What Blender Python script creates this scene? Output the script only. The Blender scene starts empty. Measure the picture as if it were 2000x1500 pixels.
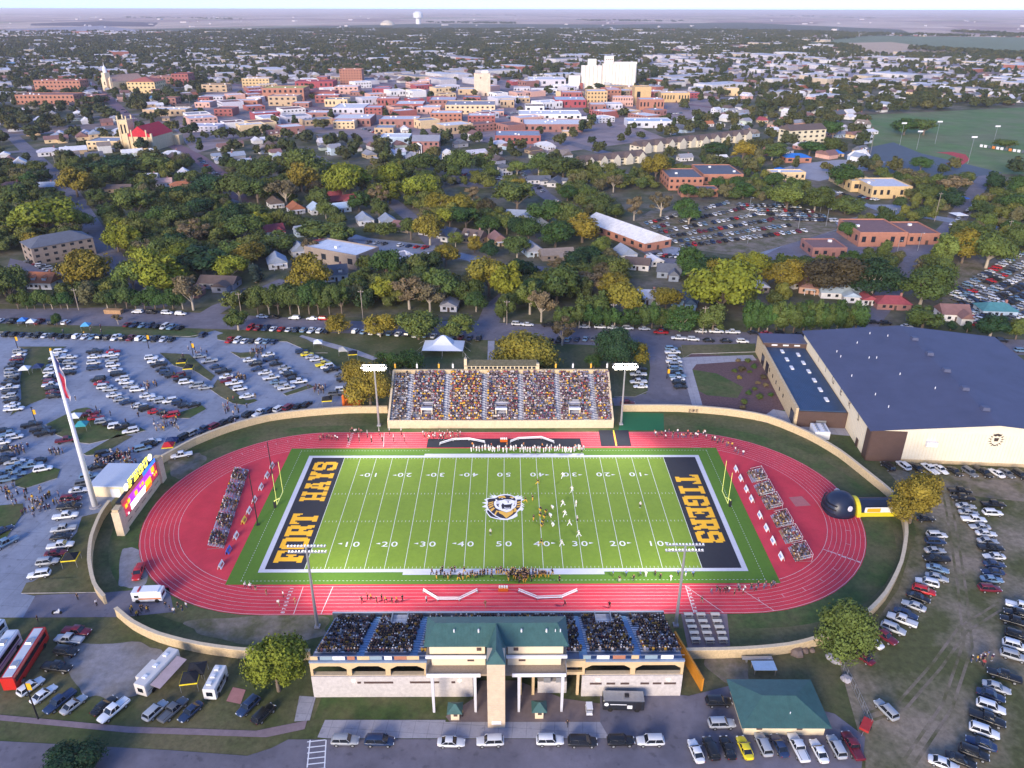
import bpy, bmesh, random
import numpy as np
from math import *
from mathutils import Vector, Matrix
SC = bpy.context.scene
COL = SC.collection
RND = random.Random(7)
# ---------------------------------------------------------------- camera
CAM = np.array([.7725, -164.5214, 115.7123]); PAN, TILT, ROLL, FL = .0076, .4537, .0019, 1499.9
_f = np.array([sin(PAN)*cos(TILT), cos(PAN)*cos(TILT), -sin(TILT)])
_r = np.array([cos(PAN), -sin(PAN), 0.]); _u = np.cross(_r, _f)
_r, _u = _r*cos(ROLL)+_u*sin(ROLL), _u*cos(ROLL)-_r*sin(ROLL)
cd = bpy.data.cameras.new('camera'); cam = bpy.data.objects.new('camera', cd); COL.objects.link(cam)
cd.sensor_width = 36; cd.lens = 36*FL/2000; cd.clip_start = 1; cd.clip_end = 200000
cam.matrix_world = Matrix(((_r[0], _u[0], -_f[0], CAM[0]), (_r[1], _u[1], -_f[1], CAM[1]), (_r[2], _u[2], -_f[2], CAM[2]), (0, 0, 0, 1)))
SC.camera = cam
# ---------------------------------------------------------------- sky, sun, exposure
SUN_EL, SUN_AZ = radians(17), radians(205)      # low behind the camera, a little to the left (azimuth from +Y, clockwise)
W = bpy.data.worlds.new('World'); SC.world = W; W.use_nodes = True
nt = W.node_tree; bg = nt.nodes['Background']; bg.inputs[1].default_value = .15
sky = nt.nodes.new('ShaderNodeTexSky'); sky.sky_type = 'NISHITA'; sky.sun_disc = False
sky.sun_elevation = SUN_EL; sky.sun_rotation = SUN_AZ; sky.altitude = 6000; sky.air_density = 1.0; sky.dust_density = 0; sky.ozone_density = 6
gm = nt.nodes.new('ShaderNodeGamma'); gm.inputs[1].default_value = .53     # tone curve on the sky colour: softens its contrast all round
nt.links.new(sky.outputs[0], gm.inputs[0]); tn = nt.nodes.new('ShaderNodeVectorMath'); tn.operation = 'MULTIPLY'; tn.inputs[1].default_value = (.71, .765, 1.03); nt.links.new(gm.outputs[0], tn.inputs[0]); nt.links.new(tn.outputs[0], bg.inputs[0])
sl = bpy.data.lights.new('sun', 'SUN'); sl.energy = 1.25; sl.angle = radians(26); sl.color = (1, .84, .64)
so = bpy.data.objects.new('sun', sl); COL.objects.link(so); so.location = (0, -300, 200)
_sd = Vector((sin(SUN_AZ)*cos(SUN_EL), cos(SUN_AZ)*cos(SUN_EL), sin(SUN_EL)))
so.rotation_euler = _sd.to_track_quat('Z', 'Y').to_euler()
SC.view_settings.view_transform = 'Standard'; SC.view_settings.look = 'None'; SC.view_settings.gamma = 1
SC.view_settings.use_curve_mapping = False; SC.view_settings.exposure = 2.18
cy = SC.cycles; cy.use_denoising = True; cy.max_bounces = 5; cy.diffuse_bounces = 3; cy.glossy_bounces = 2; cy.transmission_bounces = 2
cy.volume_bounces = 1; cy.transparent_max_bounces = 6; cy.caustics_reflective = False; cy.caustics_refractive = False; cy.sample_clamp_indirect = 6
# ---------------------------------------------------------------- helpers
def G(x, y, z=0.):
    "point of the level z that the photograph shows at pixel x, y (2000 px wide frame)"
    d = _f+_r*(x-1000)/FL-_u*(y-750)/FL
    p = CAM+d*((z-CAM[2])/d[2]); return float(p[0]), float(p[1])
def PX(X, Y, Z=0.):
    D = np.array([X, Y, Z])-CAM; w = D@_f
    return 1000+FL*(D@_r)/w, 750-FL*(D@_u)/w
def depth(X, Y, Z=0.): return float((np.array([X, Y, Z])-CAM)@_f)
def HT(x, y, yt):
    X, Y = G(x, y); lo, hi = 0, 300
    for _ in range(40):
        m = (lo+hi)/2
        if PX(X, Y, m)[1] > yt: lo = m
        else: hi = m
    return m
def inside(x, y, poly):
    c = False; j = len(poly)-1
    for i in range(len(poly)):
        xi, yi = poly[i]; xj, yj = poly[j]
        if (yi > y) != (yj > y) and x < (xj-xi)*(y-yi)/(yj-yi)+xi: c = not c
        j = i
    return c
MATS = {}
def mat(name, col=(.5, .5, .5), rough=.8, var=.15, scale=1., bump=0., obj=False, emit=0., metal=0., spec=.4, vcol=None, col2=None, mix_scale=.05, rnd=None, tr=0., grid=0., stain=0.):
    """procedural material: base colour (fixed, the object's own colour, or an attribute) with two scales of noise, optional second tone in patches"""
    if name in MATS: return MATS[name]
    m = bpy.data.materials.new(name); MATS[name] = m; m.use_nodes = True; n = m.node_tree; N, K = n.nodes, n.links
    b = N['Principled BSDF']; b.inputs['Roughness'].default_value = rough; b.inputs['Metallic'].default_value = metal; b.inputs['Specular IOR Level'].default_value = spec
    g = N.new('ShaderNodeNewGeometry')
    if obj: o = N.new('ShaderNodeObjectInfo'); src = o.outputs['Color']
    elif vcol: a = N.new('ShaderNodeAttribute'); a.attribute_name = vcol; src = a.outputs['Color']
    elif rnd:
        o = N.new('ShaderNodeObjectInfo'); cr = N.new('ShaderNodeValToRGB'); K.new(o.outputs['Random'], cr.inputs[0])
        e = cr.color_ramp.elements
        while len(e) < len(rnd): e.new(.5)
        for i, c in enumerate(rnd): e[i].position = i/(len(rnd)-1); e[i].color = (*c, 1)
        src = cr.outputs[0]
    else: r = N.new('ShaderNodeRGB'); r.outputs[0].default_value = (*col, 1); src = r.outputs[0]
    if col2:
        t = N.new('ShaderNodeTexNoise'); t.inputs['Scale'].default_value = mix_scale; t.inputs['Detail'].default_value = 5; t.inputs['Roughness'].default_value = .6; K.new(g.outputs['Position'], t.inputs['Vector'])
        q = N.new('ShaderNodeValToRGB'); q.color_ramp.elements[0].position = .42; q.color_ramp.elements[1].position = .62; K.new(t.outputs[0], q.inputs[0])
        x = N.new('ShaderNodeMix'); x.data_type = 'RGBA'; K.new(q.outputs[0], x.inputs[0]); K.new(src, x.inputs[6]); x.inputs[7].default_value = (*col2, 1); src = x.outputs[2]
    if var:
        t = N.new('ShaderNodeTexNoise'); t.inputs['Scale'].default_value = scale; t.inputs['Detail'].default_value = 4; t.inputs['Roughness'].default_value = .7
        if obj and not vcol: tc = N.new('ShaderNodeTexCoord'); K.new(tc.outputs['Object'], t.inputs['Vector'])
        else: K.new(g.outputs['Position'], t.inputs['Vector'])
        mr = N.new('ShaderNodeMapRange'); mr.inputs[1].default_value = .3; mr.inputs[2].default_value = .7; mr.inputs[3].default_value = 1-var; mr.inputs[4].default_value = 1+var; K.new(t.outputs[0], mr.inputs[0])
        v = N.new('ShaderNodeVectorMath'); v.operation = 'SCALE'; K.new(src, v.inputs[0]); K.new(mr.outputs[0], v.inputs['Scale']); src = v.outputs[0]
        if bump: bp = N.new('ShaderNodeBump'); bp.inputs['Strength'].default_value = bump; bp.inputs['Distance'].default_value = .1; K.new(t.outputs[0], bp.inputs['Height']); K.new(bp.outputs[0], b.inputs['Normal'])
    if grid:        # paving joints
        mp = N.new('ShaderNodeMapping'); mp.inputs['Rotation'].default_value = (0, 0, .085); K.new(g.outputs['Position'], mp.inputs[0]); bt = N.new('ShaderNodeTexBrick'); bt.offset = 0; bt.inputs['Scale'].default_value = 1; bt.inputs['Brick Width'].default_value = grid; bt.inputs['Row Height'].default_value = grid; bt.inputs['Mortar Size'].default_value = .07; bt.inputs['Mortar Smooth'].default_value = .3
        bt.inputs['Color1'].default_value = (1, 1, 1, 1); bt.inputs['Color2'].default_value = (.93, .93, .94, 1); bt.inputs['Mortar'].default_value = (.72, .72, .72, 1); K.new(mp.outputs[0], bt.inputs[0]); v = N.new('ShaderNodeVectorMath'); v.operation = 'MULTIPLY'; K.new(src, v.inputs[0]); K.new(bt.outputs[0], v.inputs[1]); src = v.outputs[0]
    if stain:       # oil drips, patches and worn streaks
        for sc_, lo_, hi_, dk in ((.55, .60, .70, .72), (.09, .52, .58, .88), (2.2, .62, .72, .85)):
            t = N.new('ShaderNodeTexNoise'); t.inputs['Scale'].default_value = sc_; t.inputs['Detail'].default_value = 6; K.new(g.outputs['Position'], t.inputs['Vector']); mr = N.new('ShaderNodeMapRange'); mr.inputs[1].default_value = lo_; mr.inputs[2].default_value = hi_; mr.inputs[3].default_value = 1; mr.inputs[4].default_value = 1-(1-dk)*stain; K.new(t.outputs[0], mr.inputs[0])
            v = N.new('ShaderNodeVectorMath'); v.operation = 'SCALE'; K.new(src, v.inputs[0]); K.new(mr.outputs[0], v.inputs['Scale']); src = v.outputs[0]
    K.new(src, b.inputs['Base Color'])
    if emit: K.new(src, b.inputs['Emission Color']); b.inputs['Emission Strength'].default_value = emit
    if tr: b.inputs['Transmission Weight'].default_value = tr
    return m
class MB:
    "collects shapes for ONE mesh"
    def __init__(s): s.v = []; s.f = []; s.m = []
    def add(s, vs, fs, m=0):
        o = len(s.v); s.v += [tuple(map(float, v)) for v in vs]; s.f += [tuple(i+o for i in f) for f in fs]; s.m += [m]*len(fs); return s
    def box(s, x, y, z, sx, sy, sz, rot=0, m=0, tz=1., ty=None):
        "box on base centre x,y,z; tz/ty shrink the top"
        ty = tz if ty is None else ty; c, d = cos(rot), sin(rot); V = []
        for zz, kx, ky in ((0, 1, 1), (sz, tz, ty)):
            for a, b in ((-1, -1), (1, -1), (1, 1), (-1, 1)):
                p, q = a*sx/2*kx, b*sy/2*ky; V.append((x+p*c-q*d, y+p*d+q*c, z+zz))
        return s.add(V, [(3, 2, 1, 0), (4, 5, 6, 7), (0, 1, 5, 4), (1, 2, 6, 5), (2, 3, 7, 6), (3, 0, 4, 7)], m)
    def sheet(s, poly, z, m=0):
        a = sum(poly[i-1][0]*poly[i][1]-poly[i][0]*poly[i-1][1] for i in range(len(poly)))
        if a < 0: poly = poly[::-1]
        return s.add([(p[0], p[1], z) for p in poly], [tuple(range(len(poly)))], m)
    def prism(s, poly, z0, z1, m=0, mt=None):
        a = sum(poly[i-1][0]*poly[i][1]-poly[i][0]*poly[i-1][1] for i in range(len(poly)))
        if a < 0: poly = poly[::-1]
        n = len(poly); V = [(p[0], p[1], z0) for p in poly]+[(p[0], p[1], z1) for p in poly]
        s.add(V, [(i, (i+1) % n, n+(i+1) % n, n+i) for i in range(n)]+[tuple(range(n-1, -1, -1))], m)
        s.f.append(tuple(len(s.v)-n+i for i in range(n))); s.m.append(m if mt is None else mt); return s
    def tube(s, a, b, r0, r1=None, n=8, m=0, cap=True):
        r1 = r0 if r1 is None else r1; a, b = Vector(a), Vector(b); d = (b-a).normalized()
        e = d.orthogonal().normalized(); g = d.cross(e); V = []
        for p, r in ((a, r0), (b, r1)):
            for i in range(n): t = 2*pi*i/n; V.append(p+(e*cos(t)+g*sin(t))*r)
        F = [(i, (i+1) % n, n+(i+1) % n, n+i) for i in range(n)]
        if cap: F += [tuple(range(n-1, -1, -1)), tuple(range(n, 2*n))]
        return s.add(V, F, m)
    def strip(s, pts, w, z, m=0):
        "flat ribbon of width w along pts"
        V = []
        for i, p in enumerate(pts):
            a = Vector(pts[max(i-1, 0)][:2]); b = Vector(pts[min(i+1, len(pts)-1)][:2]); d = (b-a).normalized(); n = Vector((-d.y, d.x))*w/2
            V += [(p[0]+n.x, p[1]+n.y, z), (p[0]-n.x, p[1]-n.y, z)]
        return s.add(V, [(2*i, 2*i+1, 2*i+3, 2*i+2) for i in range(len(pts)-1)], m)
    def ridge(s, pts, w, z0, z1, m=0, mt=None):
        "upright wall of thickness w along pts"
        L_, R_ = [], []
        for i, p in enumerate(pts):
            a = Vector(pts[max(i-1, 0)][:2]); b = Vector(pts[min(i+1, len(pts)-1)][:2]); d = (b-a).normalized(); n = Vector((-d.y, d.x))*w/2
            L_.append((p[0]+n.x, p[1]+n.y)); R_.append((p[0]-n.x, p[1]-n.y))
        n = len(pts); V = []
        for i in range(n): V += [(*L_[i], z0), (*R_[i], z0), (*R_[i], z1), (*L_[i], z1)]
        F = []; M = []
        for i in range(n-1):
            o = 4*i; F += [(o+1, o+5, o+6, o+2), (o+4, o, o+3, o+7), (o+2, o+6, o+7, o+3)]
        F += [(0, 1, 2, 3), (4*n-1, 4*n-2, 4*n-3, 4*n-4)]
        s.add(V, F, m)
        if mt is not None:
            for i in range(n-1): s.m[len(s.m)-2-3*(n-1)+3*i+2] = mt
        return s
    def loft(s, secs, m=0, caps=True):
        n = len(secs[0]); V = [p for q in secs for p in q]; F = []
        for k in range(len(secs)-1):
            for i in range(n): F.append((k*n+i, k*n+(i+1) % n, (k+1)*n+(i+1) % n, (k+1)*n+i))
        if caps: F += [tuple(range(n-1, -1, -1)), tuple(range((len(secs)-1)*n, len(secs)*n))]
        return s.add(V, F, m)
    def mesh(s, name, mats, smooth=False):
        me = bpy.data.meshes.new(name); me.from_pydata(s.v, [], s.f)
        for q in (mats if isinstance(mats, (list, tuple)) else [mats]): me.materials.append(q)
        me.polygons.foreach_set('material_index', s.m)
        if smooth: me.polygons.foreach_set('use_smooth', [True]*len(s.f))
        me.update(); return me
    def build(s, name, mats, parent=None, loc=(0, 0, 0), rz=0, smooth=False, col=None):
        return link(name, s.mesh(name, mats, smooth), parent, loc, rz, col)
def link(name, data, parent=None, loc=(0, 0, 0), rz=0, col=None):
    o = bpy.data.objects.new(name, data); COL.objects.link(o); o.location = loc; o.rotation_euler = (0, 0, rz)
    if parent is not None: o.parent = parent
    if col is not None: o.color = (*col[:3], 1)
    return o
def tag(o, label, cat, group=None):
    o['label'] = label; o['category'] = cat
    if group: o['group'] = group
    return o
def struct(o, label=None, kind='structure'):
    o['kind'] = kind
    if label: o['label'] = label
    return o
def thing(name, label, cat, loc=(0, 0, 0), rz=0, group=None):
    o = bpy.data.objects.new(name, None); COL.objects.link(o); o.empty_display_size = .5
    o.location = loc if len(loc) == 3 else (*loc, 0); o.rotation_euler = (0, 0, rz); return tag(o, label, cat, group)
def dup(src, loc, rz=0., label=None, group=None, scale=None, col=None):
    def cp(o, par):
        c = o.copy(); COL.objects.link(c); c.parent = par
        for k in o.children: cp(k, c)
        return c
    c = cp(src, None); c.location = loc; c.rotation_euler = (0, 0, rz)
    if label: c['label'] = label
    if group: c['group'] = group
    if scale: c.scale = scale if hasattr(scale, '__len__') else (scale,)*3
    if col: c.color = (*col, 1)
    return c
def textmesh(txt, size, mt, depth_=0., bold=.02, sx=1.):
    cu = bpy.data.curves.new('t', 'FONT'); cu.body = txt; cu.size = size; cu.align_x = 'CENTER'; cu.align_y = 'CENTER'; cu.offset = bold; cu.extrude = depth_; cu.resolution_u = 3
    o = bpy.data.objects.new('t', cu); COL.objects.link(o); dg = bpy.context.evaluated_depsgraph_get()
    me = bpy.data.meshes.new_from_object(o.evaluated_get(dg)); bpy.data.objects.remove(o); bpy.data.curves.remove(cu)
    me.transform(Matrix.Diagonal((sx, 1, 1, 1))); me.materials.clear(); me.materials.append(mt); return me
def ordn(n): return '%d%s' % (n, 'th' if 10 <= n % 100 <= 20 else {1: 'st', 2: 'nd', 3: 'rd'}.get(n % 10, 'th'))
def oval(a, R, n=28, cx=0., cy_=0.):
    return [(cx+a+R*cos(t), cy_+R*sin(t)) for t in np.linspace(-pi/2, pi/2, n)]+[(cx-a+R*cos(t), cy_+R*sin(t)) for t in np.linspace(pi/2, 3*pi/2, n)]
def P(*pts): return [G(*p) for p in pts]
# palette
M_grass = mat('campus_grass', (.058, .080, .024), .95, .30, .9, col2=(.135, .12, .06), mix_scale=.045, bump=.3)
M_lawn = mat('green_lawn', (.052, .090, .022), .95, .3, .7, col2=(.115, .108, .048), mix_scale=.06, bump=.3)
M_asph = mat('asphalt', (.150, .142, .175), .9, .13, .35, col2=(.190, .175, .21), mix_scale=.05, stain=1.)
M_conc = mat('concrete_paving', (.285, .315, .39), .85, .10, .5, col2=(.245, .27, .34), mix_scale=.04, grid=5., stain=1.)
M_walk = mat('pale_concrete', (.36, .35, .39), .85, .10, .8, grid=2.5, stain=.6)
M_dirt = mat('bare_dirt', (.22, .18, .14), .95, .25, .6, col2=(.105, .10, .045), mix_scale=.16)
M_stone = mat('limestone', (.56, .43, .26), .85, .20, 2.2, bump=.3)
M_cap = mat('stone_cap', (.62, .50, .34), .8, .12, 1.5)
M_white = mat('white_paint', (.78, .78, .8), .5, .04, 1.)
M_black = mat('black_paint', (.015, .015, .02), .5, .1, 1.)
M_steel = mat('galvanised_steel', (.45, .46, .48), .4, .08, 2., metal=.6)
M_glass = mat('dark_window', (.02, .025, .035), .12, .1, .5, spec=.6)
M_cream = mat('cream_panel', (.74, .62, .43), .6, .06, .7)
M_yel = mat('yellow_paint', (.75, .62, .03), .5, .05, 1.)
M_gold = mat('gold_paint', (.78, .40, .012), .7, .06, 1.)
M_brown = mat('brown_metal', (.085, .052, .045), .6, .1, .8)
M_wood = mat('weathered_wood', (.30, .24, .18), .8, .2, 3.)
M_obj = mat('painted_metal', obj=True, rough=.45, var=.06, scale=.8)
M_objr = mat('matt_surface', obj=True, rough=.85, var=.16, scale=1.1)
# ---------------------------------------------------------------- body shapes (skinned skeletons), made while the scene is still small
def skel(pose):
    J = dict(pel=(0, 0, .95), spi=(0, 0, 1.15), che=(0, 0, 1.36), nek=(0, .0, 1.5), hea=(0, .02, 1.62), top=(0, .02, 1.74))
    for s, n in ((-1, 'l'), (1, 'r')):
        J['sh'+n] = (s*.19, 0, 1.42); J['el'+n] = (s*.27, -.02, 1.14); J['ha'+n] = (s*.28, .08, .88); J['hi'+n] = (s*.1, 0, .9); J['kn'+n] = (s*.12, .02, .5); J['an'+n] = (s*.12, -.02, .09); J['to'+n] = (s*.13, .16, .05)
    if pose in ('walk', 'run'):
        k = 1.6 if pose == 'run' else 1
        for s, n in ((1, 'l'), (-1, 'r')): J['kn'+n] = (J['kn'+n][0], s*.2*k, .52); J['an'+n] = (J['an'+n][0], s*.25*k-.12*k*(s < 0), .1+.12*k*(s < 0)); J['to'+n] = (J['to'+n][0], s*.25*k+.12, .05+.1*k*(s < 0)); J['el'+n] = (J['el'+n][0], -s*.16*k, 1.16); J['ha'+n] = (J['ha'+n][0], -s*.22*k+.14, 1.0)
    if pose == 'cheer':
        for s, n in ((-1, 'l'), (1, 'r')): J['el'+n] = (s*.36, .06, 1.6); J['ha'+n] = (s*.30, .12, 1.88)
    if pose == 'crouch':
        for k in ('pel', 'spi', 'che', 'nek', 'hea', 'top'): x, y, z = J[k]; J[k] = (x, (z-.95)*.75-.25, .62+(z-.95)*.62)
        for s, n in ((-1, 'l'), (1, 'r')): J['sh'+n] = (s*.2, .13, .93); J['el'+n] = (s*.27, .25, .65); J['ha'+n] = (s*.2, .35, .4); J['hi'+n] = (s*.12, -.25, .58); J['kn'+n] = (s*.2, .1, .42); J['an'+n] = (s*.2, -.15, .09); J['to'+n] = (s*.2, .05, .05)
    if pose == 'sit':
        for k in ('pel', 'spi', 'che', 'nek', 'hea', 'top'): x, y, z = J[k]; J[k] = (x, y+(.06 if z > 1.3 else 0), z-.83)
        for s, n in ((-1, 'l'), (1, 'r')): J['sh'+n] = (s*.19, .05, .6); J['el'+n] = (s*.25, .12, .34); J['ha'+n] = (s*.14, .36, .24); J['hi'+n] = (s*.1, 0, .1); J['kn'+n] = (s*.13, .42, .12); J['an'+n] = (s*.13, .44, -.32); J['to'+n] = (s*.13, .58, -.36)
    E = [('pel', 'spi', 0), ('spi', 'che', 0), ('che', 'nek', 2), ('nek', 'hea', 2), ('hea', 'top', 3)]
    for n in 'lr': E += [('che', 'sh'+n, 0), ('sh'+n, 'el'+n, 0), ('el'+n, 'ha'+n, 2), ('pel', 'hi'+n, 1), ('hi'+n, 'kn'+n, 1), ('kn'+n, 'an'+n, 1), ('an'+n, 'to'+n, 3)]
    return J, E
RAD = dict(pel=.16, spi=.15, che=.17, nek=.065, hea=.115, top=.075, sh=.085, el=.055, ha=.045, hi=.105, kn=.07, an=.055, to=.045)
def person_mesh(pose, sub=1, bulk=1.):
    J, E = skel(pose); names = list(J); me = bpy.data.meshes.new('skel'); me.from_pydata([J[n] for n in names], [(names.index(a), names.index(b)) for a, b, _ in E], [])
    o = bpy.data.objects.new('skel', me); COL.objects.link(o); o.modifiers.new('s', 'SKIN'); sk = me.skin_vertices[0].data
    for i, n in enumerate(names): r = RAD[n] if n in RAD else RAD[n[:2]]; r *= bulk if n not in ('hea', 'top', 'nek') else (1.15 if bulk > 1.1 else 1); sk[i].radius = (r*(1.15 if n in ('che', 'pel', 'spi') else 1), r); sk[i].use_root = n == 'pel'
    if sub: m = o.modifiers.new('d', 'SUBSURF'); m.levels = sub; m.render_levels = sub
    dg = bpy.context.evaluated_depsgraph_get(); r = bpy.data.meshes.new_from_object(o.evaluated_get(dg)); bpy.data.objects.remove(o)
    pid = []
    for p in r.polygons:
        c = np.array(p.center); best = min(((lambda A, B: np.linalg.norm(c-(A+(B-A)*min(1, max(0, (c-A)@(B-A)/((B-A)@(B-A)))))))(np.array(J[a]), np.array(J[b])), m) for a, b, m in E); pid.append(best[1])
    for p in r.polygons: p.use_smooth = True
    return r, pid
PM = {}
for pose in ('stand', 'walk', 'run', 'cheer', 'crouch', 'sit'):
    for bulk in ((1., 1.28) if pose in ('stand', 'run', 'crouch', 'walk') else (1.,)):
        PM[pose, bulk] = person_mesh(pose, 1, bulk)
def lowperson(pose):
    r, pid = person_mesh(pose, 0); v = np.array([p.co[:] for p in r.vertices]); f = [tuple(p.vertices) for p in r.polygons]; return v, f, pid
LP = [lowperson('sit'), lowperson('stand')]

def smoothed(mb, lv=1):
    "rounds a simple cage (Catmull-Clark) and gives it back as a builder"
    me = bpy.data.meshes.new('cage'); me.from_pydata(mb.v, [], mb.f); o = bpy.data.objects.new('cage', me); COL.objects.link(o); m = o.modifiers.new('d', 'SUBSURF'); m.levels = lv
    dg = bpy.context.evaluated_depsgraph_get(); r = bpy.data.meshes.new_from_object(o.evaluated_get(dg)); bpy.data.objects.remove(o)
    b = MB(); b.v = [tuple(v.co) for v in r.vertices]; b.f = [tuple(p.vertices) for p in r.polygons]; b.m = [0]*len(b.f); bpy.data.meshes.remove(r); return b
# ---------------------------------------------------------------- ground, roads, lots
def far_ground():
    m = bpy.data.materials.new('farmland'); m.use_nodes = True; n = m.node_tree; N, K = n.nodes, n.links; b = N['Principled BSDF']; b.inputs['Roughness'].default_value = 1; b.inputs['Specular IOR Level'].default_value = .1
    g = N.new('ShaderNodeNewGeometry'); mp = N.new('ShaderNodeMapping'); mp.inputs['Rotation'].default_value = (0, 0, .56); mp.inputs['Scale'].default_value = (1/900, 1/1500, 1); K.new(g.outputs['Position'], mp.inputs[0])
    v = N.new('ShaderNodeTexVoronoi'); v.distance = 'CHEBYCHEV'; v.inputs['Scale'].default_value = 1.; v.inputs['Randomness'].default_value = .75; K.new(mp.outputs[0], v.inputs['Vector'])
    sp = N.new('ShaderNodeSeparateColor'); K.new(v.outputs['Color'], sp.inputs[0])
    r = N.new('ShaderNodeValToRGB'); r.color_ramp.interpolation = 'CONSTANT'; e = r.color_ramp.elements
    cs = [(0, (.50, .35, .29)), (.22, (.56, .42, .33)), (.45, (.40, .27, .24)), (.6, (.60, .46, .37)), (.76, (.36, .31, .21)), (.88, (.46, .34, .30))]
    while len(e) < len(cs): e.new(.5)
    for i, (p, c) in enumerate(cs): e[i].position = p; e[i].color = (*c, 1)
    K.new(sp.outputs[0], r.inputs[0])
    t = N.new('ShaderNodeTexNoise'); t.inputs['Scale'].default_value = .002; t.inputs['Detail'].default_value = 8; K.new(g.outputs['Position'], t.inputs['Vector'])
    mr = N.new('ShaderNodeMapRange'); mr.inputs[1].default_value = .3; mr.inputs[2].default_value = .7; mr.inputs[3].default_value = .7; mr.inputs[4].default_value = 1.25; K.new(t.outputs[0], mr.inputs[0])
    s = N.new('ShaderNodeVectorMath'); s.operation = 'SCALE'; K.new(r.outputs[0], s.inputs[0]); K.new(mr.outputs[0], s.inputs['Scale']); K.new(s.outputs[0], b.inputs['Base Color']); return m
S_ = 70000
struct(MB().sheet([(-S_, -2000), (S_, -2000), (S_, 95000), (-S_, 95000)], 0).build('ground', far_ground()), 'tan farmland stretching to the horizon')
M_town = mat('town_ground', (.062, .074, .028), .95, .35, .22, col2=(.17, .145, .115), mix_scale=.03, bump=.2)
town = P((-900, 60), (-300, 62), (200, 58), (520, 54), (830, 46), (1200, 48), (1450, 44), (1760, 58), (1800, 72), (1560, 90), (1780, 92), (2010, 112), (2700, 120), (2900, 300), (2700, 900), (2300, 1600), (-600, 1600), (-900, 700))
struct(MB().sheet(town, .03).build('town_ground', M_town))
campus = P((-300, 585), (200, 600), (700, 620), (1300, 640), (2100, 665), (2700, 700), (2500, 1620), (-600, 1620), (-500, 800))
struct(MB().sheet(campus, .06).build('campus_grass', M_grass))
# stadium lawn and darker lawns
struct(MB().sheet(oval(54, 43.5, cy_=0), .075).build('stadium_lawn', M_lawn))
def sheet(name, px, z, m): return struct(MB().sheet(P(*px), z).build(name, m))
sheet('lawn', [(600, 668), (1290, 678), (1240, 730), (1190, 800), (705, 795), (690, 740)], .09, M_grass)
sheet('front_lawn', [(628, 1362), (870, 1362), (890, 1406), (612, 1406)], .09, M_lawn)
sheet('garden_lawn', [(1352, 722), (1400, 730), (1452, 757), (1440, 778), (1380, 772), (1348, 755)], .1, M_lawn)
sheet('garden_mulch', [(1345, 690), (1480, 700), (1535, 800), (1490, 812), (1360, 792)], .085, mat('mulch', (.12, .07, .075), .95, .35, 1.5))
sheet('softball_lawn', [(1690, 225), (2100, 205), (2300, 350), (1960, 340), (1700, 312)], .1, mat('ball_field_grass', (.10, .18, .05), .95, .2, .05, col2=(.15, .175, .08), mix_scale=.015))
sheet('infield_dirt', [(1828, 298), (1850, 301), (1868, 307), (1866, 316), (1845, 319), (1880, 322), (1894, 312), (1886, 302), (1860, 297)], .13, mat('red_infield', (.46, .055, .055), .95, .15, .5))
def blob(px, n=40, j=.10):
    "smooth uneven outline through a pixel polygon"
    cx = sum(p[0] for p in px)/len(px); cyy = sum(p[1] for p in px)/len(px); Q = []; m = len(px); ph = [RND.uniform(0, 6.28) for _ in range(5)]
    for i in range(n):
        t = i/n*m; k = int(t); f = t-k; p0, p1, p2, p3 = (px[(k+d) % m] for d in (-1, 0, 1, 2))
        q = [.5*(2*p1[c]+(p2[c]-p0[c])*f+(2*p0[c]-5*p1[c]+4*p2[c]-p3[c])*f*f+(3*p1[c]-p0[c]-3*p2[c]+p3[c])*f**3) for c in (0, 1)]
        w = 1+j*sum(sin((3+2*d)*i/n*6.283+ph[d])/(1.3+d*.6) for d in range(5))*.6; Q.append((cx+(q[0]-cx)*w, cyy+(q[1]-cyy)*w))
    return Q
M_dusty = mat('dusty_grass', (.085, .092, .034), .95, .28, .8, col2=(.25, .205, .155), mix_scale=.05, bump=.3)
sheet('grass_car_park', [(1690, 1480), (1640, 1300), (1700, 1230), (1755, 1150), (1790, 1040), (1760, 950), (1730, 918), (2300, 940), (2400, 1600), (1690, 1600)], .078, M_dusty)
for px in ([(130, 1268), (200, 1255), (290, 1262), (320, 1290), (290, 1345), (200, 1365), (150, 1345)], [(240, 1075), (285, 1085), (282, 1145), (235, 1140)], [(1840, 935), (2100, 950), (2100, 985), (1880, 965)],
           [(1375, 1290), (1450, 1285), (1460, 1330), (1420, 1335)], [(330, 900), (385, 885), (400, 905), (345, 935)], [(380, 1210), (620, 1205), (625, 1245), (500, 1262), (400, 1240)], [(1470, 510), (1560, 470), (1640, 500), (1600, 520)]):
    sheet('dirt_patch', blob(px), .095+RND.random()*.004, M_dirt if px[0][0] not in (130, 240) else mat('pale_gravel', (.27, .255, .27), .95, .2, .7, col2=(.20, .185, .17), mix_scale=.12))
for off in (-.8, .8):
    for px in ([(1775, 1490), (1850, 1380), (1890, 1260), (1880, 1160), (1868, 1080), (1855, 1000), (1845, 950)], [(1700, 1400), (1760, 1380), (1830, 1300), (1880, 1230), (1960, 1180), (2050, 1150)]):
        Q = [Vector(p) for p in P(*px)]; R_ = []
        for i, p in enumerate(Q): d = (Q[min(i+1, len(Q)-1)]-Q[max(i-1, 0)]).normalized(); R_.append((p.x-d.y*off, p.y+d.x*off))
        struct(MB().strip(R_, .55, .092+.002*(off > 0)+.004*(px[0][0] == 1700)).build('wheel_rut', M_dirt))
sheet('pool_deck', [(1500, 336), (1560, 320), (1640, 312), (1730, 316), (1700, 332), (1600, 354)], .11, M_walk)
sheet('court_paving', [(1640, 300), (1745, 278), (1800, 300), (1960, 338), (1850, 352), (1720, 336), (1660, 318)], .104, mat('blue_court', (.085, .11, .135), .8, .12, .2))
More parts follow.
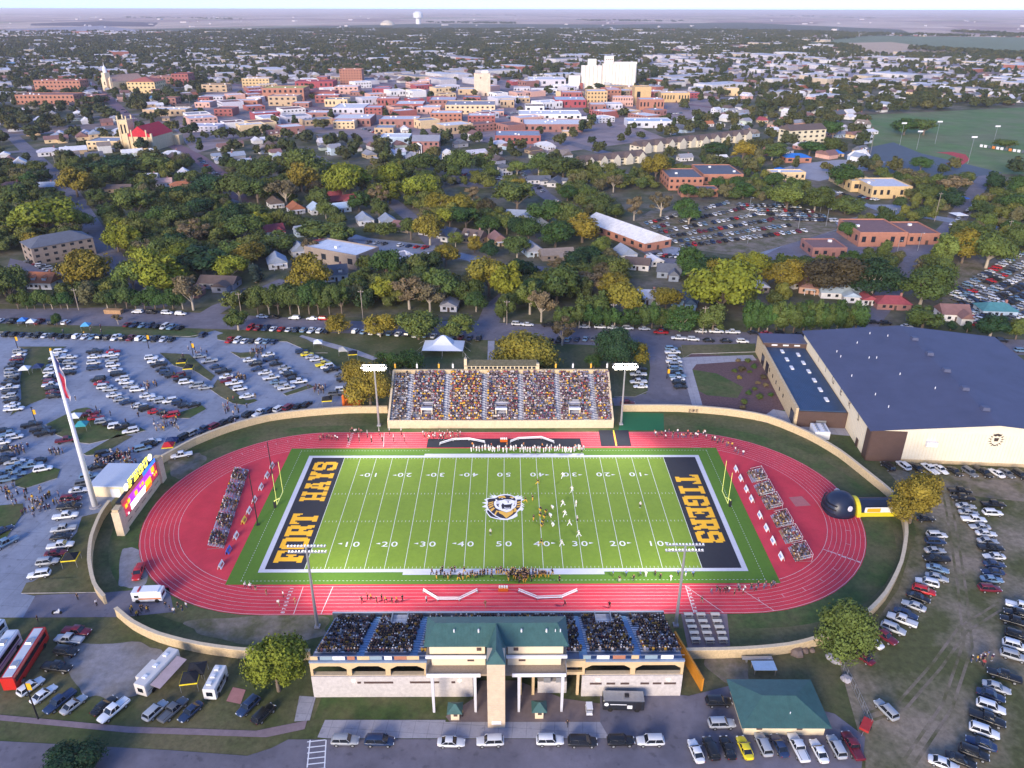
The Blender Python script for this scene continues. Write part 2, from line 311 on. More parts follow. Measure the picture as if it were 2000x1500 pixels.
# campus street and lots
ROAD = [(-260, 594), (0, 604), (206, 601), (378, 611), (490, 617), (700, 628), (930, 627), (982, 631), (1350, 646), (1580, 653), (2000, 664), (2300, 672), (2300, 708), (2000, 694), (1700, 676), (1245, 678), (1070, 671), (940, 664), (700, 652), (486, 645), (357, 641), (0, 632), (-260, 622)]
sheet('road', ROAD, .11, M_asph)
LOT = [(-260, 640), (0, 652), (100, 655), (380, 660), (402, 650), (420, 646), (440, 652), (446, 662), (560, 655), (592, 668), (600, 686), (645, 705), (690, 745), (700, 793), (600, 803), (480, 832), (380, 862), (315, 895), (240, 955), (200, 1000), (160, 1010), (150, 1040), (110, 1090), (75, 1130), (50, 1145), (45, 1160), (70, 1165), (220, 1158), (225, 1205), (0, 1207), (-250, 1207)]
sheet('parking_lot', LOT, .10, M_conc)
sheet('entry_drive', [(70, 1163), (205, 1158), (330, 1148), (340, 1196), (240, 1206), (45, 1207)], .115, M_asph)
sheet('access_road', [(1262, 655), (1330, 660), (1322, 690), (1345, 760), (1352, 793), (1200, 793), (1195, 778), (1262, 770), (1270, 720)], .118, M_asph)
sheet('plaza', [(1345, 698), (1470, 694), (1478, 704), (1360, 712), (1352, 722), (1372, 792), (1352, 793), (1325, 700)], .122, M_walk)
sheet('service_yard', [(1510, 800), (1640, 822), (1660, 852), (1580, 845), (1545, 838), (1480, 822)], .122, M_walk)
sheet('front_road', [(-300, 1440), (0, 1448), (333, 1466), (483, 1477), (530, 1462), (563, 1445), (1370, 1443), (1330, 1600), (-300, 1600)], .105, M_asph)
sheet('shed_yard', [(1172, 1412), (1172, 1335), (1345, 1360), (1425, 1340), (1630, 1395), (1690, 1440), (1680, 1520), (1330, 1520), (1370, 1443), (1190, 1443)], .112, M_asph)
sheet('entrance_court', [(935, 1330), (1010, 1330), (1100, 1365), (1172, 1375), (1172, 1412), (880, 1412), (870, 1400), (925, 1365)], .125, mat('paver_court', (.19, .15, .15), .9, .15, .6))
sheet('sidewalk', [(870, 1411), (1172, 1411), (1190, 1443), (640, 1443), (620, 1441), (635, 1407), (870, 1407)], .13, M_walk)
sheet('sidewalk', [(-200, 1386), (0, 1397), (250, 1420), (500, 1428), (600, 1408), (595, 1425), (520, 1441), (250, 1432), (0, 1408), (-200, 1397)], .128, mat('brick_walk', (.24, .18, .20), .9, .15, .7))
sheet('sidewalk', [(585, 1360), (617, 1362), (605, 1408), (575, 1410)], .126, M_walk)
sheet('sidewalk', [(590, 655), (700, 685), (738, 700), (728, 704), (690, 692), (580, 660)], .127, M_walk)
sheet('sidewalk', [(953, 666), (966, 666), (965, 708), (952, 708)], .127, M_walk)
sheet('sidewalk', [(995, 680), (1006, 690), (1008, 706), (995, 706)], .127, M_walk)
sheet('track_apron', [(1330, 1199), (1420, 1199), (1426, 1262), (1345, 1275)], .095, mat('plaza_brick', (.20, .15, .165), .9, .15, .6))
# kerbed islands in the lot (outline in pixels)
ISL = [[(0, 649), (200, 655), (370, 658), (386, 655), (372, 648), (200, 644), (0, 637)], [(425, 664), (424, 656), (445, 649), (560, 650), (600, 664), (640, 690), (610, 690), (560, 668), (445, 668)],
       [(35, 678), (130, 678), (110, 690), (95, 720), (92, 765), (100, 775), (60, 790), (20, 813), (42, 780), (40, 740), (48, 705), (55, 690)],
       [(150, 800), (90, 830), (110, 850), (150, 865), (175, 868), (285, 842), (272, 835), (200, 820), (180, 800), (170, 797)], [(163, 888), (230, 850), (260, 853), (200, 888), (170, 891)],
       [(312, 690), (370, 693), (400, 720), (420, 735), (412, 745), (380, 725), (340, 715)], [(340, 810), (395, 793), (403, 800), (370, 818), (345, 818)],
       [(412, 762), (425, 742), (470, 775), (480, 783), (498, 780), (503, 784), (480, 792), (455, 789), (430, 775)], [(553, 770), (605, 752), (614, 757), (560, 774)],
       [(30, 940), (90, 910), (118, 918), (112, 935), (50, 955), (30, 950)], [(450, 688), (470, 690), (500, 688), (495, 700), (470, 700)],
       [(42, 1160), (52, 1140), (90, 1133), (150, 1130), (165, 1060), (200, 1010), (176, 1080), (178, 1130), (195, 1158)], [(-20, 990), (45, 985), (48, 1000), (-20, 1100)],
       [(1200, 775), (1200, 720), (1262, 700), (1265, 765), (1240, 776)], [(1335, 700), (1330, 675), (1475, 672), (1475, 688), (1350, 692)]]
for i, px in enumerate(ISL):
    Q = P(*px); o = struct(MB().prism(Q, .05, .26, 1, 0).build('grass_island', [M_grass if i % 3 else M_lawn, M_walk]))
# painted bay lines in front
ml = MB()
for k in range(6):
    x = 605+k*0; ml.strip(P((600+0, 1450+k*11), (636, 1446+k*11)), .22, .125)
ml.strip(P((600, 1500), (606, 1446)), .22, .129); ml.strip(P((634, 1500), (637, 1446)), .22, .129)
struct(ml.build('road_marking', M_white))
# town streets
UU, VV = Vector((.53, -.848)), Vector((.848, .53))
def uv(u, v): p = UU*u+VV*v; return p.x, p.y
M_brickst = mat('brick_street', (.20, .12, .145), .9, .15, .4)
STREETS = []       # (a, b, half width) world, for keeping houses and trees off
def street(name, pts, w, m, z=.09):
    struct(MB().strip(pts, w, z).build(name, m))
    for a, b in zip(pts, pts[1:]): STREETS.append((a, b, w/2))
street('brick_street', P((170, 158), (215, 195), (245, 224), (304, 266), (385, 307), (434, 345), (455, 378), (500, 440)), 13, M_brickst)
street('street', P((20, 262), (98, 335), (133, 370), (189, 461), (235, 530), (300, 604)), 12, M_asph, .091)
street('street', P((560, 425), (706, 468), (825, 482), (926, 506), (1010, 545), (1100, 560)), 9, M_conc, .092)
street('street', P((700, 468), (640, 520), (575, 560)), 14, M_asph, .093)
street('street', P((1010, 320), (1063, 380), (1122, 419), (1160, 440), (1290, 500), (1340, 520)), 10, M_asph, .094)
street('street', P((1010, 232), (1080, 270), (1175, 297), (1297, 317), (1400, 345), (1490, 360)), 14, M_asph, .095)
street('side_street', P((560, 548), (490, 578), (430, 600), (395, 622)), 9, M_asph, .112)
street('side_street', P((1050, 520), (1028, 548), (965, 600), (950, 640)), 9, M_asph, .112)
street('street', P((2000, 250), (1900, 380), (1860, 440), (1780, 520), (1690, 630), (1670, 660)), 11, M_asph, .096)
street('street', P((1480, 505), (1600, 450), (1700, 425), (1760, 415), (2100, 470)), 12, M_conc, .097)
street('street', P((600, 300), (690, 345), (760, 390), (820, 440), (850, 480)), 10, M_asph, .098)
street('street', P((800, 310), (880, 300), (960, 330), (1063, 380)), 9, M_asph, .099)
for k in range(-7, 9):      # the town grid farther out
    v = 45+110.7*k
    if k in (0, -1, 3): continue
    a = -620-40*(k % 3); street('street', [uv(a, v), uv(a-2600, v)], 11, M_asph if k % 2 else M_brickst, .08+.0005*k)
for k in range(24):
    u = -700-118*k
    if k in (3,): continue
    street('street', [uv(u, -900), uv(u, 1600)], 11, M_asph, .072+.0002*k)
for px in ([(1240, 430), (1290, 400), (1460, 398), (1625, 425), (1640, 447), (1480, 495), (1440, 500), (1300, 480)], [(1290, 480), (1340, 475), (1370, 500), (1300, 505)], [(1480, 505), (1560, 465), (1700, 440), (1850, 470), (1840, 505), (1560, 520)],
           [(1840, 520), (2100, 470), (2200, 600), (1900, 640), (1840, 590)], [(1625, 370), (1700, 400), (1775, 400), (1750, 425), (1640, 385)], [(690, 470), (850, 480), (830, 520), (700, 530)], [(20, 505), (110, 525), (150, 540), (120, 560), (0, 560)],
           [(400, 400), (440, 385), (490, 400), (470, 435), (420, 430)], [(290, 375), (340, 365), (370, 395), (320, 405)], [(870, 330), (1000, 330), (1005, 370), (900, 365)], [(780, 295), (880, 290), (850, 325), (800, 330)], [(1130, 350), (1190, 360), (1240, 340), (1180, 330)]):
    sheet('gravel_lot', px, .1005+RND.random()*.002, M_dirt if px[0][0] in (1240, 1840) else (M_conc if RND.random() < .5 else M_asph))
DT = [(380, 300), (330, 240), (420, 170), (640, 150), (900, 150), (1150, 165), (1380, 190), (1400, 230), (1250, 250), (1300, 270), (1080, 300), (900, 270), (740, 290), (690, 270), (560, 250)]
sheet('downtown_paving', DT, .066, mat('downtown_paving', (.30, .23, .235), .9, .2, .05, col2=(.22, .18, .20), mix_scale=.03))
sheet('rail_yard', [(-200, 262), (300, 236), (700, 190), (1100, 172), (1400, 175), (2100, 120), (2100, 140), (1400, 188), (1100, 182), (700, 203), (300, 246), (-200, 280)], .068, mat('ballast', (.22, .17, .165), .95, .25, .1))
sheet('industrial_paving', [(1240, 120), (1300, 108), (1700, 118), (2050, 125), (2050, 165), (1600, 165), (1330, 150)], .067, mat('industrial_paving', (.33, .29, .32), .9, .25, .02))
sheet('industrial_paving', [(-100, 62), (200, 50), (330, 66), (430, 70), (300, 78), (-100, 75)], .067, MATS['industrial_paving'])
sheet('green_field', [(1545, 88), (1690, 70), (2100, 74), (2100, 106), (1760, 102)], .07, mat('crop_field', (.17, .20, .10), .95, .15, .01))
sheet('tan_field', [(1640, 84), (1740, 82), (1960, 108), (1700, 104)], .074, mat('stubble_field', (.52, .37, .24), .95, .12, .01))
sheet('ploughed_field', [(60, 46), (200, 41), (310, 44), (300, 52), (60, 50)], .02, mat('ploughed_field', (.09, .055, .075), .95, .12, .003))
# ---------------------------------------------------------------- field and track
M_turf = mat('artificial_turf', (.155, .240, .020), .9, .09, .9, col2=(.138, .22, .018), mix_scale=.09)
M_turf2 = mat('border_turf', (.085, .18, .015), .9, .07, .9)
M_track = mat('red_track', (.63, .045, .070), .9, .10, .25, col2=(.55, .036, .060), mix_scale=.06)
M_line = mat('white_line', (.64, .64, .64), .8, .03, 1.)
M_ink = mat('navy_turf', (.014, .016, .028), .9, .1, .9)
track = struct(MB().sheet(oval(51.5, 39.2), .115).build('running_track', M_track))
ln = MB()
for k in range(9):
    R = 30.3+k*1.08; o = oval(51.5, R, 32); ln.strip(o+[o[0]], .05 if k not in (0, 8) else .08, .127+k*.0003)
lo = ln.build('lane_line', M_line, track)
for k in range(1, 9):       # lane numbers at the near corners
    R = 30.3+(k-.5)*1.08
    for X, rz in ((-47, pi/2), (41, -pi/2)):
        link('lane_number', textmesh(str(k), 1.15, M_line), track, (X, -R, .135), rz)
    t = -.62; link('lane_number', textmesh(str(k), 1.15, M_line), track, (51.5+R*cos(t), R*sin(t), .135), t-pi/2+pi)
    for X, rz in ((-46, pi/2), (-66+0, pi)):
        if X == -46: link('lane_number', textmesh(str(k), 1.15, M_line), track, (X, R, .135), rz)
st = MB()
for X in (-44.6, 40.6, -38): st.strip([(X, -30.4), (X-.8*(X == -38), -39)], .12, .1305)
st.strip([(40.6, -30.4), (47, -39)], .1, .1312); st.strip([(52, -30.6), (58, -38.4)], .1, .1312); st.strip([(-36.5, 39), (-35.5, 30.4)], .1, .1312)
for a in np.linspace(-1.45, -.3, 8): st.strip([(51.5+r*cos(a), r*sin(a)) for r in (34.6, 35.6)], .08, .1316)
for a in np.linspace(1.75, 2.4, 8): st.strip([(-51.5+r*cos(a), r*sin(a)) for r in (35.6, 36.6)], .08, .1316)
st.build('start_line', M_line, track)
MB().sheet(P((1540, 972), (1566, 970), (1584, 988), (1554, 990)), .1325).build('jump_mat', mat('faded_red', (.46, .15, .15), .8, .1, 1), track)
field = struct(MB().sheet([(-62.2, -29.6), (62.2, -29.6), (62.2, 29.6), (-62.2, 29.6)], .14).build('football_field', M_turf2))
MB().sheet([(-55.9, -24.6), (55.9, -24.6), (55.9, 24.6), (-55.9, 24.6)], .146).build('playing_turf', M_turf, field)
for s in (-1, 1): MB().sheet([(s*45.8, -24.4), (s*54.9, -24.4), (s*54.9, 24.4), (s*45.8, 24.4)], .151).build('end_zone', M_ink, field)
bd = MB(); w = 1.75
bd.sheet([(-54.86, 24.4), (54.86, 24.4), (54.86, 25.5), (-54.86, 25.5)], .156); bd.sheet([(-54.86, -25.5), (54.86, -25.5), (54.86, -24.4), (-54.86, -24.4)], .156)
for s in (-1, 1): bd.sheet([(s*54.86, -25.5), (s*56.1, -25.5), (s*56.1, 25.5), (s*54.86, 25.5)], .156)
for s in (-1, 1): bd.sheet([(-23, s*25.5), (23, s*25.5), (23, s*26.45), (-23, s*26.45)], .156)
bd.build('border_line', mat('border_white', (.50, .50, .58), .8, .05, 1), field)
for i in range(-10, 11):
    MB().sheet([(i*4.572-.055, -24.4), (i*4.572+.055, -24.4), (i*4.572+.055, 24.4), (i*4.572-.055, 24.4)], .160).build('yard_line', M_line, field)
hs = MB()
for i in range(-50, 51):
    if i % 5 == 0: continue
    X = i*.9144
    for y0 in (-6.4, 5.8, 23.6, -24.2): hs.box(X, y0+.3, .158, .09, .62, .004)
for i in range(-67, 68):      # dotted coaching line
    for y0 in (-28.4, 28.2):
        if abs(i) < 25 and y0 > 0: continue
        hs.box(i*.88, y0, .158, .42, .09, .004)
for i in range(-32, 33):
    for s in (-1, 1): hs.box(s*59.0, i*.88, .158, .09, .42, .004)
struct(hs.build('hash_mark', M_line, field), kind='stuff')
for i, t in zip(range(-4, 5), (10, 20, 30, 40, 50, 40, 30, 20, 10)):
    X = i*9.144; a, b = str(t)
    for s in (-1, 1):
        for ch, off in ((a, -1), (b, 1)):
            link('yard_number', textmesh(ch, 2.7, M_line, 0, .015, 1.25), field, (X-s*off*1.15, s*15.4, .164), 0 if s < 0 else pi)
        if i:
            q = -1 if i < 0 else 1; x0 = X+q*2.3; MB().add([(x0, s*15.4+.35-.2*0+s*-.3, .164), (x0, s*15.4-.25+s*-.3, .164), (x0+q*1.1, s*15.4+s*-.3+.05, .164)], [(0, 1, 2) if q < 0 else (0, 2, 1)][::1]).build('yard_arrow', M_line, field)
# slab letters from small grids
GL = {'U': ["####.####", "####.####", ".##...##.", ".##...##.", ".##...##.", ".##...##.", ".##...##.", ".##...##.", ".###.###.", ".#######.", "..#####.."],
 'F': ["#########", "#########", ".###...##", ".###....#", ".###.#...", ".#####...", ".#####...", ".###.#...", ".###.....", "#####....", "#####...."],
 'O': [".#######.", "#########", "###...###", "###...###", "###...###", "###...###", "###...###", "###...###", "###...###", "#########", ".#######."],
 'R': ["########.", "#########", ".###..###", ".###..###", ".###..###", ".#######.", ".#######.", ".###.###.", ".###..###", "#####.###", "#####..##"],
 'T': ["#########", "#########", "##.###.##", "#..###..#", "...###...", "...###...", "...###...", "...###...", "...###...", "..#####..", "..#####.."],
 'H': ["####.####", "####.####", ".##...##.", ".##...##.", ".##...##.", ".#######.", ".#######.", ".##...##.", ".##...##.", "####.####", "####.####"],
 'A': ["..#####..", "..#####..", "...###...", "..##.##..", "..##.##..", "..##.##..", ".#######.", ".#######.", ".##...##.", "####.####", "####.####"],
 'Y': ["####.####", "####.####", ".###.###.", "..#####..", "..#####..", "...###...", "...###...", "...###...", "...###...", "..#####..", "..#####.."],
 'S': [".#######.", "#########", "###...###", "###....##", "########.", ".########", "......###", "##....###", "###...###", "#########", ".#######."],
 'I': [".#######.", ".#######.", "...###...", "...###...", "...###...", "...###...", "...###...", "...###...", "...###...", ".#######.", ".#######."],
 'G': [".#######.", "#########", "###...###", "###....##", "###......", "###.#####", "###.#####", "###...###", "###...###", "#########", ".#######."],
 'E': ["#########", "#########", ".###...##", ".###....#", ".###.#...", ".#####...", ".#####...", ".###.#...", ".###....#", "#########", "#########"]}
def glyph(ch, w, h):
    g = GL[ch]; mb = MB(); dx, dy = w/9, h/11
    for r, row in enumerate(g):
        c = 0
        while c < 9:
            if row[c] == '#':
                d = c
                while d < 9 and row[d] == '#': d += 1
                x0, x1, y1 = c*dx-w/2, d*dx-w/2, h/2-r*dy; e = dx*.0
                mb.add([(x0, y1-dy, 0), (x1, y1-dy, 0), (x1, y1, 0), (x0, y1, 0)], [(0, 1, 2, 3)]); c = d
            else: c += 1
    return mb
def fieldword(txt, X, y0, y1, rz, adv):
    n = len(txt); step = (y1-y0)/n
    for i, ch in enumerate(txt):
        if ch != ' ': glyph(ch, abs(step)*.9, 6.6).build('letter', M_gold, field, (X, y0+step*(i+.5), .158), rz)
fieldword('FORT HAYS', -50.3, -22.3, 22.4, pi/2, 1)
fieldword('TIGERS', 50.3, 15.3, -15.3, -pi/2, 1)
# midfield emblem: layered painted shapes
def emb(pts, z, m, name='emblem_patch'):
    return MB().sheet([G(930+x/18.18, 955+y/18.18) for x, y in pts], z).build(name, m, field)
M_ew = mat('emblem_white', (.72, .70, .76), .9, .04, 2); M_eg = mat('emblem_gold', (.66, .37, .07), .9, .06, 2); M_eb = mat('emblem_black', (.016, .014, .03), .9, .1, 2)
emb([(1040, 200), (1200, 215), (1370, 285), (1530, 225), (1480, 290), (1640, 245), (1560, 310), (1690, 290), (1600, 345), (1710, 385), (1620, 440), (1600, 500), (1730, 580), (1610, 560), (1725, 650), (1600, 630), (1690, 720), (1640, 800), (1560, 770), (1450, 850), (1470, 980), (1300, 1070), (1100, 1125), (900, 1115), (700, 1080), (500, 1025), (430, 950), (350, 830), (360, 760), (275, 800), (390, 690), (205, 655), (370, 560), (205, 510), (380, 460), (280, 400), (420, 340), (600, 320), (420, 265), (590, 280), (480, 205), (650, 265), (620, 210), (740, 270), (850, 220)], .166, M_ew)
emb([(1040, 235), (1250, 260), (1380, 340), (1400, 400), (1440, 400), (1590, 385), (1590, 500), (1580, 620), (1540, 700), (1440, 790), (1420, 860), (1300, 960), (1110, 1070), (1030, 1075), (860, 1040), (700, 960), (560, 860), (440, 720), (400, 600), (420, 480), (390, 400), (480, 360), (660, 350), (720, 330), (820, 270)], .169, M_eb)
emb([(370, 790), (430, 770), (600, 930), (700, 1000), (850, 1070), (690, 1045), (520, 1000), (430, 900)], .169, M_eb)
for q in ([(440, 500), (620, 460), (620, 490), (430, 550)], [(420, 590), (610, 510), (610, 555), (430, 630)], [(440, 660), (610, 580), (620, 625), (470, 710)], [(490, 750), (620, 670), (670, 710), (540, 830)], [(640, 930), (720, 770), (820, 830), (740, 850), (690, 960)],
          [(1450, 480), (1590, 450), (1590, 490), (1455, 520)], [(1450, 560), (1590, 525), (1580, 570), (1445, 600)], [(1440, 640), (1570, 610), (1550, 660), (1430, 680)], [(1300, 740), (1390, 680), (1450, 780), (1380, 850), (1330, 820)]): emb(q, .172, M_eg)
emb([(790, 790), (900, 800), (1080, 860), (1240, 800), (1330, 720), (1350, 800), (1290, 900), (1070, 1060), (940, 940), (820, 880)], .172, M_eg)
emb([(760, 300), (880, 265), (1010, 270), (1060, 340), (960, 330), (880, 320), (830, 360)], .172, M_eg); emb([(1180, 325), (1240, 280), (1330, 310), (1350, 350), (1260, 330)], .172, M_eg)
emb([(870, 345), (965, 345), (930, 368)], .175, M_ew); emb([(1230, 345), (1320, 340), (1280, 365)], .175, M_ew)
emb([(690, 370), (740, 400), (760, 440), (900, 420), (1010, 390), (1260, 400), (1380, 440), (1440, 400), (1440, 560), (1400, 660), (1290, 740), (1230, 800), (1080, 850), (930, 800), (800, 750), (690, 690), (630, 570), (640, 470), (690, 440)], .174, M_ew)
emb([(940, 520), (1010, 580), (1220, 560), (1290, 515), (1260, 600), (1240, 720), (920, 725), (890, 600)], .177, M_eb); emb([(1000, 650), (1040, 690), (1180, 690), (1200, 650), (1190, 705), (1010, 705)], .180, M_ew)
for q in ([(710, 560), (830, 550), (790, 600), (820, 640), (790, 660), (730, 600)], [(1310, 630), (1370, 570), (1350, 540), (1390, 560), (1360, 620)], [(720, 465), (850, 475), (720, 485)], [(710, 510), (880, 525), (720, 528)], [(1340, 510), (1400, 520), (1390, 535)], [(1350, 470), (1420, 480), (1400, 492)], [(1000, 430), (1260, 430), (1150, 450), (1150, 520), (1120, 520), (1120, 450)], [(1010, 770), (1090, 745), (1160, 765), (1090, 758)]): emb(q, .177, M_eb)
# black mats by the far side line and gap in the wall
for px in ([(836, 858), (1133, 857), (1137, 874), (833, 875)], [(1169, 841), (1196, 841), (1202, 872), (1174, 872)], [(1200, 841), (1227, 841), (1233, 872), (1206, 872)]):
    tag(MB().prism(P(*px), .12, .165).build('floor_mat', M_ink), {836: 'long black floor mat under the visiting team bench', 1169: 'black crossing mat nearer the bench with yellow edge', 1200: 'black crossing mat nearer the green turf corner'}[px[0][0]], 'mat')
MB().strip(P((1198, 841), (1204, 872)), .35, .168).build('edge_strip', M_yel, bpy.data.objects['floor_mat.001'])
sheet('green_turf', [(1213, 805), (1296, 808), (1297, 841), (1208, 841)], .105, mat('emerald_turf', (.01, .13, .05), .9, .06, 1))
# ---------------------------------------------------------------- far grandstand
M_tier = mat('stand_concrete', (.36, .36, .42), .85, .10, 1.)
M_bench = mat('aluminium_bench', (.50, .51, .56), .45, .06, 2., metal=.3)
AIS = [-30, -18.5, -6.7, 4.7, 16.2, 27.2]; FX0, FX1 = -35.6, 33.4; NR = 20
VOM = [-23.9, -.95, 21.7]
fs = thing('grandstand', 'large packed limestone grandstand with small press box on top', 'grandstand', (0, 50, 0)); fs_o = Vector((0, -50, 0))
def fp(mb, name, m, par=fs, **k): return mb.build(name, m, par, fs_o, **k)
def row(i): return 42.4+i*.83, 1.9+i*.44
mb = MB(); prof = []
for i in range(NR): y, z = row(i); prof += [(y, z), (y+.83, z)]
prof = [(42.4, 0)]+prof+[(59, 10.3), (59, 0)]
n = len(prof); V = [(FX0+.4, y, z) for y, z in prof]+[(FX1-.4, y, z) for y, z in prof]
mb.add(V, [(i, i+1, n+i+1, n+i) for i in range(n-1)]); fp(mb, 'tier', M_tier)
fp(MB().box((FX0+FX1)/2, 41.9, 0, FX1-FX0+.3, .5, 2.7), 'front_wall', M_cap)
fp(MB().box((FX0+FX1)/2, 59.3, 0, FX1-FX0, .6, 11.8), 'back_wall', M_stone)
for X in (FX0+.1, FX1-.1):
    a = .3; V = [(X-a, 42.15, 0), (X-a, 58.99, 0), (X-a, 58.99, 11.6), (X-a, 42.15, 2.8)]; V += [(x+2*a, y, z) for x, y, z in V]
    fp(MB().add(V, [(0, 3, 2, 1), (4, 5, 6, 7), (0, 1, 5, 4), (1, 2, 6, 5), (2, 3, 7, 6), (3, 0, 4, 7)]), 'side_wall', M_cap)
for X in AIS:
    mb = MB()
    for i in range(NR):
        y, z = row(i); mb.box(X, y+.2, z+.005, 1.3, .42, .22)
    fp(mb, 'stair', mat('stair_concrete', (.40, .42, .50), .8, .08, 1.5))
SECT = list(zip([FX0+.5]+[a+.75 for a in AIS], [a-.75 for a in AIS]+[FX1-.5]))
for i in range(NR):
    y, z = row(i)
    for a, b in SECT:
        segs = [(a, b)]
        for v in VOM:
            if a < v < b and 1 < i < 8: segs = [(a, v-1.9), (v+1.9, b)]
        for c, d in segs: fp(MB().box((c+d)/2, y+.55, z+.42, d-c, .28, .05), 'bench', M_bench)
for v in VOM:
    p = link('entry_portal', None, fs, (v, 44.3-50, 0))
    MB().box(0, .25, 5.0, 3.6, .3, .6).build('lintel', M_white, p); MB().box(0, 1.2, 5.1, 3.3, 1.6, .2).build('roof_slab', M_tier, p)
    for s in (-1, 1): MB().box(s*1.65, 1.9, 2.0, .3, 3.4, 3.2).build('jamb', M_cap, p)
    MB().box(0, 2.6, 2.2, 3.0, .2, 3.0).build('opening', M_brown, p)  # solid dark panel stands in for the shade inside the portal
pb = link('press_box', None, fs, (-.85, 60.2-50, 0))
MB().box(0, 1.2, 0, 23, 3.4, 12.9).build('wall', M_cream, pb)
rf = MB(); rf.add([(-11.9, -1, 12.95), (11.9, -1, 12.95), (11.9, 3.6, 12.95), (-11.9, 3.6, 12.95), (-11.2, 1.4, 14.2), (11.2, 1.4, 14.2)], [(0, 1, 5, 4), (1, 2, 5), (2, 3, 4, 5), (3, 0, 4), (3, 2, 1, 0)]); rf.build('roof', mat('moss_roof', (.11, .10, .065), .9, .3, 1.2), pb)
for k in range(16): MB().box(-10.4+k*1.385, -.53, 11.85, 1.05, .08, .75).build('window', M_glass, pb)
for s in (-1, 1): MB().box(s*11.6, -.2, 0, .9, 1.2, 13.6 if s > 0 else 15.4).build('pier', M_cap, pb)
MB().tube((-11.6, -.2, 15.4), (-11.6, -.2, 16.9), .1, .06).build('mast', M_steel, pb)
for k, X in enumerate((-35, -28, -21, -16.5, 16.5, 22, 27.8, 33)):
    q = link('flag_pole', None, fs, (X, 9.3, 11.8)); MB().tube((0, 0, 0), (0, 0, 2.6), .05, .04, 6).build('mast', M_steel, q)
    MB().box(.0, 0, .5, .5, .06, 1.5).build('banner', M_gold if k % 2 == 0 else M_white, q)
MB().box(-20.5, 9.0-1.6, 8.6, 4.6, .1, 1.5).build('banner', M_white, fs)
# ---------------------------------------------------------------- near grandstand with the press box
ns = thing('grandstand', 'home grandstand with green roofed press box and tall limestone tower', 'grandstand', (0, -52, 0)); ns_o = Vector((0, 52, 0))
def np_(mb, name, m, par=ns, **k): return mb.build(name, m, par, ns_o, **k)
NX0, NX1, NN = -35.3, 33.2, 16
def nrow(i): return -41.2-i*1.06, 1.2+i*.44
prof = [(-41.2, 0)]
for i in range(NN): y, z = nrow(i); prof += [(y, z), (y-1.06, z)]
prof += [(-58.2, 7.9), (-60.4, 7.9), (-60.4, 7.5), (-57, 7.3), (-41.6, 0.)]
n = len(prof); V = [(NX0, y, z) for y, z in prof]+[(NX1, y, z) for y, z in prof]
np_(MB().add(V, [(i+1, i, n+i, n+i+1) for i in range(n-1)]+[tuple(range(n)), tuple(range(2*n-1, n-1, -1))]), 'tier', mat('stand_deck', (.17, .21, .30), .8, .12, 1.2))
NAIS = [-26.5, -16.6, 14.9, 24.9]
M_bstair = mat('blue_stair', (.14, .27, .46), .7, .1, 1.5)
for X in NAIS:
    mb = MB()
    for i in range(NN):
        y, z = nrow(i); mb.box(X, y-.25, z+.005, 1.5, .5, .2)
    mb.box(X, -58.2, 7.91, 1.5, 2.4, .03); np_(mb, 'stair', M_bstair)
NSECT = list(zip([NX0+.3]+[a+.8 for a in NAIS], [a-.8 for a in NAIS]+[NX1-.3]))
for i in range(NN):
    y, z = nrow(i)
    for a, b in NSECT: np_(MB().box((a+b)/2, y-.65, z+.42, b-a, .3, .05), 'bench', M_bench)
np_(MB().box((NX0+NX1)/2, -40.6, 0, NX1-NX0+1, .5, 2.1), 'front_rail', M_steel)
for X, rx in ((-21.4, 0), (20.6, 0)):      # ramp openings at the front
    q = link('entry_ramp', None, ns, (X, -42.8+52, 0)); MB().box(0, 0, 1.9, 3, 2.9, .2).build('floor', M_walk, q)
    for s in (-1, 1): MB().box(s*1.6, 0, 1.9, .12, 3.2, 1.15).build('rail', M_steel, q)
M_ash = mat('ashlar_wall', (.52, .48, .46), .85, .14, 1.3, bump=.3); M_beam = mat('concrete_beam', (.62, .45, .25), .8, .08, 1.)
for a, b in ((NX0, -5.6), (14.6, NX1)):
    np_(MB().box((a+b)/2, -60.6, 0, b-a, .6, 5.3), 'rear_wall', M_ash)
    np_(MB().box((a+b)/2, -60.2, 5.31, b-a+.1, .9, .12), 'wall_cap', M_cap)
for X in ([-31, -26.8] if 0 else []): pass
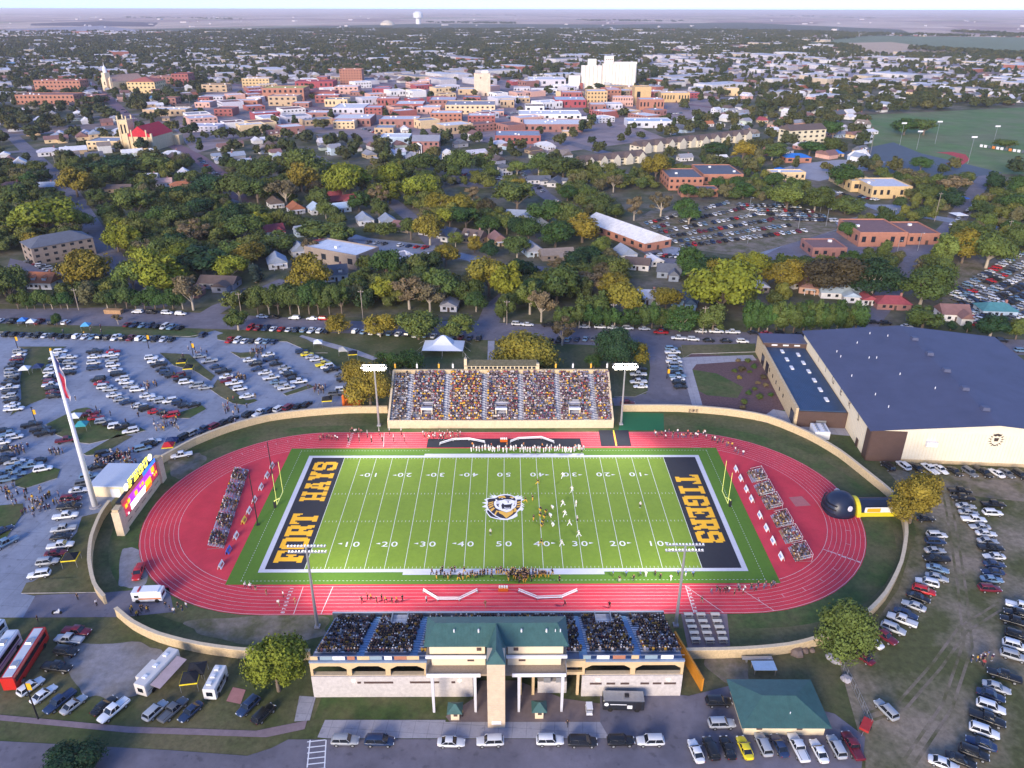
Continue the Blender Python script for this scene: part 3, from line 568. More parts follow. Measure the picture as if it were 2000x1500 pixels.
for a, b, n in ((NX0, -14, 3), (14.6, NX1, 2)):   # arcade with chamfered heads
    st_ = (b-a)/n
    for k in range(n):
        x0, x1 = a+k*st_, a+(k+1)*st_
        V = [(x0, 5.4), (x0+.45, 5.4), (x0+.45, 7.0), (x0+1.7, 7.75), (x1-1.7, 7.75), (x1-.45, 7.0), (x1-.45, 5.4), (x1, 5.4), (x1, 8.5), (x0, 8.5)]
        mb = MB(); N = len(V); mb.add([(x, -60.75, z) for x, z in V]+[(x, -60.2, z) for x, z in V], [tuple(range(N)), tuple(range(2*N-1, N-1, -1))]+[((i+1) % N, i, N+i, N+(i+1) % N) for i in range(N)]); np_(mb, 'arch', M_beam)
    np_(MB().box((a+b)/2, -57.5, 5.42, b-a-.2, .2, 2.2), 'concourse_wall', mat('dark_concourse', (.035, .04, .055), .8, .2, 1))  # near-black wall colour holds the shade behind the arcade
    np_(MB().box((a+b)/2, -60.5, 8.51, b-a+.2, .5, .35), 'parapet', mat('blue_ledge', (.20, .26, .36), .7, .1, 1))
    for k in range(n*3): np_(MB().box(a+.8+k*(b-a-1)/(n*3), -60.3, 8.87, 2.3*(1 if k % 3 else .6), .06, .85), 'rail_panel', (mat('terracotta_banner', (.40, .17, .10), .8, .1, 1), M_white, mat('glass_rail', (.25, .34, .40), .3, .05, 1), MATS['concrete_beam'])[(k*7+n) % 4])
    np_(MB().box((a+b)/2, -60.3, 9.75, b-a, .07, .07), 'hand_rail', M_steel)
np_(MB().box(4.5, -60.4, 5.3, 20.2, .5, .7), 'beam', M_beam); np_(MB().box(12.6, -60.6, 7.4, 5, .5, 1.5), 'beam', M_beam)
for X in (-5.2, 3.2, 5.6, 13.9): np_(MB().box(X, -60.3, 0, .5, .6, 5.3), 'pillar', M_beam)
np_(MB().box(4.6, -54.5, 0, 20, .3, 5.2), 'concourse_wall', MATS['dark_concourse'])  # same painted shade under the open middle of the stand
np_(MB().box(9.2, -59.6, 0, 5.4, 1.0, 3.0), 'ticket_counter', M_ash)
for k in range(2): np_(MB().box(8.2+k*2.3, -60.15, 3.05, 1.3, .5, 1.2), 'air_unit', M_steel)
for k, (X, w) in enumerate(((-26.6, .7), (-23, 5.4), (-14.5, 5.4), (-9.2, .7), (17.2, 2.2), (20, 1.6), (22.6, 1.6), (26.3, 1.6), (28.6, 1.6), (31, 2.2))):
    np_(MB().box(X, -60.93, 3.6 if X < 0 else 3.1, w, .08, .45), 'window', M_brown)
M_lampw = mat('lit_lamp', (1, .85, .55), .5, 0, emit=6)
for X in (-27.6, -8.0, 17.6, 30.6): np_(MB().box(X, -60.98, 4.15, .35, .12, .18), 'wall_lamp', M_lampw)
# press box
pb = link('press_box', None, ns, (-1.15, 52, 0))
M_teal = mat('teal_metal_roof', (.055, .135, .125), .65, .16, .8, metal=.1)
e0, e1, hw, za, zb = -62.3, -54.7, 12.9, 13.9, 16.0
mb = MB(); mb.add([(-hw, e0, za), (hw, e0, za), (hw, e1, za), (-hw, e1, za), (-hw+1.9, -58.6, zb), (hw-1.9, -58.6, zb)], [(0, 1, 5, 4), (1, 2, 5), (2, 3, 4, 5), (3, 0, 4), (3, 2, 1, 0)]); rf = mb.build('roof', M_teal, pb)
sm = MB()
for k in range(46):      # standing seams
    X = -hw+.35+k*.56; f_ = min(1, (hw-abs(X))/1.9); sm.tube((X, e0, za+.03), (X, e0+(-58.6-e0)*f_, za+(zb-za)*f_+.03), .025, n=4)
sm.build('seam', M_teal, rf)
mb = MB(); mb.add([(-1.7, -59, 13.95), (1.7, -59, 13.95), (1.7, -68.4, 15.9), (-1.7, -68.4, 15.9), (0, -58.8, 16.1), (0, -66.6, 17.3), (-1.7, -62.5, 13.9), (1.7, -62.5, 13.9)], [(6, 3, 5, 4), (2, 7, 4, 5), (3, 2, 5), (6, 7, 2, 3)]); mb.build('tower_roof', M_teal, rf)
for k, (X, r) in enumerate(((-7.6, .12), (-3.2, .16), (4.5, .16), (9, .16), (10.6, .08), (11.5, .1))): MB().tube((X, -60, 15.0), (X, -60, 15.8), r, n=7).build('vent_pipe', M_white, rf)
for s in (-1, 1):
    xm = s*7.0; MB().box(xm, -59, 11.9, 9.9, 6, 2.0).build('upper_wall', M_cream, pb)
    MB().box(xm+s*.2, -62.6, 11.55, 10.9, .35, .55).build('fascia', M_white, pb); MB().box(xm+s*.2, -61.3, 11.5, 10.9, 2.6, .04).build('ledge', M_wood, pb)
    MB().box(xm-s*.2, -60.2, 9.7, 9.6, 4.6, 1.78).build('lower_wall', M_cream, pb)
    MB().box(s*6.9, -62.5, 9.3, 11.3, 4.2, .35).build('balcony_deck', M_wood, pb); MB().box(s*7.6, -64.68, 9.15, 9.6, .16, .75).build('deck_edge', M_white, pb)
    MB().box(s*3.5 if s > 0 else -3.1, -62.03, 12.7, .85, .06, .75).build('window', M_brown, pb)
    MB().box(s*4.6, -62.53, 10.7, 1.2, .06, .4).build('window', M_brown, pb)
    MB().box(s*12.45, -63.5, 9.7, .08, 2, 1).build('rail', M_steel, pb)
for X in (-12.6, -5, 2.9, 10.7): MB().box(X+1.15, -64.3, 0, .42, .42, 9.2, tz=1.35).build('column', mat('column_grey', (.58, .58, .62), .6, .06, 1), pb)
MB().box(0, -66.2, 0, 3.1, 3.4, 15.85).build('tower', mat('tower_limestone', (.60, .47, .33), .85, .12, 1.2, bump=.3), pb)
MB().box(0, -67.95, 1.0, 1.7, .08, .8).build('plaque', M_white, pb)
mb = MB()
for k in range(30): mb.box(0, -67.905, .5+k*.5, 3.05, .02, .02)
mb.build('mortar_joint', M_ash, pb)
# ---------------------------------------------------------------- perimeter wall in four lengths
def wall(px, label, h=2.3):
    pts = [Vector((*G(x, y, 1.2), 0)) for x, y in px]; o = pts[0]
    Q = []
    for a, b in zip(pts, pts[1:]):       # Catmull-free smoothing: midpoints
        Q += [a, a*.67+b*.33, a*.33+b*.67]
    Q.append(pts[-1]); Q = [Q[0]]+[(Q[i-1]+Q[i]*2+Q[i+1])/4 for i in range(1, len(Q)-1)]+[Q[-1]]
    Q = [(p.x-o.x, p.y-o.y) for p in Q]
    t = thing('stone_wall', label, 'wall', (o.x, o.y, 0), 0, 'stone walls around the stadium'); MB().ridge(Q, .55, 0, h).build('wall', M_stone, t)
    for k in range(0, len(Q)-1, 3): MB().ridge(Q[k:k+4], .8, h, h+.14).build('cap_stone', M_cap, t)
    return t
wall([(757, 800), (682, 800), (600, 806), (525, 815), (450, 835), (380, 862), (317, 897)], 'curved pale limestone wall between parking lot and flag crowd to scoreboard')
wall([(215, 985), (197, 1010), (179, 1055), (175, 1100), (185, 1148), (205, 1172)], 'curved limestone wall running from scoreboard down to the gate')
wall([(228, 1195), (260, 1222), (310, 1246), (390, 1266), (490, 1279), (607, 1279)], 'curved limestone wall beside the coaches and campers')
wall([(1340, 1277), (1450, 1275), (1540, 1267), (1600, 1252), (1680, 1215), (1730, 1165), (1760, 1105), (1770, 1045), (1765, 1010), (1752, 990)], 'limestone wall curving round the track beside the grass car park')
wall([(1742, 968), (1725, 953), (1690, 925), (1640, 885), (1580, 850), (1500, 817), (1420, 804), (1330, 797), (1215, 797)], 'limestone wall curving below the blue roofed hall')
t = [o for o in bpy.data.objects if o.get('label', '').startswith('limestone wall curving below')][0]
for k, ch in enumerate('ΣΦΕ'): link('letter', textmesh(ch, 1.3, M_brown), t, (G(1346+k*7, 802, 1)[0]-t.location.x, G(1350, 803, 1)[1]-t.location.y-.35, 1.2), 0).rotation_euler = (pi/2, 0, -.1)
# ---------------------------------------------------------------- floodlights
M_hot = mat('hot_lamp', (1, .93, .78), .5, 0, emit=9)
M_cool = mat('lamp_shell', (.75, .75, .78), .35, .03, 1., metal=.2)
def flood(X, Y, face, label, pw):
    t = thing('floodlight_mast', label, 'floodlight', (X, Y, 0), 0 if face > 0 else pi, 'stadium floodlight masts')
    MB().tube((0, 0, 0), (0, 0, 20.6), .36, .20, 10).build('pole', M_steel, t); MB().box(0, 0, 0, 1.1, 1.1, .5).build('base', M_walk, t)
    for z in (19.2, 20.6): MB().box(0, .12, z, 7.6, .18, .16).build('cross_arm', M_steel, t)
    for z in ((19.3, 20.7) if face > 0 else (19.2, 20.0, 20.8)):
        n_ = 12 if face > 0 or z == 20.0 else 10
        for k in range(n_):
            x = (k-(n_-1)/2)*.655
            q = link('lamp', None, t, (x, .35, z+.1)); q.rotation_euler = (-.45, 0, 0)
            MB().tube((0, -.18, 0), (0, .2, 0), .12, .23, 8).build('housing', M_cool, q); MB().tube((0, .205, 0), (0, .23, 0), .21, .21, 8).build('lens', M_hot, q)
    for dx in (-2, 2):
        L_ = bpy.data.lights.new('flood_light', 'SPOT'); L_.energy = pw/2; L_.spot_size = radians(125); L_.spot_blend = .7; L_.shadow_soft_size = 1.2; L_.color = (1, .95, .83)
        o = bpy.data.objects.new('flood_light', L_); COL.objects.link(o); o.parent = t; o.location = (dx, 1.3, 20); d = Vector((-X*.5*face, 34, -20)); o.rotation_euler = (-d).to_track_quat('Z', 'Y').to_euler()
flood(-38.7, 43.4, -1, 'lit floodlight mast beside the tree at the packed grandstand', 12500)
flood(36.2, 43.9, -1, 'lit floodlight mast by the green turf corner', 12500)
flood(-38.7, -42.7, 1, 'floodlight mast with its back to us by the FORT lettering', 12500)
flood(36.0, -42.6, 1, 'floodlight mast with its back to us beside the picnic tables', 12500)
# ---------------------------------------------------------------- goal posts
for X, s, lab in ((-57.4, 1, 'yellow goal post behind the FORT HAYS end zone'), (56.9, -1, 'yellow goal post behind the TIGERS end zone')):
    t = thing('goal_post', lab, 'goal post', (X, 0, 0), 0, 'goal posts'); M_g = mat('goal_yellow', (.80, .85, .22), .4, .03, 1)
    MB().tube((-s*1.6, 0, 0), (-s*1.6, 0, 2.2), .11).tube((-s*1.6, 0, 2.2), (0, 0, 3.05), .11).build('gooseneck', M_g, t)
    MB().box(-s*1.6, 0, 0, .55, .55, 1.9).build('pad', M_black, t)
    MB().tube((0, -2.82, 3.05), (0, 2.82, 3.05), .09).build('crossbar', M_g, t)
    for q in (-1, 1): MB().tube((0, q*2.82, 3.05), (0, q*2.82, 12.2), .07, .06).build('upright', M_g, t)
# ---------------------------------------------------------------- scoreboard (stands along Y, faces +X)
sb = thing('scoreboard', 'stone pillared video scoreboard topped with yellow FHSU letters', 'scoreboard', (-93.4, 1.2, 0))
for y in (-11.6, 11.6):
    MB().box(0, y, 0, 1.9, 2.6, 6.9).build('pillar', M_cap, sb); MB().box(0, y, 6.9, 1.5, 2.2, .7).build('pillar_top', M_stone, sb)
MB().box(-.2, 0, 0, 1.2, 20.6, 2.9).build('base_wall', M_cap, sb); MB().box(-.3, 0, 2.95, 1.2, 20.4, 5.0).build('cabinet', M_black, sb)
def lit(n, c, e=.75): return mat(n, c, .5, .12, .9, emit=e)
def panel(y0, y1, z0, z1, m, x=.33, name='screen_panel'): return MB().box(x, (y0+y1)/2, z0, .06, y1-y0, z1-z0).build(name, m, sb)
panel(-9.9, 9.9, 3.1, 7.2, lit('screen_maroon', (.16, .012, .03))); panel(-6.5, 6.8, 4.9, 7.1, lit('screen_purple', (.17, .02, .26)), .40)
panel(-6.3, 2.2, 3.2, 4.85, lit('screen_white', (.75, .72, .75)), .46); panel(2.3, 5.6, 3.5, 5.6, lit('screen_orange', (.85, .25, .01)), .52); panel(1.6, 5.2, 3.1, 3.9, lit('screen_red', (.7, .07, .01)), .58)
panel(2.5, 9.9, 7.25, 8.3, lit('screen_blue', (.02, .09, .55)), .40); panel(-9.9, 2.4, 7.25, 8.2, lit('screen_brown', (.10, .03, .03)), .40)
for k, (y, z, w) in enumerate(((-8.5, 5.9, 1.1), (-8.3, 3.6, .5), (-6.9, 6.3, 1.2), (-2.9, 6.0, 1.4), (-.3, 6.3, .7), (1.0, 6.2, 1.0), (7.2, 6.4, 1.7), (7.6, 4.6, .7), (8.7, 4.7, .7), (6.9, 5.5, .4))): panel(y-w/2, y+w/2, z-w*.45, z+w*.45, MATS['screen_orange'] if k not in (1, 9) else MATS['screen_white'], .62, 'score_digit')
for k, (t_, y, z, s) in enumerate((('EXTRA', -1.8, 4.35, .75), ('POINT', -1.8, 3.65, .75))): o = link('screen_text', textmesh(t_, s, lit('screen_ink', (.05, .03, .2), .1)), sb, (.66, y, z)); o.rotation_euler = (pi/2, 0, pi/2)
M_fh = mat('lit_yellow_letter', (.80, .72, .05), .5, .03, 1, emit=.9)
MB().box(-.2, 1, 8.0, .5, 15, .35).build('sign_base', M_black, sb)
for k, ch in enumerate('FHSU'): o = glyph(ch, 2.5, 2.4).build('sign_letter', M_fh, sb, (.1, -3.2+k*2.9, 9.5)); o.rotation_euler = (pi/2, 0, pi/2)
for y in (-5.6, 8.4): MB().tube((-.1, y, 9.4), (.14, y, 9.4), .95, n=12).build('sign_disc', mat('lit_disc', (.75, .72, .35), .5, .1, 1, emit=.7), sb)
for k in range(5): o = link('base_text', textmesh(('SPONSORS', 'HOME', 'VISITOR', 'FIELD', 'STADIUM')[k] if 0 else '=====', .8, M_brown), sb, (.42, -8+k*4, 1.6)); o.rotation_euler = (pi/2, 0, pi/2)
# storage box behind the scoreboard
t = thing('storage_shed', 'cream storage box with pale flat roof behind the scoreboard', 'shed', (-103.8, 10.5, 0), -.03)
MB().box(0, 0, 0, 9.5, 11, 3.3).build('wall', M_cream, t); MB().box(0, 0, 3.31, 9.9, 11.4, .25).build('roof', mat('pale_roof', (.50, .55, .66), .6, .05, 1), t); MB().box(2, -5.55, 0, 2.6, .1, 2.6).build('door', M_white, t)
# flag pole
t = thing('flag_pole', 'towering white tapered flag pole with a limp flag', 'flag pole', (-105.6, .7, 0))
MB().tube((0, 0, 0), (0, 0, 44), .75, .30, 14).build('pole', M_white, t, smooth=True); MB().tube((0, 0, 0), (0, 0, .4), 1.5, 1.4, 14).build('base', M_walk, t)
MB().tube((0, 0, 44), (0, 0, 44.6), .3, .2, 8).build('finial', M_gold, t)
fl = MB(); nn = 9
for k in range(nn): z = 42.5-k*1.35; a = .15+.45*min(1, k/3)*(1+.3*sin(k*2.1)); w_ = .4*sin(k*1.7); fl.v += [(.35, 0, z), (.5+a, w_, z-.5), (.9+a*.9, -w_*.7, z-1)]; fl.m += []
F = []
for k in range(nn-1): o = 3*k; F += [(o, o+1, o+4, o+3), (o+1, o+2, o+5, o+4)]
fl.f = F; fl.m = [2 if k < 6 and k % 2 == 0 else k % 2 for k in range(len(F))]; fl.build('flag', [mat('flag_red', (.40, .02, .05), .8, .1, 2), mat('flag_white', (.6, .55, .58), .8, .1, 2), mat('flag_blue', (.03, .04, .16), .8, .1, 2)], t)
# ---------------------------------------------------------------- inflatable helmet tunnel
t = thing('inflatable_tunnel', 'black inflatable helmet with yellow banded entry tunnel', 'inflatable tunnel', (86.2, -1.6, 0), .02)
M_vin = mat('navy_vinyl', (.014, .022, .05), .35, .1, .6)
sec = []
for a in np.linspace(0, pi, 11):
    R = 4.1*sin(a)**.62+.03; x = -3.9*cos(a)-.2; sec.append([(x, R*1.0*cos(b), max(0, R*1.35*sin(b)+(.25 if 0 else 0))) for b in np.linspace(-.05, pi+.05, 13)])
MB().loft(sec, 0, True).build('helmet', M_vin, t, smooth=True)
for z0, r in ((1.0, 4.25), (2.2, 4.2), (3.3, 4.0)):
    fm = MB(); pr = None
    for a in np.linspace(2.15, 2*pi-2.15, 9):
        p = (r*1.02*cos(a)-.1, r*sin(a)*.98, z0);
        if pr: fm.tube(pr, p, .16, n=6)
        pr = p
    fm.build('face_guard', M_black, t)
for s in (-1, 1): MB().tube((.6, s*4.02-s*.05, 3.2), (.7, s*4.2, 3.25), .75, .7, 10).build('helmet_emblem', M_ew, t)
def arch(x0, x1, r, m, name):
    s2 = [[(x, r*cos(b), r*1.12*sin(b)) for b in np.linspace(0, pi, 12)] for x in (x0, x1)]; return MB().loft(s2, 0, True).build(name, m, t, smooth=False)
arch(3.6, 14.6, 3.0, M_vin, 'tunnel'); arch(3.2, 4.2, 3.45, M_yel, 'band'); arch(13.9, 14.8, 3.4, M_yel, 'band')
MB().box(9, -3.07, .05, 9.6, .12, 1.2).build('side_stripe', M_yel, t); MB().box(9.2, -2.95, 1.26, 8.2, .14, 1.5, ty=.4).build('side_banner', M_white, t); MB().box(7.4, -3.02, 1.4, 3.4, .1, 1.1).build('side_badge', M_gold, t)
# ---------------------------------------------------------------- end zone bleachers, sign boards
def bleacher(x, y, w, label, grp, cage=True, face=-1, rz=0):
    t = thing('bleacher', label, 'bleacher', (x, y, 0), rz, grp)
    for i in range(5):
        X = -face*(i-2)*.72; MB().box(X, 0, .35+i*.25, .3, w, .06).build('seat_plank', M_bench, t); MB().box(X+face*.35, 0, .12+i*.25, .28, w, .05).build('foot_plank', M_bench, t)
    for yy in (-w/2+.15, 0, w/2-.15): MB().box(-face*.2, yy, 0, 3.4, .08, .16).build('frame_rail', M_steel, t)
    if cage:
        q = MB(); xb = -face*1.9
        for yy in np.linspace(-w/2, w/2, 5): q.tube((xb, yy, 0), (xb, yy, 2.3), .03, n=5)
        for z in (1.5, 2.3): q.tube((xb, -w/2, z), (xb, w/2, z), .03, n=5)
        for s in (-1, 1):
            for z in (1.0, 1.7): q.tube((xb, s*w/2, z+.6), (face*1.2, s*w/2, z-.3), .03, n=5)
        q.build('guard_rail', M_white, t)
    return t
for k, (x, y) in enumerate(((69.4, 13.6), (69.4, 7.1), (69.6, 1.0), (69.7, -6.6), (69.8, -13.0), (69.9, -19.6))):
    bleacher(x, y, 5.2, ('bleacher farthest from us', 'second bleacher from the far end', 'third bleacher from the far end', 'third bleacher from the near end', 'second bleacher from the near end', 'bleacher nearest to us')[k]+' in the railed row behind TIGERS', 'bleachers behind the TIGERS end zone')
for k, y in enumerate((14.5, 7.5, .5, -6.5, -13.5)):
    bleacher(-70.9+.1*k*0+(-.22*(y))*-.0-(y+13.5)*.13+1.8, y, 6.8, ('farthest', 'second farthest', 'middle', 'second nearest', 'nearest')[k]+' of five open bleachers in the line by the scoreboard', 'bleachers by the scoreboard', False, 1, .12)
def signboard(x, y, rz, label, c=(.78, .8, .82), lean=.45):
    t = thing('sign_board', label, 'sign board', (x, y, 0), rz, 'a-frame sponsor boards')
    for s in (-1, 1):
        o = MB().box(0, 0, 0, .06, 2.3, 1.35).build('board', M_obj, t, (s*.42, 0, .05), col=c); o.rotation_euler = (0, -s*.5*lean*1.4, 0)
    o = MB().box(0, 0, 0, .03, 1.2, .5).build('print', M_obj, t, (.46, 0, .5), col=(.45, .12, .1)); o.rotation_euler = (0, -.31, 0)
    o = MB().box(0, 0, 0, .03, 1.2, .5).build('print', M_obj, t, (-.46, 0, .5), col=(.25, .35, .6)); o.rotation_euler = (0, .31, 0)
for k, y in enumerate((19.5, 14.5, 8.8, 2.8, -2.0, -6.1, -12.4, -17.9, -23.3)): signboard(-65.2, y, 0, '%s sponsor board from the far end beside the FORT HAYS end zone' % ordn(k+1), (.80, .60, .08) if k == 5 else ((.05, .15, .6) if k == 7 else (.78, .8, .82)))
for k, y in enumerate((17.2, 12.5, 7.2, 2.6, -4.6, -9.9, -15.0, -20.9)): signboard(64.8+.05*k, y, 0, '%s sponsor board from the far end beside the TIGERS end zone' % ordn(k+1))
# ---------------------------------------------------------------- buildings
PAL = dict(red=(.32, .105, .095), brick=(.31, .15, .13), orange=(.40, .18, .125), crimson=(.33, .07, .085), cream=(.66, .50, .30), tan=(.50, .36, .23), white=(.72, .70, .70), lav=(.55, .53, .60), pink=(.60, .36, .30), brown=(.16, .10, .08), grey=(.30, .30, .34),
           yellow=(.58, .42, .22), blue=(.14, .24, .42), black=(.03, .03, .04), lblue=(.45, .55, .66), maroon=(.20, .035, .05), dbrown=(.13, .095, .085), slate=(.12, .13, .16), navy=(.03, .06, .12), orangeroof=(.42, .15, .07), greyblue=(.28, .32, .40), teal=(.07, .22, .24), rbrown=(.22, .12, .11), taupe=(.26, .21, .18), pale=(.6, .6, .66), gold=(.58, .40, .20), mint=(.5, .56, .5))
def C(c): return PAL[c] if isinstance(c, str) else c
WALLM = mat('building_wall', obj=True, rough=.85, var=.12, scale=.6); ROOFM = mat('building_roof', obj=True, rough=.8, var=.16, scale=.5)
UNIT = MB().box(0, 0, 0, 1, 1, 1).mesh('window_block', M_glass); UNITW = MB().box(0, 0, 0, 1, 1, 1).mesh('trim_block', M_white); UNITD = MB().box(0, 0, 0, 1, 1, 1).mesh('door_block', M_brown); UNITO = MB().box(0, 0, 0, 1, 1, 1).mesh('plain_block', WALLM)
def blk(name, me, par, x, y, z, sx, sy, sz, col=None): o = link(name, me, par, (x, y, z), 0, col); o.scale = (sx, sy, sz); return o
def gable(L, D, z, h, o=.4, axis='x'):
    "roof body with ridge along axis"
    mb = MB(); a, b = L/2+o, D/2+o
    if axis == 'x': V = [(-a, -b, z), (a, -b, z), (a, b, z), (-a, b, z), (-a, 0, z+h), (a, 0, z+h)]; F = [(0, 1, 5, 4), (2, 3, 4, 5), (1, 2, 5), (3, 0, 4), (3, 2, 1, 0)]
    else: V = [(-a, -b, z), (a, -b, z), (a, b, z), (-a, b, z), (0, -b, z+h), (0, b, z+h)]; F = [(1, 2, 5, 4), (3, 0, 4, 5), (0, 1, 4), (2, 3, 5), (3, 2, 1, 0)]
    return mb.add(V, F)
def hip(L, D, z, h, o=.5):
    a, b = L/2+o, D/2+o; k = min(a, b); V = [(-a, -b, z), (a, -b, z), (a, b, z), (-a, b, z)]
    if a >= b: V += [(-a+b*.9, 0, z+h), (a-b*.9, 0, z+h)]; F = [(0, 1, 5, 4), (1, 2, 5), (2, 3, 4, 5), (3, 0, 4), (3, 2, 1, 0)]
    else: V += [(0, -b+a*.9, z+h), (0, b-a*.9, z+h)]; F = [(0, 1, 4), (1, 2, 5, 4), (2, 3, 5), (3, 0, 4, 5), (3, 2, 1, 0)]
    return MB().add(V, F)
def gable_wall(L, D, h, rise, axis):
    "box walls with filled gable ends"
    mb = MB().box(0, 0, 0, L, D, h)
    if axis == 'x':
        for s in (-1, 1): mb.add([(s*L/2, -D/2, h), (s*L/2, D/2, h), (s*L/2, 0, h+rise)], [(0, 1, 2) if s > 0 else (1, 0, 2)])
    else:
        for s in (-1, 1): mb.add([(-L/2, s*D/2, h), (L/2, s*D/2, h), (0, s*D/2, h+rise)], [(0, 1, 2) if s < 0 else (1, 0, 2)])
    return mb
OCC = []     # occupied circles, world
def bldg(x0, x1, yb, hp, D, wall, roof, label, name='commercial_building', cat='building', y1=None, kind='flat', rows=1, cols=None, rise=2.5, side=True, group=None, hm=None, door=True, ac=True):
    A = Vector(G(x0, yb)); B = Vector(G(x1, yb if y1 is None else y1)); L = (B-A).length; rz = atan2(B.y-A.y, B.x-A.x); h = hm or HT((x0+x1)/2, (yb+(y1 or yb))/2, (yb+(y1 or yb))/2-hp)
    n = Vector((-sin(rz), cos(rz))); Cn = (A+B)/2+n*D/2; t = thing(name, label, cat, (Cn.x, Cn.y, 0), rz, group); OCC.append((Cn.x, Cn.y, max(L, D)*.6))
    if kind == 'flat':
        MB().box(0, 0, 0, L, D, h).build('wall', WALLM, t, col=C(wall)); MB().box(0, 0, h+.003, L-.8, D-.8, .12).build('roof', ROOFM, t, col=C(roof))
        mb = MB()
        for x, y, sx, sy in ((0, -D/2+.2, L, .36), (0, D/2-.2, L, .36), (-L/2+.2, 0, .36, D-.76), (L/2-.2, 0, .36, D-.76)): mb.box(x, y, h+.004, sx, sy, .7)
        mb.build('parapet', WALLM, t, col=[c*1.08 for c in C(wall)])
        if ac:
            for k in range(max(1, int(L/14))): blk('roof_unit', UNITW, t, RND.uniform(-.4, .4)*L, RND.uniform(-.3, .3)*D, h+.13, 1.8, 1.4, 1.1)
    elif kind in 'xy':
        gable_wall(L, D, h, rise*.98, kind).build('wall', WALLM, t, col=C(wall)); gable(L, D, h+.01, rise, .5, kind).build('roof', ROOFM, t, col=C(roof))
    else: MB().box(0, 0, 0, L, D, h).build('wall', WALLM, t, col=C(wall)); hip(L, D, h, rise).build('roof', ROOFM, t, col=C(roof))
    cols = cols or max(2, int(L/4.5)); fh = h/rows
    for r in range(rows):
        for c in range(cols):
            if door and r == 0 and c == cols//2: blk('door', UNITD, t, (c+.5)*L/cols-L/2, -D/2, .02, 1.6, .14, min(2.4, fh*.8)); continue
            blk('window', UNIT, t, (c+.5)*L/cols-L/2, -D/2, r*fh+fh*.35, L/cols*.42, .14, fh*.42)
        if side:
            k = max(1, int(D/7))
            for c in range(k):
                for s in (-1, 1): blk('window', UNIT, t, s*L/2, (c+.5)*D/k-D/2, r*fh+fh*.35, .14, D/k*.35, fh*.42)
    return t
# recreation hall
rc = thing('recreation_hall', 'huge hall with indigo metal roof and TIGERS on its cream side', 'hall', (103.3, 22.6, 0), -.088)
LH, DH, EH, RH = 66, 73, 10.1, 13.2
V = [(0, 0, 0), (LH, 0, 0), (LH, DH, 0), (0, DH, 0), (0, 0, EH), (LH, 0, EH), (LH, DH, EH), (0, DH, EH), (LH/2, 0, RH), (LH/2, DH, RH)]
M_ceml = mat('cream_cladding', (.76, .69, .54), .6, .05, .5)
MB().add(V, [(0, 1, 5, 8, 4), (1, 2, 6, 5), (2, 3, 7, 9, 6), (3, 0, 4, 7)]).build('wall', M_ceml, rc)
M_ind = mat('indigo_metal_roof', (.090, .095, .155), .6, .12, .12, metal=.1); oh = .9
mb = MB().add([(-oh, -oh, EH-.05), (LH/2, -oh, RH+.1), (LH+oh, -oh, EH-.05), (LH+oh, DH+oh, EH-.05), (LH/2, DH+oh, RH+.1), (-oh, DH+oh, EH-.05)], [(0, 1, 4, 5), (1, 2, 3, 4)]); rf = mb.build('roof', M_ind, rc)
mb = MB()
for k in range(60): y = -oh+.6+k*1.24; mb.add([(-oh, y, EH-.03), (-oh, y+.07, EH-.03), (LH/2, y+.07, RH+.13), (LH/2, y, RH+.13)], [(0, 3, 2, 1)])
mb.build('seam', mat('roof_seam', (.085, .095, .16), .5, .05, 1), rf)
for k in range(5): MB().box(LH/2+.4, 9+k*13, RH-.1, 2.2, 2.2, 1.1, tz=.8).build('ridge_vent', MATS['roof_seam'], rf)
for k in range(11): MB().tube((6+RND.random()*54, 6+RND.random()*60, EH), (0, 0, 0), .01) if 0 else None
for k in range(12):
    x, y = RND.uniform(4, 30), RND.uniform(5, 68); z = EH+(RH-EH)*x/33; MB().tube((x, y, z-.1), (x, y, z+.8), .12, n=6).build('vent_pipe', M_white, rf)
MB().box(4.7, -.1, 0, 9.6, .3, EH-.2).build('brown_panel', M_brown, rc); MB().box(-.1, 1.6, 0, .3, 3.2, EH-.2).build('brown_panel', M_brown, rc)
MB().box(16.5, -.6, 5.9, 3.0, 1.2, 1.4).build('wall_unit', M_white, rc); MB().box(-.2, 8, 0, .2, 1.6, 2.5).build('door', M_brown, rc)
for k, ch in enumerate('TIGERS'): o = link('letter', textmesh(ch, 3.6, M_brown, 0, 0), rc, (-.08, 53-k*8.4, 8.1)); o.rotation_euler = (pi/2, 0, -pi/2)
mb = MB()
for k in range(60): mb.box(10.4+k*.92, -.03, .1, .05, .06, EH-.4)
for k in range(56): mb.box(-.03, 4+k*1.22, .1, .06, .05, EH-.4)
mb.build('cladding_rib', mat('cladding_rib', (.70, .60, .43), .6, .05, .5), rc)
MB().box(LH/2, -.12, 0, LH-.2, .2, 1.0).build('base_course', M_stone, rc); MB().box(LH/2, -.95, EH-.35, LH+1.8, .12, .3).build('gutter', M_brown, rc) if 0 else None
em = link('wall_emblem', None, rc, (33.6, -.1, 8.5)); em.rotation_euler = (pi/2, 0, 0)
def flatp(pts, z, m, par): return MB().add([(x, y, z) for x, y in pts], [tuple(range(len(pts)))]).build('emblem_shape', m, par)
M_dk = mat('emblem_brown', (.05, .035, .03), .7, .1, 2)
for s in (-1, 1):
    for k in range(6):
        a = .9-k*.42; x0, y0, x1, y1 = s*1.35*cos(a), 1.6*sin(a), s*2.25*cos(a+.12), 2.35*sin(a+.1); n_ = Vector((-(y1-y0), x1-x0)).normalized()*.2; q = [(x0-n_.x, y0-n_.y), (x1, y1), (x0+n_.x, y0+n_.y)]; flatp(q if (x1-x0)*n_.y-(y1-y0)*n_.x < 0 else q, .02, M_dk, em)
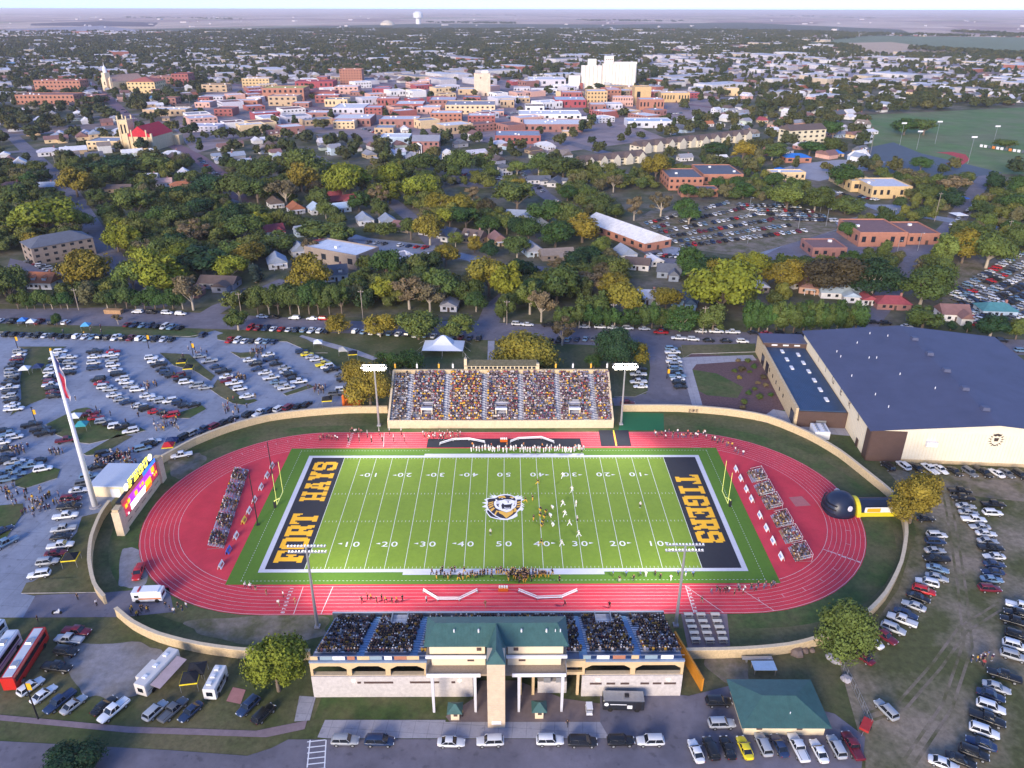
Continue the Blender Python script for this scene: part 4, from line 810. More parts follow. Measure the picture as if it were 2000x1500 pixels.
flatp([(-1.1, 1.3), (-.5, 1.0), (0, 1.25), (.5, 1.0), (1.1, 1.3), (.7, 1.75), (0, 1.95), (-.7, 1.75)][::-1], .02, M_dk, em); flatp([(-.65, .55), (.65, .55), (.5, -.5), (-.5, -.5)][::-1], .02, M_dk, em); flatp([(-1.3, -1.0), (-.2, -2.0), (.2, -2.0), (1.3, -1.0), (.1, -1.7), (-.1, -1.7)][::-1], .02, M_dk, em)
# lower wing
M_navy = mat('blue_metal_roof', (.045, .085, .16), .5, .14, .3, metal=.2)
w0 = thing('hall_wing', 'low tan wing with dark blue seamed roof beside the hall', 'building', (103.3, 22.6, 0), -.088)
Lx, D0, D1 = 15.5, 18.5, 76
MB().box(-Lx/2, (D0+D1)/2, 0, Lx-.4, D1-D0, 5.4).build('wall', M_brown, w0); rf = MB().box(-Lx/2-.1, (D0+D1)/2, 5.41, Lx-1.0, D1-D0-.9, .25).build('roof', M_navy, w0)
mb = MB()
for k in range(26): mb.box(-Lx+.7+k*.56, (D0+D1-10)/2, 5.67, .06, D1-D0-11, .06)
mb.build('seam', M_navy, rf)
for k in range(6): MB().box(-4.5, D0+8+k*7, 5.68, 1.0, 2.6, .35).build('roof_unit', M_white, w0)
for k in range(3): MB().box(-9.5, D1-26+k*7, 5.68, 1.0, 2.6, .35).build('roof_unit', M_white, w0)
MB().box(-Lx+.1, (D0+D1)/2, 0, .8, D1-D0+.4, 6.6).build('tan_wall', M_stone, w0)
for k, (y, h_) in enumerate(((D0+3, 4), (D1-12, 4), (D1-19, 4))): MB().box(-Lx-.33, y, .3, .1, 4, h_).build('window', M_glass, w0)
for k in range(5): MB().box(-Lx-.33, D0+15+k*5, 2.5, .1, .8, 1.3).build('window', M_glass, w0)
MB().box(-Lx/2, D1-4, 5.42, Lx-.3, 8.4, 2.0).build('rear_block', M_brown, w0); MB().box(-Lx/2, D1-4, 7.43, Lx+.3, 9, .2).build('rear_roof', M_ind, w0)
for k in range(3): MB().box(-Lx+4+k*4, D1-8.3, 6.4, 2, .1, .5).build('vent', M_white, w0)
MB().box(-Lx/2, D0-.25, 0, 3, .1, 2.6).build('door', M_steel, w0)
t = thing('chiller_unit', 'white boxy rooftop style cooling unit beside the brown wall', 'cooling unit', (101.6-6.3, 22.6+14.5, 0), -.088); MB().box(0, 0, 0, 4.4, 5.6, 2.6).build('cabinet', M_white, t)
for k in range(4): MB().tube((-1.1, -1.9+k*1.25, 2.6), (-1.1, -1.9+k*1.25, 2.85), .5, n=8).tube((1.1, -1.9+k*1.25, 2.6), (1.1, -1.9+k*1.25, 2.85), .5, n=8).build('fan', M_steel, t)
# green roofed shed, kiosks
t = thing('green_roofed_shed', 'cream shed with big teal hipped roof by the front road', 'shed', (49.8, -65, 0), -.01)
MB().box(0, 0, 0, 14.2, 9.4, 2.7).build('wall', M_cream, t); hip(14.2, 9.4, 2.71, 1.9, .8).build('roof', M_teal, t)
mb = MB()
for k in range(32):
    X_ = -7.7+k*.49; f_ = min(1., (7.9-abs(X_))/(5.5*.9)); mb.tube((X_, -5.5, 2.74), (X_, -5.5+5.5*f_, 2.74+1.9*f_), .03, n=4)
mb.build('roof_seam', M_teal, t)
for x in (-4.5, 2.6): MB().box(x, -4.74, 1.5, 1.0, .1, .8).build('window', M_brown, t)
MB().tube((1.2, -3, 3.1), (1.2, -3, 3.9), .1, n=6).build('vent_pipe', M_white, t)
for k, (x, y) in enumerate(((889, 1408), (1053, 1405))):
    X, Y = G(x, y); t = thing('ticket_kiosk', ('ticket kiosk with green pyramid roof by the green front lawn', 'ticket kiosk with green pyramid roof by the weedy bed')[k], 'kiosk', (X, Y+.8, 0), 0, 'ticket kiosks at the entrance')
    MB().box(0, 0, 0, 1.5, 1.5, 2.3).build('wall', M_cream, t); hip(2.2, 2.2, 2.31, 1.1, .3).build('roof', M_teal, t); MB().box(.1, -.78, 1.1, .7, .06, .7).build('window', M_brown, t)
# gate screen and orange wall by the near stand
t = thing('rust_steel_screen', 'rust orange steel screen wall beside the home grandstand', 'screen wall', (35.0, -50, 0)); MB().ridge([(-.4, 2.5), (2.5, -9.8)], .35, 0, 3.2).build('panel', mat('corten_steel', (.55, .22, .02), .7, .12, 1), t)
# named buildings of the town
bldg(1215, 1281, 487, 16, 56, 'orange', 'white', 'long brick shed with white metal roof beside the car park', 'brick_shed', 'shed', y1=487, kind='y', rows=1, cols=3, rise=4, side=True)
o_ = [o for o in bpy.data.objects if o.name == 'brick_shed'][0]; _A = Vector(G(1281, 478)); _B = Vector(G(1262, 492)); o_.location = (*((Vector(G(1262, 490))+Vector(G(1185, 440)))/2), 0); o_.rotation_euler.z = radians(30)
bldg(1675, 1768, 482, 26, 30, 'orange', 'rbrown', 'red brick maintenance block with flat brown roof and blue awning', rows=1, cols=5)
bldg(1770, 1832, 478, 20, 26, 'orange', 'rbrown', 'flat brown roofed brick annex beside the maintenance block', rows=1, cols=4)
bldg(1585, 1652, 502, 16, 18, 'brick', 'rbrown', 'low red brick building near the pale gravel yard', rows=1, cols=4)
bldg(1305, 1372, 372, 24, 34, 'orange', 'slate', 'brick school front block with dark flat roof', rows=2, cols=6)
bldg(1372, 1450, 360, 18, 40, 'orange', 'slate', 'brick school rear wing with dark flat roof', rows=1, cols=6)
bldg(1330, 1402, 385, 14, 12, 'orange', 'slate', 'low brick school porch with dark roof', rows=1, cols=5)
bldg(1505, 1572, 352, 14, 12, 'cream', 'pale', 'tan stone swimming pool bath house wall', rows=1, cols=6)
bldg(1534, 1584, 318, 10, 16, 'orange', (.02, .17, .55), 'pool building with bright blue hipped roof', kind='h', rows=1, cols=3)
bldg(1622, 1648, 306, 6, 10, 'tan', (.02, .17, .55), 'small pool hut with bright blue roof', kind='h', rows=1, cols=2)
bldg(1660, 1705, 375, 20, 40, 'yellow', 'pale', 'tan block gym with pale metal roof', rows=1, cols=2)
bldg(1700, 1778, 388, 22, 30, 'yellow', 'pale', 'tan block office front with pale roof and awnings', rows=1, cols=6)
for k, (x0, x1, yb) in enumerate(((1138, 1262, 330), (1250, 1362, 300), (1362, 1468, 288))):
    t = bldg(x0, x1, yb, 13, 14, (.66, .60, .48), 'dbrown', ('nearest cream townhouse row with brown gabled roof', 'middle cream townhouse row with brown gabled roof', 'far cream townhouse row with brown gabled roof')[k], 'townhouse_row', 'townhouses', kind='x', rows=2, cols=9, rise=4, y1=yb-14, group='cream townhouse rows')
    L = (Vector(G(x0, yb))-Vector(G(x1, yb-14))).length; h = HT((x0+x1)/2, yb-7, yb-20)
    for j in range(5): gable_wall(L/9, 3.2, h, 3.8, 'y').build('front_bay', WALLM, t, ((j+.5)*L/5-L/2, -8.2, 0), col=(.66, .60, .48)); gable(L/9, 6.5, h+.02, 3.9, .18, 'y').build('bay_roof', ROOFM, t, ((j+.5)*L/5-L/2, -6.35, 0), col=PAL['dbrown'])
bldg(1541, 1610, 282, 26, 18, (.70, .62, .44), 'dbrown', 'three storey cream apartment house with brown gabled roof', 'apartment_house', 'apartment', y1=278, kind='x', rows=3, cols=6, rise=4.5)
t = bldg(70, 189, 520, 34, 17, 'taupe', 'slate', 'three storey taupe apartment block with dark hipped roof', 'apartment_house', 'apartment', y1=497, kind='h', rows=3, cols=7, rise=3.6)
bldg(698, 742, 528, 26, 34, 'taupe', (.62, .66, .74), 'boxy grey building with white flat roof behind trees', y1=510, rows=1, cols=3)
bldg(783, 822, 530, 17, 16, (.55, .56, .66), 'grey', 'pale two storey box beside the white roofed building', y1=522, rows=2, cols=3)
bldg(822, 880, 520, 8, 12, 'grey', 'slate', 'low grey roofed row behind the pale box', y1=505, rows=1, cols=4)
# churches and landmarks
t = bldg(172, 232, 294, 17, 26, 'cream', 'greyblue', 'long flat roofed limestone parish hall beside the red roofed church', 'parish_hall', 'building', rows=2, cols=6)
ch = thing('church', 'limestone church with red roof and square pinnacled tower', 'church', (*G(278, 294), 0), -.12)
gable_wall(24, 36, 12, 9, 'y').build('nave_wall', WALLM, ch, (0, 18, 0), col=PAL['cream']); gable(24, 36, 12.02, 9, .4, 'y').build('roof', ROOFM, ch, (0, 18, 0), col=(.50, .02, .04))
tw = link('tower', None, ch, (-15.5, 7, 0)); MB().box(0, 0, 0, 9, 9, 26).build('shaft', WALLM, tw, col=PAL['cream'])
for a in (-1, 1):
    for b in (-1, 1): MB().box(a*4.2, b*4.2, 0, 1.8, 1.8, 29.5, tz=.6).build('pinnacle', WALLM, tw, col=(.62, .50, .32))
for k in (-1, 1): MB().box(k*1.7, -4.55, 14, 1.5, .2, 8).build('belfry_window', M_glass, tw)
MB().box(0, -.15, 7, 5, .3, 7, tz=.5, ty=1).build('window', M_glass, ch); MB().box(0, -.2, 0, 3, .3, 3.6).build('door', M_brown, ch)
for k in (-1, 1): MB().box(k*11.5, -.3, 0, 2.2, 2.2, 15, tz=.7).build('buttress', WALLM, ch, col=(.62, .50, .32)); MB().box(k*7, -.3, 0, 1.4, 1.4, 18, tz=.7).build('buttress', WALLM, ch, col=(.62, .50, .32))
MB().box(-2, 39, 0, 40, 8, 9).build('transept', WALLM, ch, col=PAL['cream'])
t = thing('church', 'pale twin shouldered limestone church with tall white domed spire', 'church', (*G(214, 178), 0), -.55)
gable_wall(24, 55, 14, 9, 'y').build('nave_wall', WALLM, t, (0, 27, 0), col=(.66, .52, .34)); gable(24, 55, 14.02, 9, .4, 'y').build('roof', ROOFM, t, (0, 27, 0), col=(.42, .26, .20))
tw = link('tower', None, t, (0, -1, 0)); MB().box(0, 0, 0, 8.5, 8.5, 27).build('shaft', WALLM, tw, col=(.70, .57, .40)); MB().tube((0, 0, 27), (0, 0, 33), 3.2, 3.0, 8).build('lantern', M_white, tw); MB().tube((0, 0, 33), (0, 0, 37), 3.1, .8, 8).build('dome', M_white, tw); MB().tube((0, 0, 37), (0, 0, 43), .5, .05, 6).build('spire', M_white, tw)
for k in (-1, 1): MB().box(k*9.5, -1, 0, 4, 4, 19, tz=.9).build('turret', WALLM, t, col=(.70, .57, .40)); MB().tube((k*9.5, -1, 19), (k*9.5, -1, 22), 2, .2, 6).build('turret_cap', WALLM, t, col=(.66, .52, .34)); MB().box(k*5.8, -.2, 5, 1.6, .3, 6).build('window', M_glass, t)
MB().box(0, -5.3, 0, 3, .2, 4).build('door', M_brown, t); MB().box(0, -5.3, 9, 2.6, .2, 5).build('window', M_glass, t)
bldg(251, 305, 182, 22, 45, (.68, .50, .26), (.42, .13, .10), 'old limestone school with muted red hipped roof', 'stone_school', 'school', kind='h', rows=3, cols=7, rise=6)
for a in ((70, 160, 180, 22, 28, 'orange', 'maroon', 'three storey red brick monastery block beyond the street', 3, 12), (33, 147, 204, 18, 30, 'orange', 'rbrown', 'long orange brick school with tower corner', 2, 14), (147, 198, 201, 13, 24, 'brick', 'rbrown', 'low brick wing running on from the long school', 1, 6),
          (297, 340, 163, 13, 25, 'brick', 'rbrown', 'low red brick wing behind the limestone school', 2, 6), (338, 370, 167, 22, 30, 'red', 'maroon', 'tall red brick block with parapet behind limestone school', 3, 5),
          (474, 527, 172, 18, 30, 'yellow', 'pale', 'yellow limestone apartment building with stepped front', 3, 8), (514, 595, 197, 24, 40, 'orange', (.55, .45, .12), 'big orange brick block with yellow edged roof', 2, 8), (525, 581, 207, 18, 30, 'tan', 'pink', 'square brown office with pale roof and slit windows', 2, 5),
          (487, 517, 190, 8, 24, 'maroon', 'maroon', 'low building with sloped maroon roof', 1, 4), (577, 651, 172, 12, 40, 'crimson', 'crimson', 'row of shops under crimson roofs', 1, 8), (598, 655, 192, 12, 30, 'red', 'red', 'red flat roofed shop in front of the crimson row', 1, 6),
          (616, 662, 201, 14, 24, 'red', 'white', 'red brick shop with white roof', 2, 5), (654, 700, 184, 14, 30, 'pink', 'white', 'pink stucco shop with white roof below the hotel', 2, 5), (598, 640, 232, 11, 26, 'brick', 'white', 'small brick depot with white hipped roof', 1, 4),
          (458, 504, 209, 12, 22, 'orange', 'white', 'orange fronted shop by the brick street', 1, 4), (395, 444, 180, 14, 26, 'tan', 'brown', 'tan stone chapel sized block with brown roof', 2, 4), (280, 364, 227, 12, 26, 'tan', 'white', 'tan garage row with white roof', 1, 8), (364, 389, 222, 6, 16, 'black', 'blue', 'dark glass box with blue roof', 1, 3),
          (318, 345, 206, 14, 18, 'brick', 'brown', 'dark brick mansard house', 2, 3), (388, 410, 203, 11, 16, 'red', 'rbrown', 'small two storey red house', 2, 3), (665, 708, 166, 30, 25, 'orange', 'orange', 'six storey orange brick hotel with penthouse', 6, 8),
          (650, 724, 247, 14, 45, 'brick', 'white', 'wide red brick store with broad white roof', 1, 8), (741, 818, 249, 15, 32, 'brick', 'pale', 'cream and brick store with pale roof', 1, 7), (772, 827, 219, 15, 40, 'red', 'white', 'red store with white flat roof', 1, 6), (814, 860, 223, 12, 30, 'pink', 'white', 'salmon low shop with white roof', 1, 5),
          (841, 902, 238, 16, 28, 'orange', 'white', 'orange brick corner shop with white roof', 2, 7), (870, 967, 223, 17, 50, (.70, .52, .34), 'grey', 'wide cream theatre block with grey roof', 2, 10), (914, 967, 247, 20, 26, 'red', 'white', 'three storey red brick house with white trim', 3, 6), (839, 890, 211, 15, 40, 'brick', 'lav', 'brick shop with lavender roof', 2, 6),
          (713, 746, 224, 13, 25, 'red', 'lav', 'narrow red shop with lavender roof', 2, 4), (650, 711, 224, 12, 50, 'lav', 'white', 'long white roofed warehouse', 1, 6), (1023, 1138, 258, 14, 45, 'brick', 'white', 'long red brick warehouse with white roof', 1, 10), (967, 1056, 281, 15, 35, 'red', 'greyblue', 'red brick store with grey roof by the trees', 1, 8),
          (743, 800, 282, 13, 24, 'lblue', 'white', 'pale blue shed with white roof', 1, 4), (1014, 1135, 234, 10, 40, 'white', 'white', 'long low white warehouse', 1, 10), (1084, 1145, 210, 14, 45, 'crimson', 'lblue', 'crimson store with pale blue roof', 1, 7), (1026, 1063, 220, 12, 25, 'white', 'dbrown', 'white shop with brown roof', 1, 3),
          (1038, 1088, 184, 8, 25, 'white', 'white', 'low white shed near the grain silos', 1, 5), (1080, 1130, 175, 8, 20, 'white', 'white', 'low white loading shed at the foot of the silos', 1, 4), (968, 1035, 201, 9, 30, 'tan', 'white', 'low tan garage row', 1, 8), (895, 927, 185, 10, 30, 'tan', 'white', 'tan block beside the square silo', 1, 3),
          (1098, 1128, 266, 8, 12, 'tan', 'white', 'small filling station with white roof', 1, 3), (1226, 1313, 250, 12, 30, 'pale', 'lblue', 'pale arched roof warehouse', 1, 6), (1033, 1105, 168, 12, 60, 'lav', 'white', 'lavender grey warehouse beside the silos', 1, 6),
          (1146, 1185, 209, 30, 30, 'gold', 'pale', 'yellow limestone courthouse block', 4, 6), (1185, 1212, 200, 24, 26, 'orange', 'pale', 'orange upper block of the courthouse', 3, 4), (1196, 1236, 208, 18, 16, 'pink', 'pale', 'long windowed courthouse annex', 2, 8),
          (1238, 1270, 205, 34, 22, 'gold', 'gold', 'tall windowless sandstone block', 1, 2), (1248, 1296, 215, 20, 24, 'orange', 'pale', 'sandstone performing hall with slit windows', 1, 7), (1290, 1346, 200, 18, 24, 'gold', 'pale', 'sandstone hall wing with tall columns', 1, 10), (1418, 1442, 187, 14, 20, 'cream', 'pale', 'plain cream block among trees', 1, 2)):
    bldg(*a[:8], rows=a[8], cols=a[9], side=a[8] > 1, ac=a[1]-a[0] > 40)
t = bldg(806, 858, 300, 24, 22, 'brick', 'grey', 'red brick mansion with white columned portico', 'columned_house', 'house', kind='x', rows=2, cols=5, rise=4)
for k in range(4): MB().tube((-9.5+k*1.9, -12.6, 0), (-9.5+k*1.9, -12.6, 7.5), .5, n=8).build('column', M_white, t)
gable(7, 3, 7.5, 2.4, .3, 'y').build('portico_gable', M_white, t, (-6.6, -12.3, 0))
el = thing('grain_elevator', 'huge white concrete grain elevator with twin headhouses', 'grain elevator', (166, 1172, 0)); M_silo = mat('silo_concrete', (.82, .75, .66), .85, .08, .12)
for k in range(5): MB().tube((-40+k*6.6, 0, 0), (-40+k*6.6, 0, 35), 3.6, n=14, m=0).build('silo', M_silo, el, smooth=False)
for k in range(10):
    for r in (0, 1): MB().tube((-6.5+k*5.4, r*7, 0), (-6.5+k*5.4, r*7, 37.5), 2.95, n=12).build('silo', M_silo, el)
MB().box(-26.5, 6, 0, 34, 12, 34.5).build('core', M_silo, el); MB().box(18, 5, 0, 55, 9, 37).build('core', M_silo, el)
MB().box(-27, 4, 35, 13, 12, 9.5).build('headhouse', M_silo, el); MB().box(0, 4, 37, 14, 13, 12).build('headhouse', M_silo, el); MB().box(22, 3.5, 37.6, 47, 6, 2.6).build('gallery', M_silo, el)
for k in range(4): MB().box(-4.5+k*3, -2.6, 43, 1.2, .2, 1.8).build('window', M_brown, el)
MB().box(-2, -8, 0, 9, 8, 10).build('loading_shed', mat('grey_sheet', (.45, .47, .5), .6, .1, .5), el); MB().box(-55, 0, 0, 18, 14, 20).build('annex', M_silo, el); MB().box(-44, -6, 0, 5, 6, 9).build('red_shed', ROOFM, el, col=PAL['red'])
t = thing('concrete_silo', 'single square cream concrete silo block downtown', 'silo', (-35, 1062, 0)); MB().box(0, 0, 0, 24, 18, 31).build('tower', mat('stained_concrete', (.70, .55, .42), .85, .18, .15), t); MB().box(4, 2, 31, 10, 9, 3.5).build('penthouse', M_silo, t); MB().box(-2, -9.05, 24, 1.5, .1, 2).build('window', M_brown, t); MB().box(5, -9.05, 0, 3, .1, 4).build('door', M_brown, t)
X, Y = G(817, 47); t = thing('water_tower', 'white pedestal water tower standing against the far fields', 'water tower', (X, Y, 0)); MB().tube((0, 0, 0), (0, 0, 50), 22, 20, 14).tube((0, 0, 50), (0, 0, 85), 40, 42, 16).tube((0, 0, 85), (0, 0, 100), 42, 18, 16).build('tank', M_white, t)
X, Y = G(757, 49); t = thing('dome_arena', 'low white dome roof on the edge of town', 'dome', (X, Y, 0)); MB().tube((0, 0, 0), (0, 0, 15), 60, 56, 16).tube((0, 0, 15), (0, 0, 32), 55, 30, 16).tube((0, 0, 32), (0, 0, 38), 29, 5, 16).build('dome', mat('cream_dome', (.60, .52, .42), .7, .05, .1), t)
# ---------------------------------------------------------------- houses
HP = {}
def house_proto(key, L, D, h, rise, kind, extra=()):
    e = bpy.data.objects.new('house', None); parts = []
    def add(name, me, loc=(0, 0, 0), sc=(1, 1, 1), role=None): parts.append((name, me, loc, sc, role))
    if kind == 'h': add('wall', MB().box(0, 0, 0, L, D, h).mesh('house_wall', WALLM), role='w'); add('roof', hip(L, D, h, rise).mesh('house_roof', ROOFM), role='r')
    else: add('wall', gable_wall(L, D, h, rise*.96, kind).mesh('house_wall', WALLM), role='w'); add('roof', MB_roof(L, D, h, rise, kind), role='r')
    for x in np.linspace(-L/2, L/2, 5)[[1, 3]] if L < 12 else np.linspace(-L/2, L/2, 6)[[1, 2, 4]]:
        for z in ([1.0] if h < 4.5 else [1.0, 3.7]): add('window', UNIT, (x, -D/2, z), (1.3, .12, 1.2))
    for s in (-1, 1):
        for z in ([1.0] if h < 4.5 else [1.0, 3.7]): add('window', UNIT, (s*L/2, 0, z), (.12, 1.5, 1.2))
    add('door', UNITD, (0 if L < 12 else L*.04, -D/2, .05), (1.0, .14, 2.0))
    if 'porch' in extra: add('porch', MB().box(0, -D/2-1.1, 2.5, L*.5, 2.4, .18).box(-L*.23, -D/2-2.1, 0, .2, .2, 2.5).box(L*.23, -D/2-2.1, 0, .2, .2, 2.5).mesh('porch', M_white))
    if 'wing' in extra: add('front_wing', gable_wall(L*.42, 4.5, h, rise*.7, 'y').mesh('wing_wall', WALLM), (L*.22, -D/2-2.2, 0), role='w'); add('wing_roof', MB_roof(L*.42, 4.5, h+.02, rise*.75, 'y'), (L*.22, -D/2-2.2, 0), role='r'); add('window', UNIT, (L*.22, -D/2-4.45, 1), (1.5, .12, 1.2))
    if 'chim' in extra: add('chimney', MB().box(L*.28, D*.1, h, .9, .7, rise+.9).mesh('chimney', mat('chimney_brick', PAL['brick'], .9, .2, 2)))
    if 'dormer' in extra:
        for x in (-L*.22, L*.22): add('dormer', gable_wall(1.8, 2.6, 1.3, .8, 'y').mesh('dormer', M_white), (x, -D*.28, h+rise*.25)); add('dormer_roof', MB_roof(1.8, 2.6, 1.32, .85, 'y'), (x, -D*.28, h+rise*.25), role='r')
    HP[key] = parts; bpy.data.objects.remove(e)
def MB_roof(L, D, h, rise, kind): return gable(L, D, h+.01, rise, .45, kind).mesh('house_roof', ROOFM)
house_proto(0, 9, 11, 3.0, 3.4, 'y', ('porch',)); house_proto(1, 12, 8, 2.9, 2.8, 'x', ('chim',)); house_proto(2, 14, 9, 2.8, 2.4, 'h', ('chim',)); house_proto(3, 11, 9, 3.0, 3.2, 'x', ('wing',)); house_proto(4, 9, 9, 5.6, 2.6, 'y', ('porch',)); house_proto(5, 12, 9, 3.2, 3.8, 'x', ('dormer', 'chim')); house_proto(6, 7, 7, 2.6, 2.0, 'y'); house_proto(7, 17, 9, 2.8, 2.6, 'x', ('wing',))
HOUSES = []
def house(X, Y, kind, rz, wc, rc_, label, scale=1., simple=False):
    t = thing('house', label, 'house', (X, Y, 0), rz, 'houses of the town'); t.scale = (scale,)*3
    for name, me, loc, sc, role in HP[kind]:
        if simple and name in ('window', 'door', 'chimney') and RND.random() < .35: continue
        o = link(name, me, t, loc); o.scale = sc
        if role: c = C(wc if role == 'w' else rc_); k = RND.uniform(.9, 1.1); o.color = (c[0]*k, c[1]*k, c[2]*k, 1)
    r = (9 if kind == 7 else 7.5)*scale; OCC.append((X, Y, r)); HOUSES.append((X, Y)); return t
T30 = radians(32)
for k, (x, y, kd, rz, wc, rc_, lab) in enumerate((
    (540, 522, 0, .35, 'white', 'greyblue', 'white gabled cottage with grey blue roof by the mown yard'), (583, 498, 0, .5, 'white', 'greyblue', 'white cottage with grey roof uphill of the mown yard'), (645, 486, 7, .45, 'white', 'maroon', 'large white house with maroon roof at the car filled bend'), (652, 547, 5, .3, 'white', 'slate', 'white dormered house with dark slate roof'),
    (428, 562, 7, -.12, 'grey', 'dbrown', 'brown roofed bungalow with white porch near the corner'), (533, 460, 3, .5, 'pale', 'maroon', 'pale house with maroon roof in thick trees'), (577, 416, 0, .5, 'white', 'orangeroof', 'white house with orange roof'), (537, 405, 0, .5, 'white', 'dbrown', 'white house with brown roof beside the orange roofed one'), (617, 417, 0, .5, 'white', 'lblue', 'white house with pale blue roof'),
    (664, 414, 1, .5, 'lblue', 'lblue', 'pale blue low house'), (666, 398, 7, .5, 'maroon', 'crimson', 'long crimson roofed house'), (360, 346, 0, .5, 'white', 'pale', 'white pale roofed house by the brick street'), (292, 354, 1, .1, 'white', 'pale', 'small flat white house'), (352, 369, 2, .5, 'tan', 'orangeroof', 'tan bungalow with orange hipped roof'), (318, 364, 1, .3, 'white', 'pink', 'white low house with pink roof'),
    (232, 376, 7, .1, 'tan', 'dbrown', 'long brown roofed hall in the trees'), (90, 372, 1, .2, 'grey', 'greyblue', 'grey roofed house at the left street'), (85, 562, 5, -.1, 'white', 'orangeroof', 'white house with rust red roof and twin dormers'), (436, 318, 2, .5, 'pale', 'greyblue', 'grey hipped house at the brick street bend'), (480, 322, 2, .5, 'white', 'pale', 'white hipped house near the brick street'), (300, 573, 6, 0, 'white', 'grey', 'tiny pale house between street trees'),
    (378, 580, 6, -.1, 'brick', 'rbrown', 'small reddish house behind the bare tree'), (596, 460, 1, .5, 'lblue', 'greyblue', 'blue grey house hidden in trees'), (38, 324, 0, .5, 'white', 'white', 'white cottage at the upper street'), (252, 312, 6, .5, 'white', 'white', 'tiny white house behind the parish hall'), (21, 370, 2, .3, 'grey', 'rbrown', 'brown roofed house at the frame edge'),
    (757, 441, 0, .35, 'white', 'greyblue', 'white gabled house, right one of the white pair'), (712, 438, 0, .35, 'white', 'greyblue', 'white gabled house, left one of the white pair'), (787, 452, 1, -.5, 'cream', 'rbrown', 'cream bungalow behind the golden tree'), (876, 466, 3, -.5, 'white', 'slate', 'white house with black roof and yard tree'), (833, 459, 6, -.5, 'white', 'white', 'small flat white house beside hedge'), (926, 474, 5, -.5, 'tan', 'dbrown', 'tan house with brown roof and dormers'),
    (972, 478, 0, .3, 'cream', 'rbrown', 'tall cream gable house behind shrubs'), (1017, 428, 7, -.2, 'lblue', 'greyblue', 'wide grey blue roofed house'), (1056, 446, 0, .2, 'lblue', 'greyblue', 'bright blue gabled house'), (1040, 498, 0, .3, 'lblue', 'grey', 'pale blue house by the driveway'), (1087, 506, 7, .2, 'taupe', 'taupe', 'weathered taupe ruin of a house'), (1221, 505, 0, .3, 'white', 'greyblue', 'white garage behind the brick shed'),
    (1246, 526, 1, -.3, 'white', 'dbrown', 'white house with dark brown roof below the brick shed'), (1279, 519, 6, .3, 'white', 'pale', 'small white hut beside the car rows'), (1307, 541, 3, -.2, 'greyblue', 'slate', 'grey house with dark roof and gabled porch'), (1338, 596, 3, -.2, 'blue', 'navy', 'deep blue house with navy roof by the street trees'), (1262, 592, 1, -.1, 'pale', 'pale', 'pale low house behind street trees'), (878, 607, 6, -.1, 'pale', 'grey', 'small pale hut under the trees'),
    (1052, 358, 7, .1, 'white', 'slate', 'dark roofed motel wing with white wall'), (1085, 362, 7, 1.3, 'white', 'slate', 'second dark roofed motel wing set crosswise'), (986, 342, 4, .4, 'white', 'slate', 'two storey white house with slate roof'), (876, 312, 4, .4, 'white', 'white', 'tall white house near the columned mansion'), (650, 391, 1, .4, 'maroon', 'crimson', 'low maroon roofed house'),
    (1541, 552, 6, .3, 'white', 'pale', 'white garage, upper of two'), (1556, 562, 6, .3, 'white', 'rbrown', 'white garage, lower of two'), (1582, 570, 0, -.3, (.6, .36, .26), 'rbrown', 'peach house with brown roof'), (1640, 581, 7, -.15, 'white', 'lblue', 'white house with pale blue roof under the dark tree'), (1697, 595, 6, -.1, 'white', 'crimson', 'red roofed double garage'), (1742, 602, 2, -.1, 'brick', 'crimson', 'red hipped roof house beside red garage'),
    (1862, 624, 3, -.1, 'white', 'rbrown', 'white gabled house with brown roof at the right street'), (1947, 616, 2, -.1, 'lblue', 'teal', 'teal roofed house at the right'), (1485, 570, 6, 0, 'taupe', 'pale', 'open porch hut under yellow tree'), (1650, 624, 6, 0, 'lblue', 'pale', 'pale blue shed behind street trees'), (1382, 247, 1, .3, 'white', 'orangeroof', 'white garage with orange roof above the townhouses'), (1408, 248, 6, .3, 'white', 'white', 'small white gable above the townhouses'),
    (1443, 252, 2, .3, 'lblue', 'pale', 'pale hipped house above the townhouses'), (1511, 258, 2, .2, 'pale', 'pale', 'round pale hall beside the apartment house'), (1489, 240, 0, .3, 'cream', 'crimson', 'cream house with red roof uphill'), (1401, 316, 7, .3, 'white', 'white', 'white flat house below the townhouses'), (1338, 314, 1, .3, 'white', 'grey', 'grey roofed house below the townhouses'), (1700, 262, 2, .4, 'white', 'pale', 'white house by the ball field fence'),
    (1640, 268, 1, .4, 'lblue', 'grey', 'pale house at the corner above the pool'), (790, 258, 0, .2, 'white', 'white', 'white gabled house at the edge of downtown'), (1060, 288, 2, .4, 'white', 'white', 'white hipped house on the wide street'), (1072, 292, 0, .4, 'pale', 'pale', 'pale gabled house on the wide street'))):
    X, Y = G(x, y); house(X, Y+2, kd, rz, wc, rc_, lab)

for X, Y in list(HOUSES): d = (Vector((CAM[0], CAM[1]))-Vector((X, Y))).normalized(); OCC.append((X+d.x*9, Y+d.y*9, 6)); OCC.append((X+d.x*19, Y+d.y*19, 5))
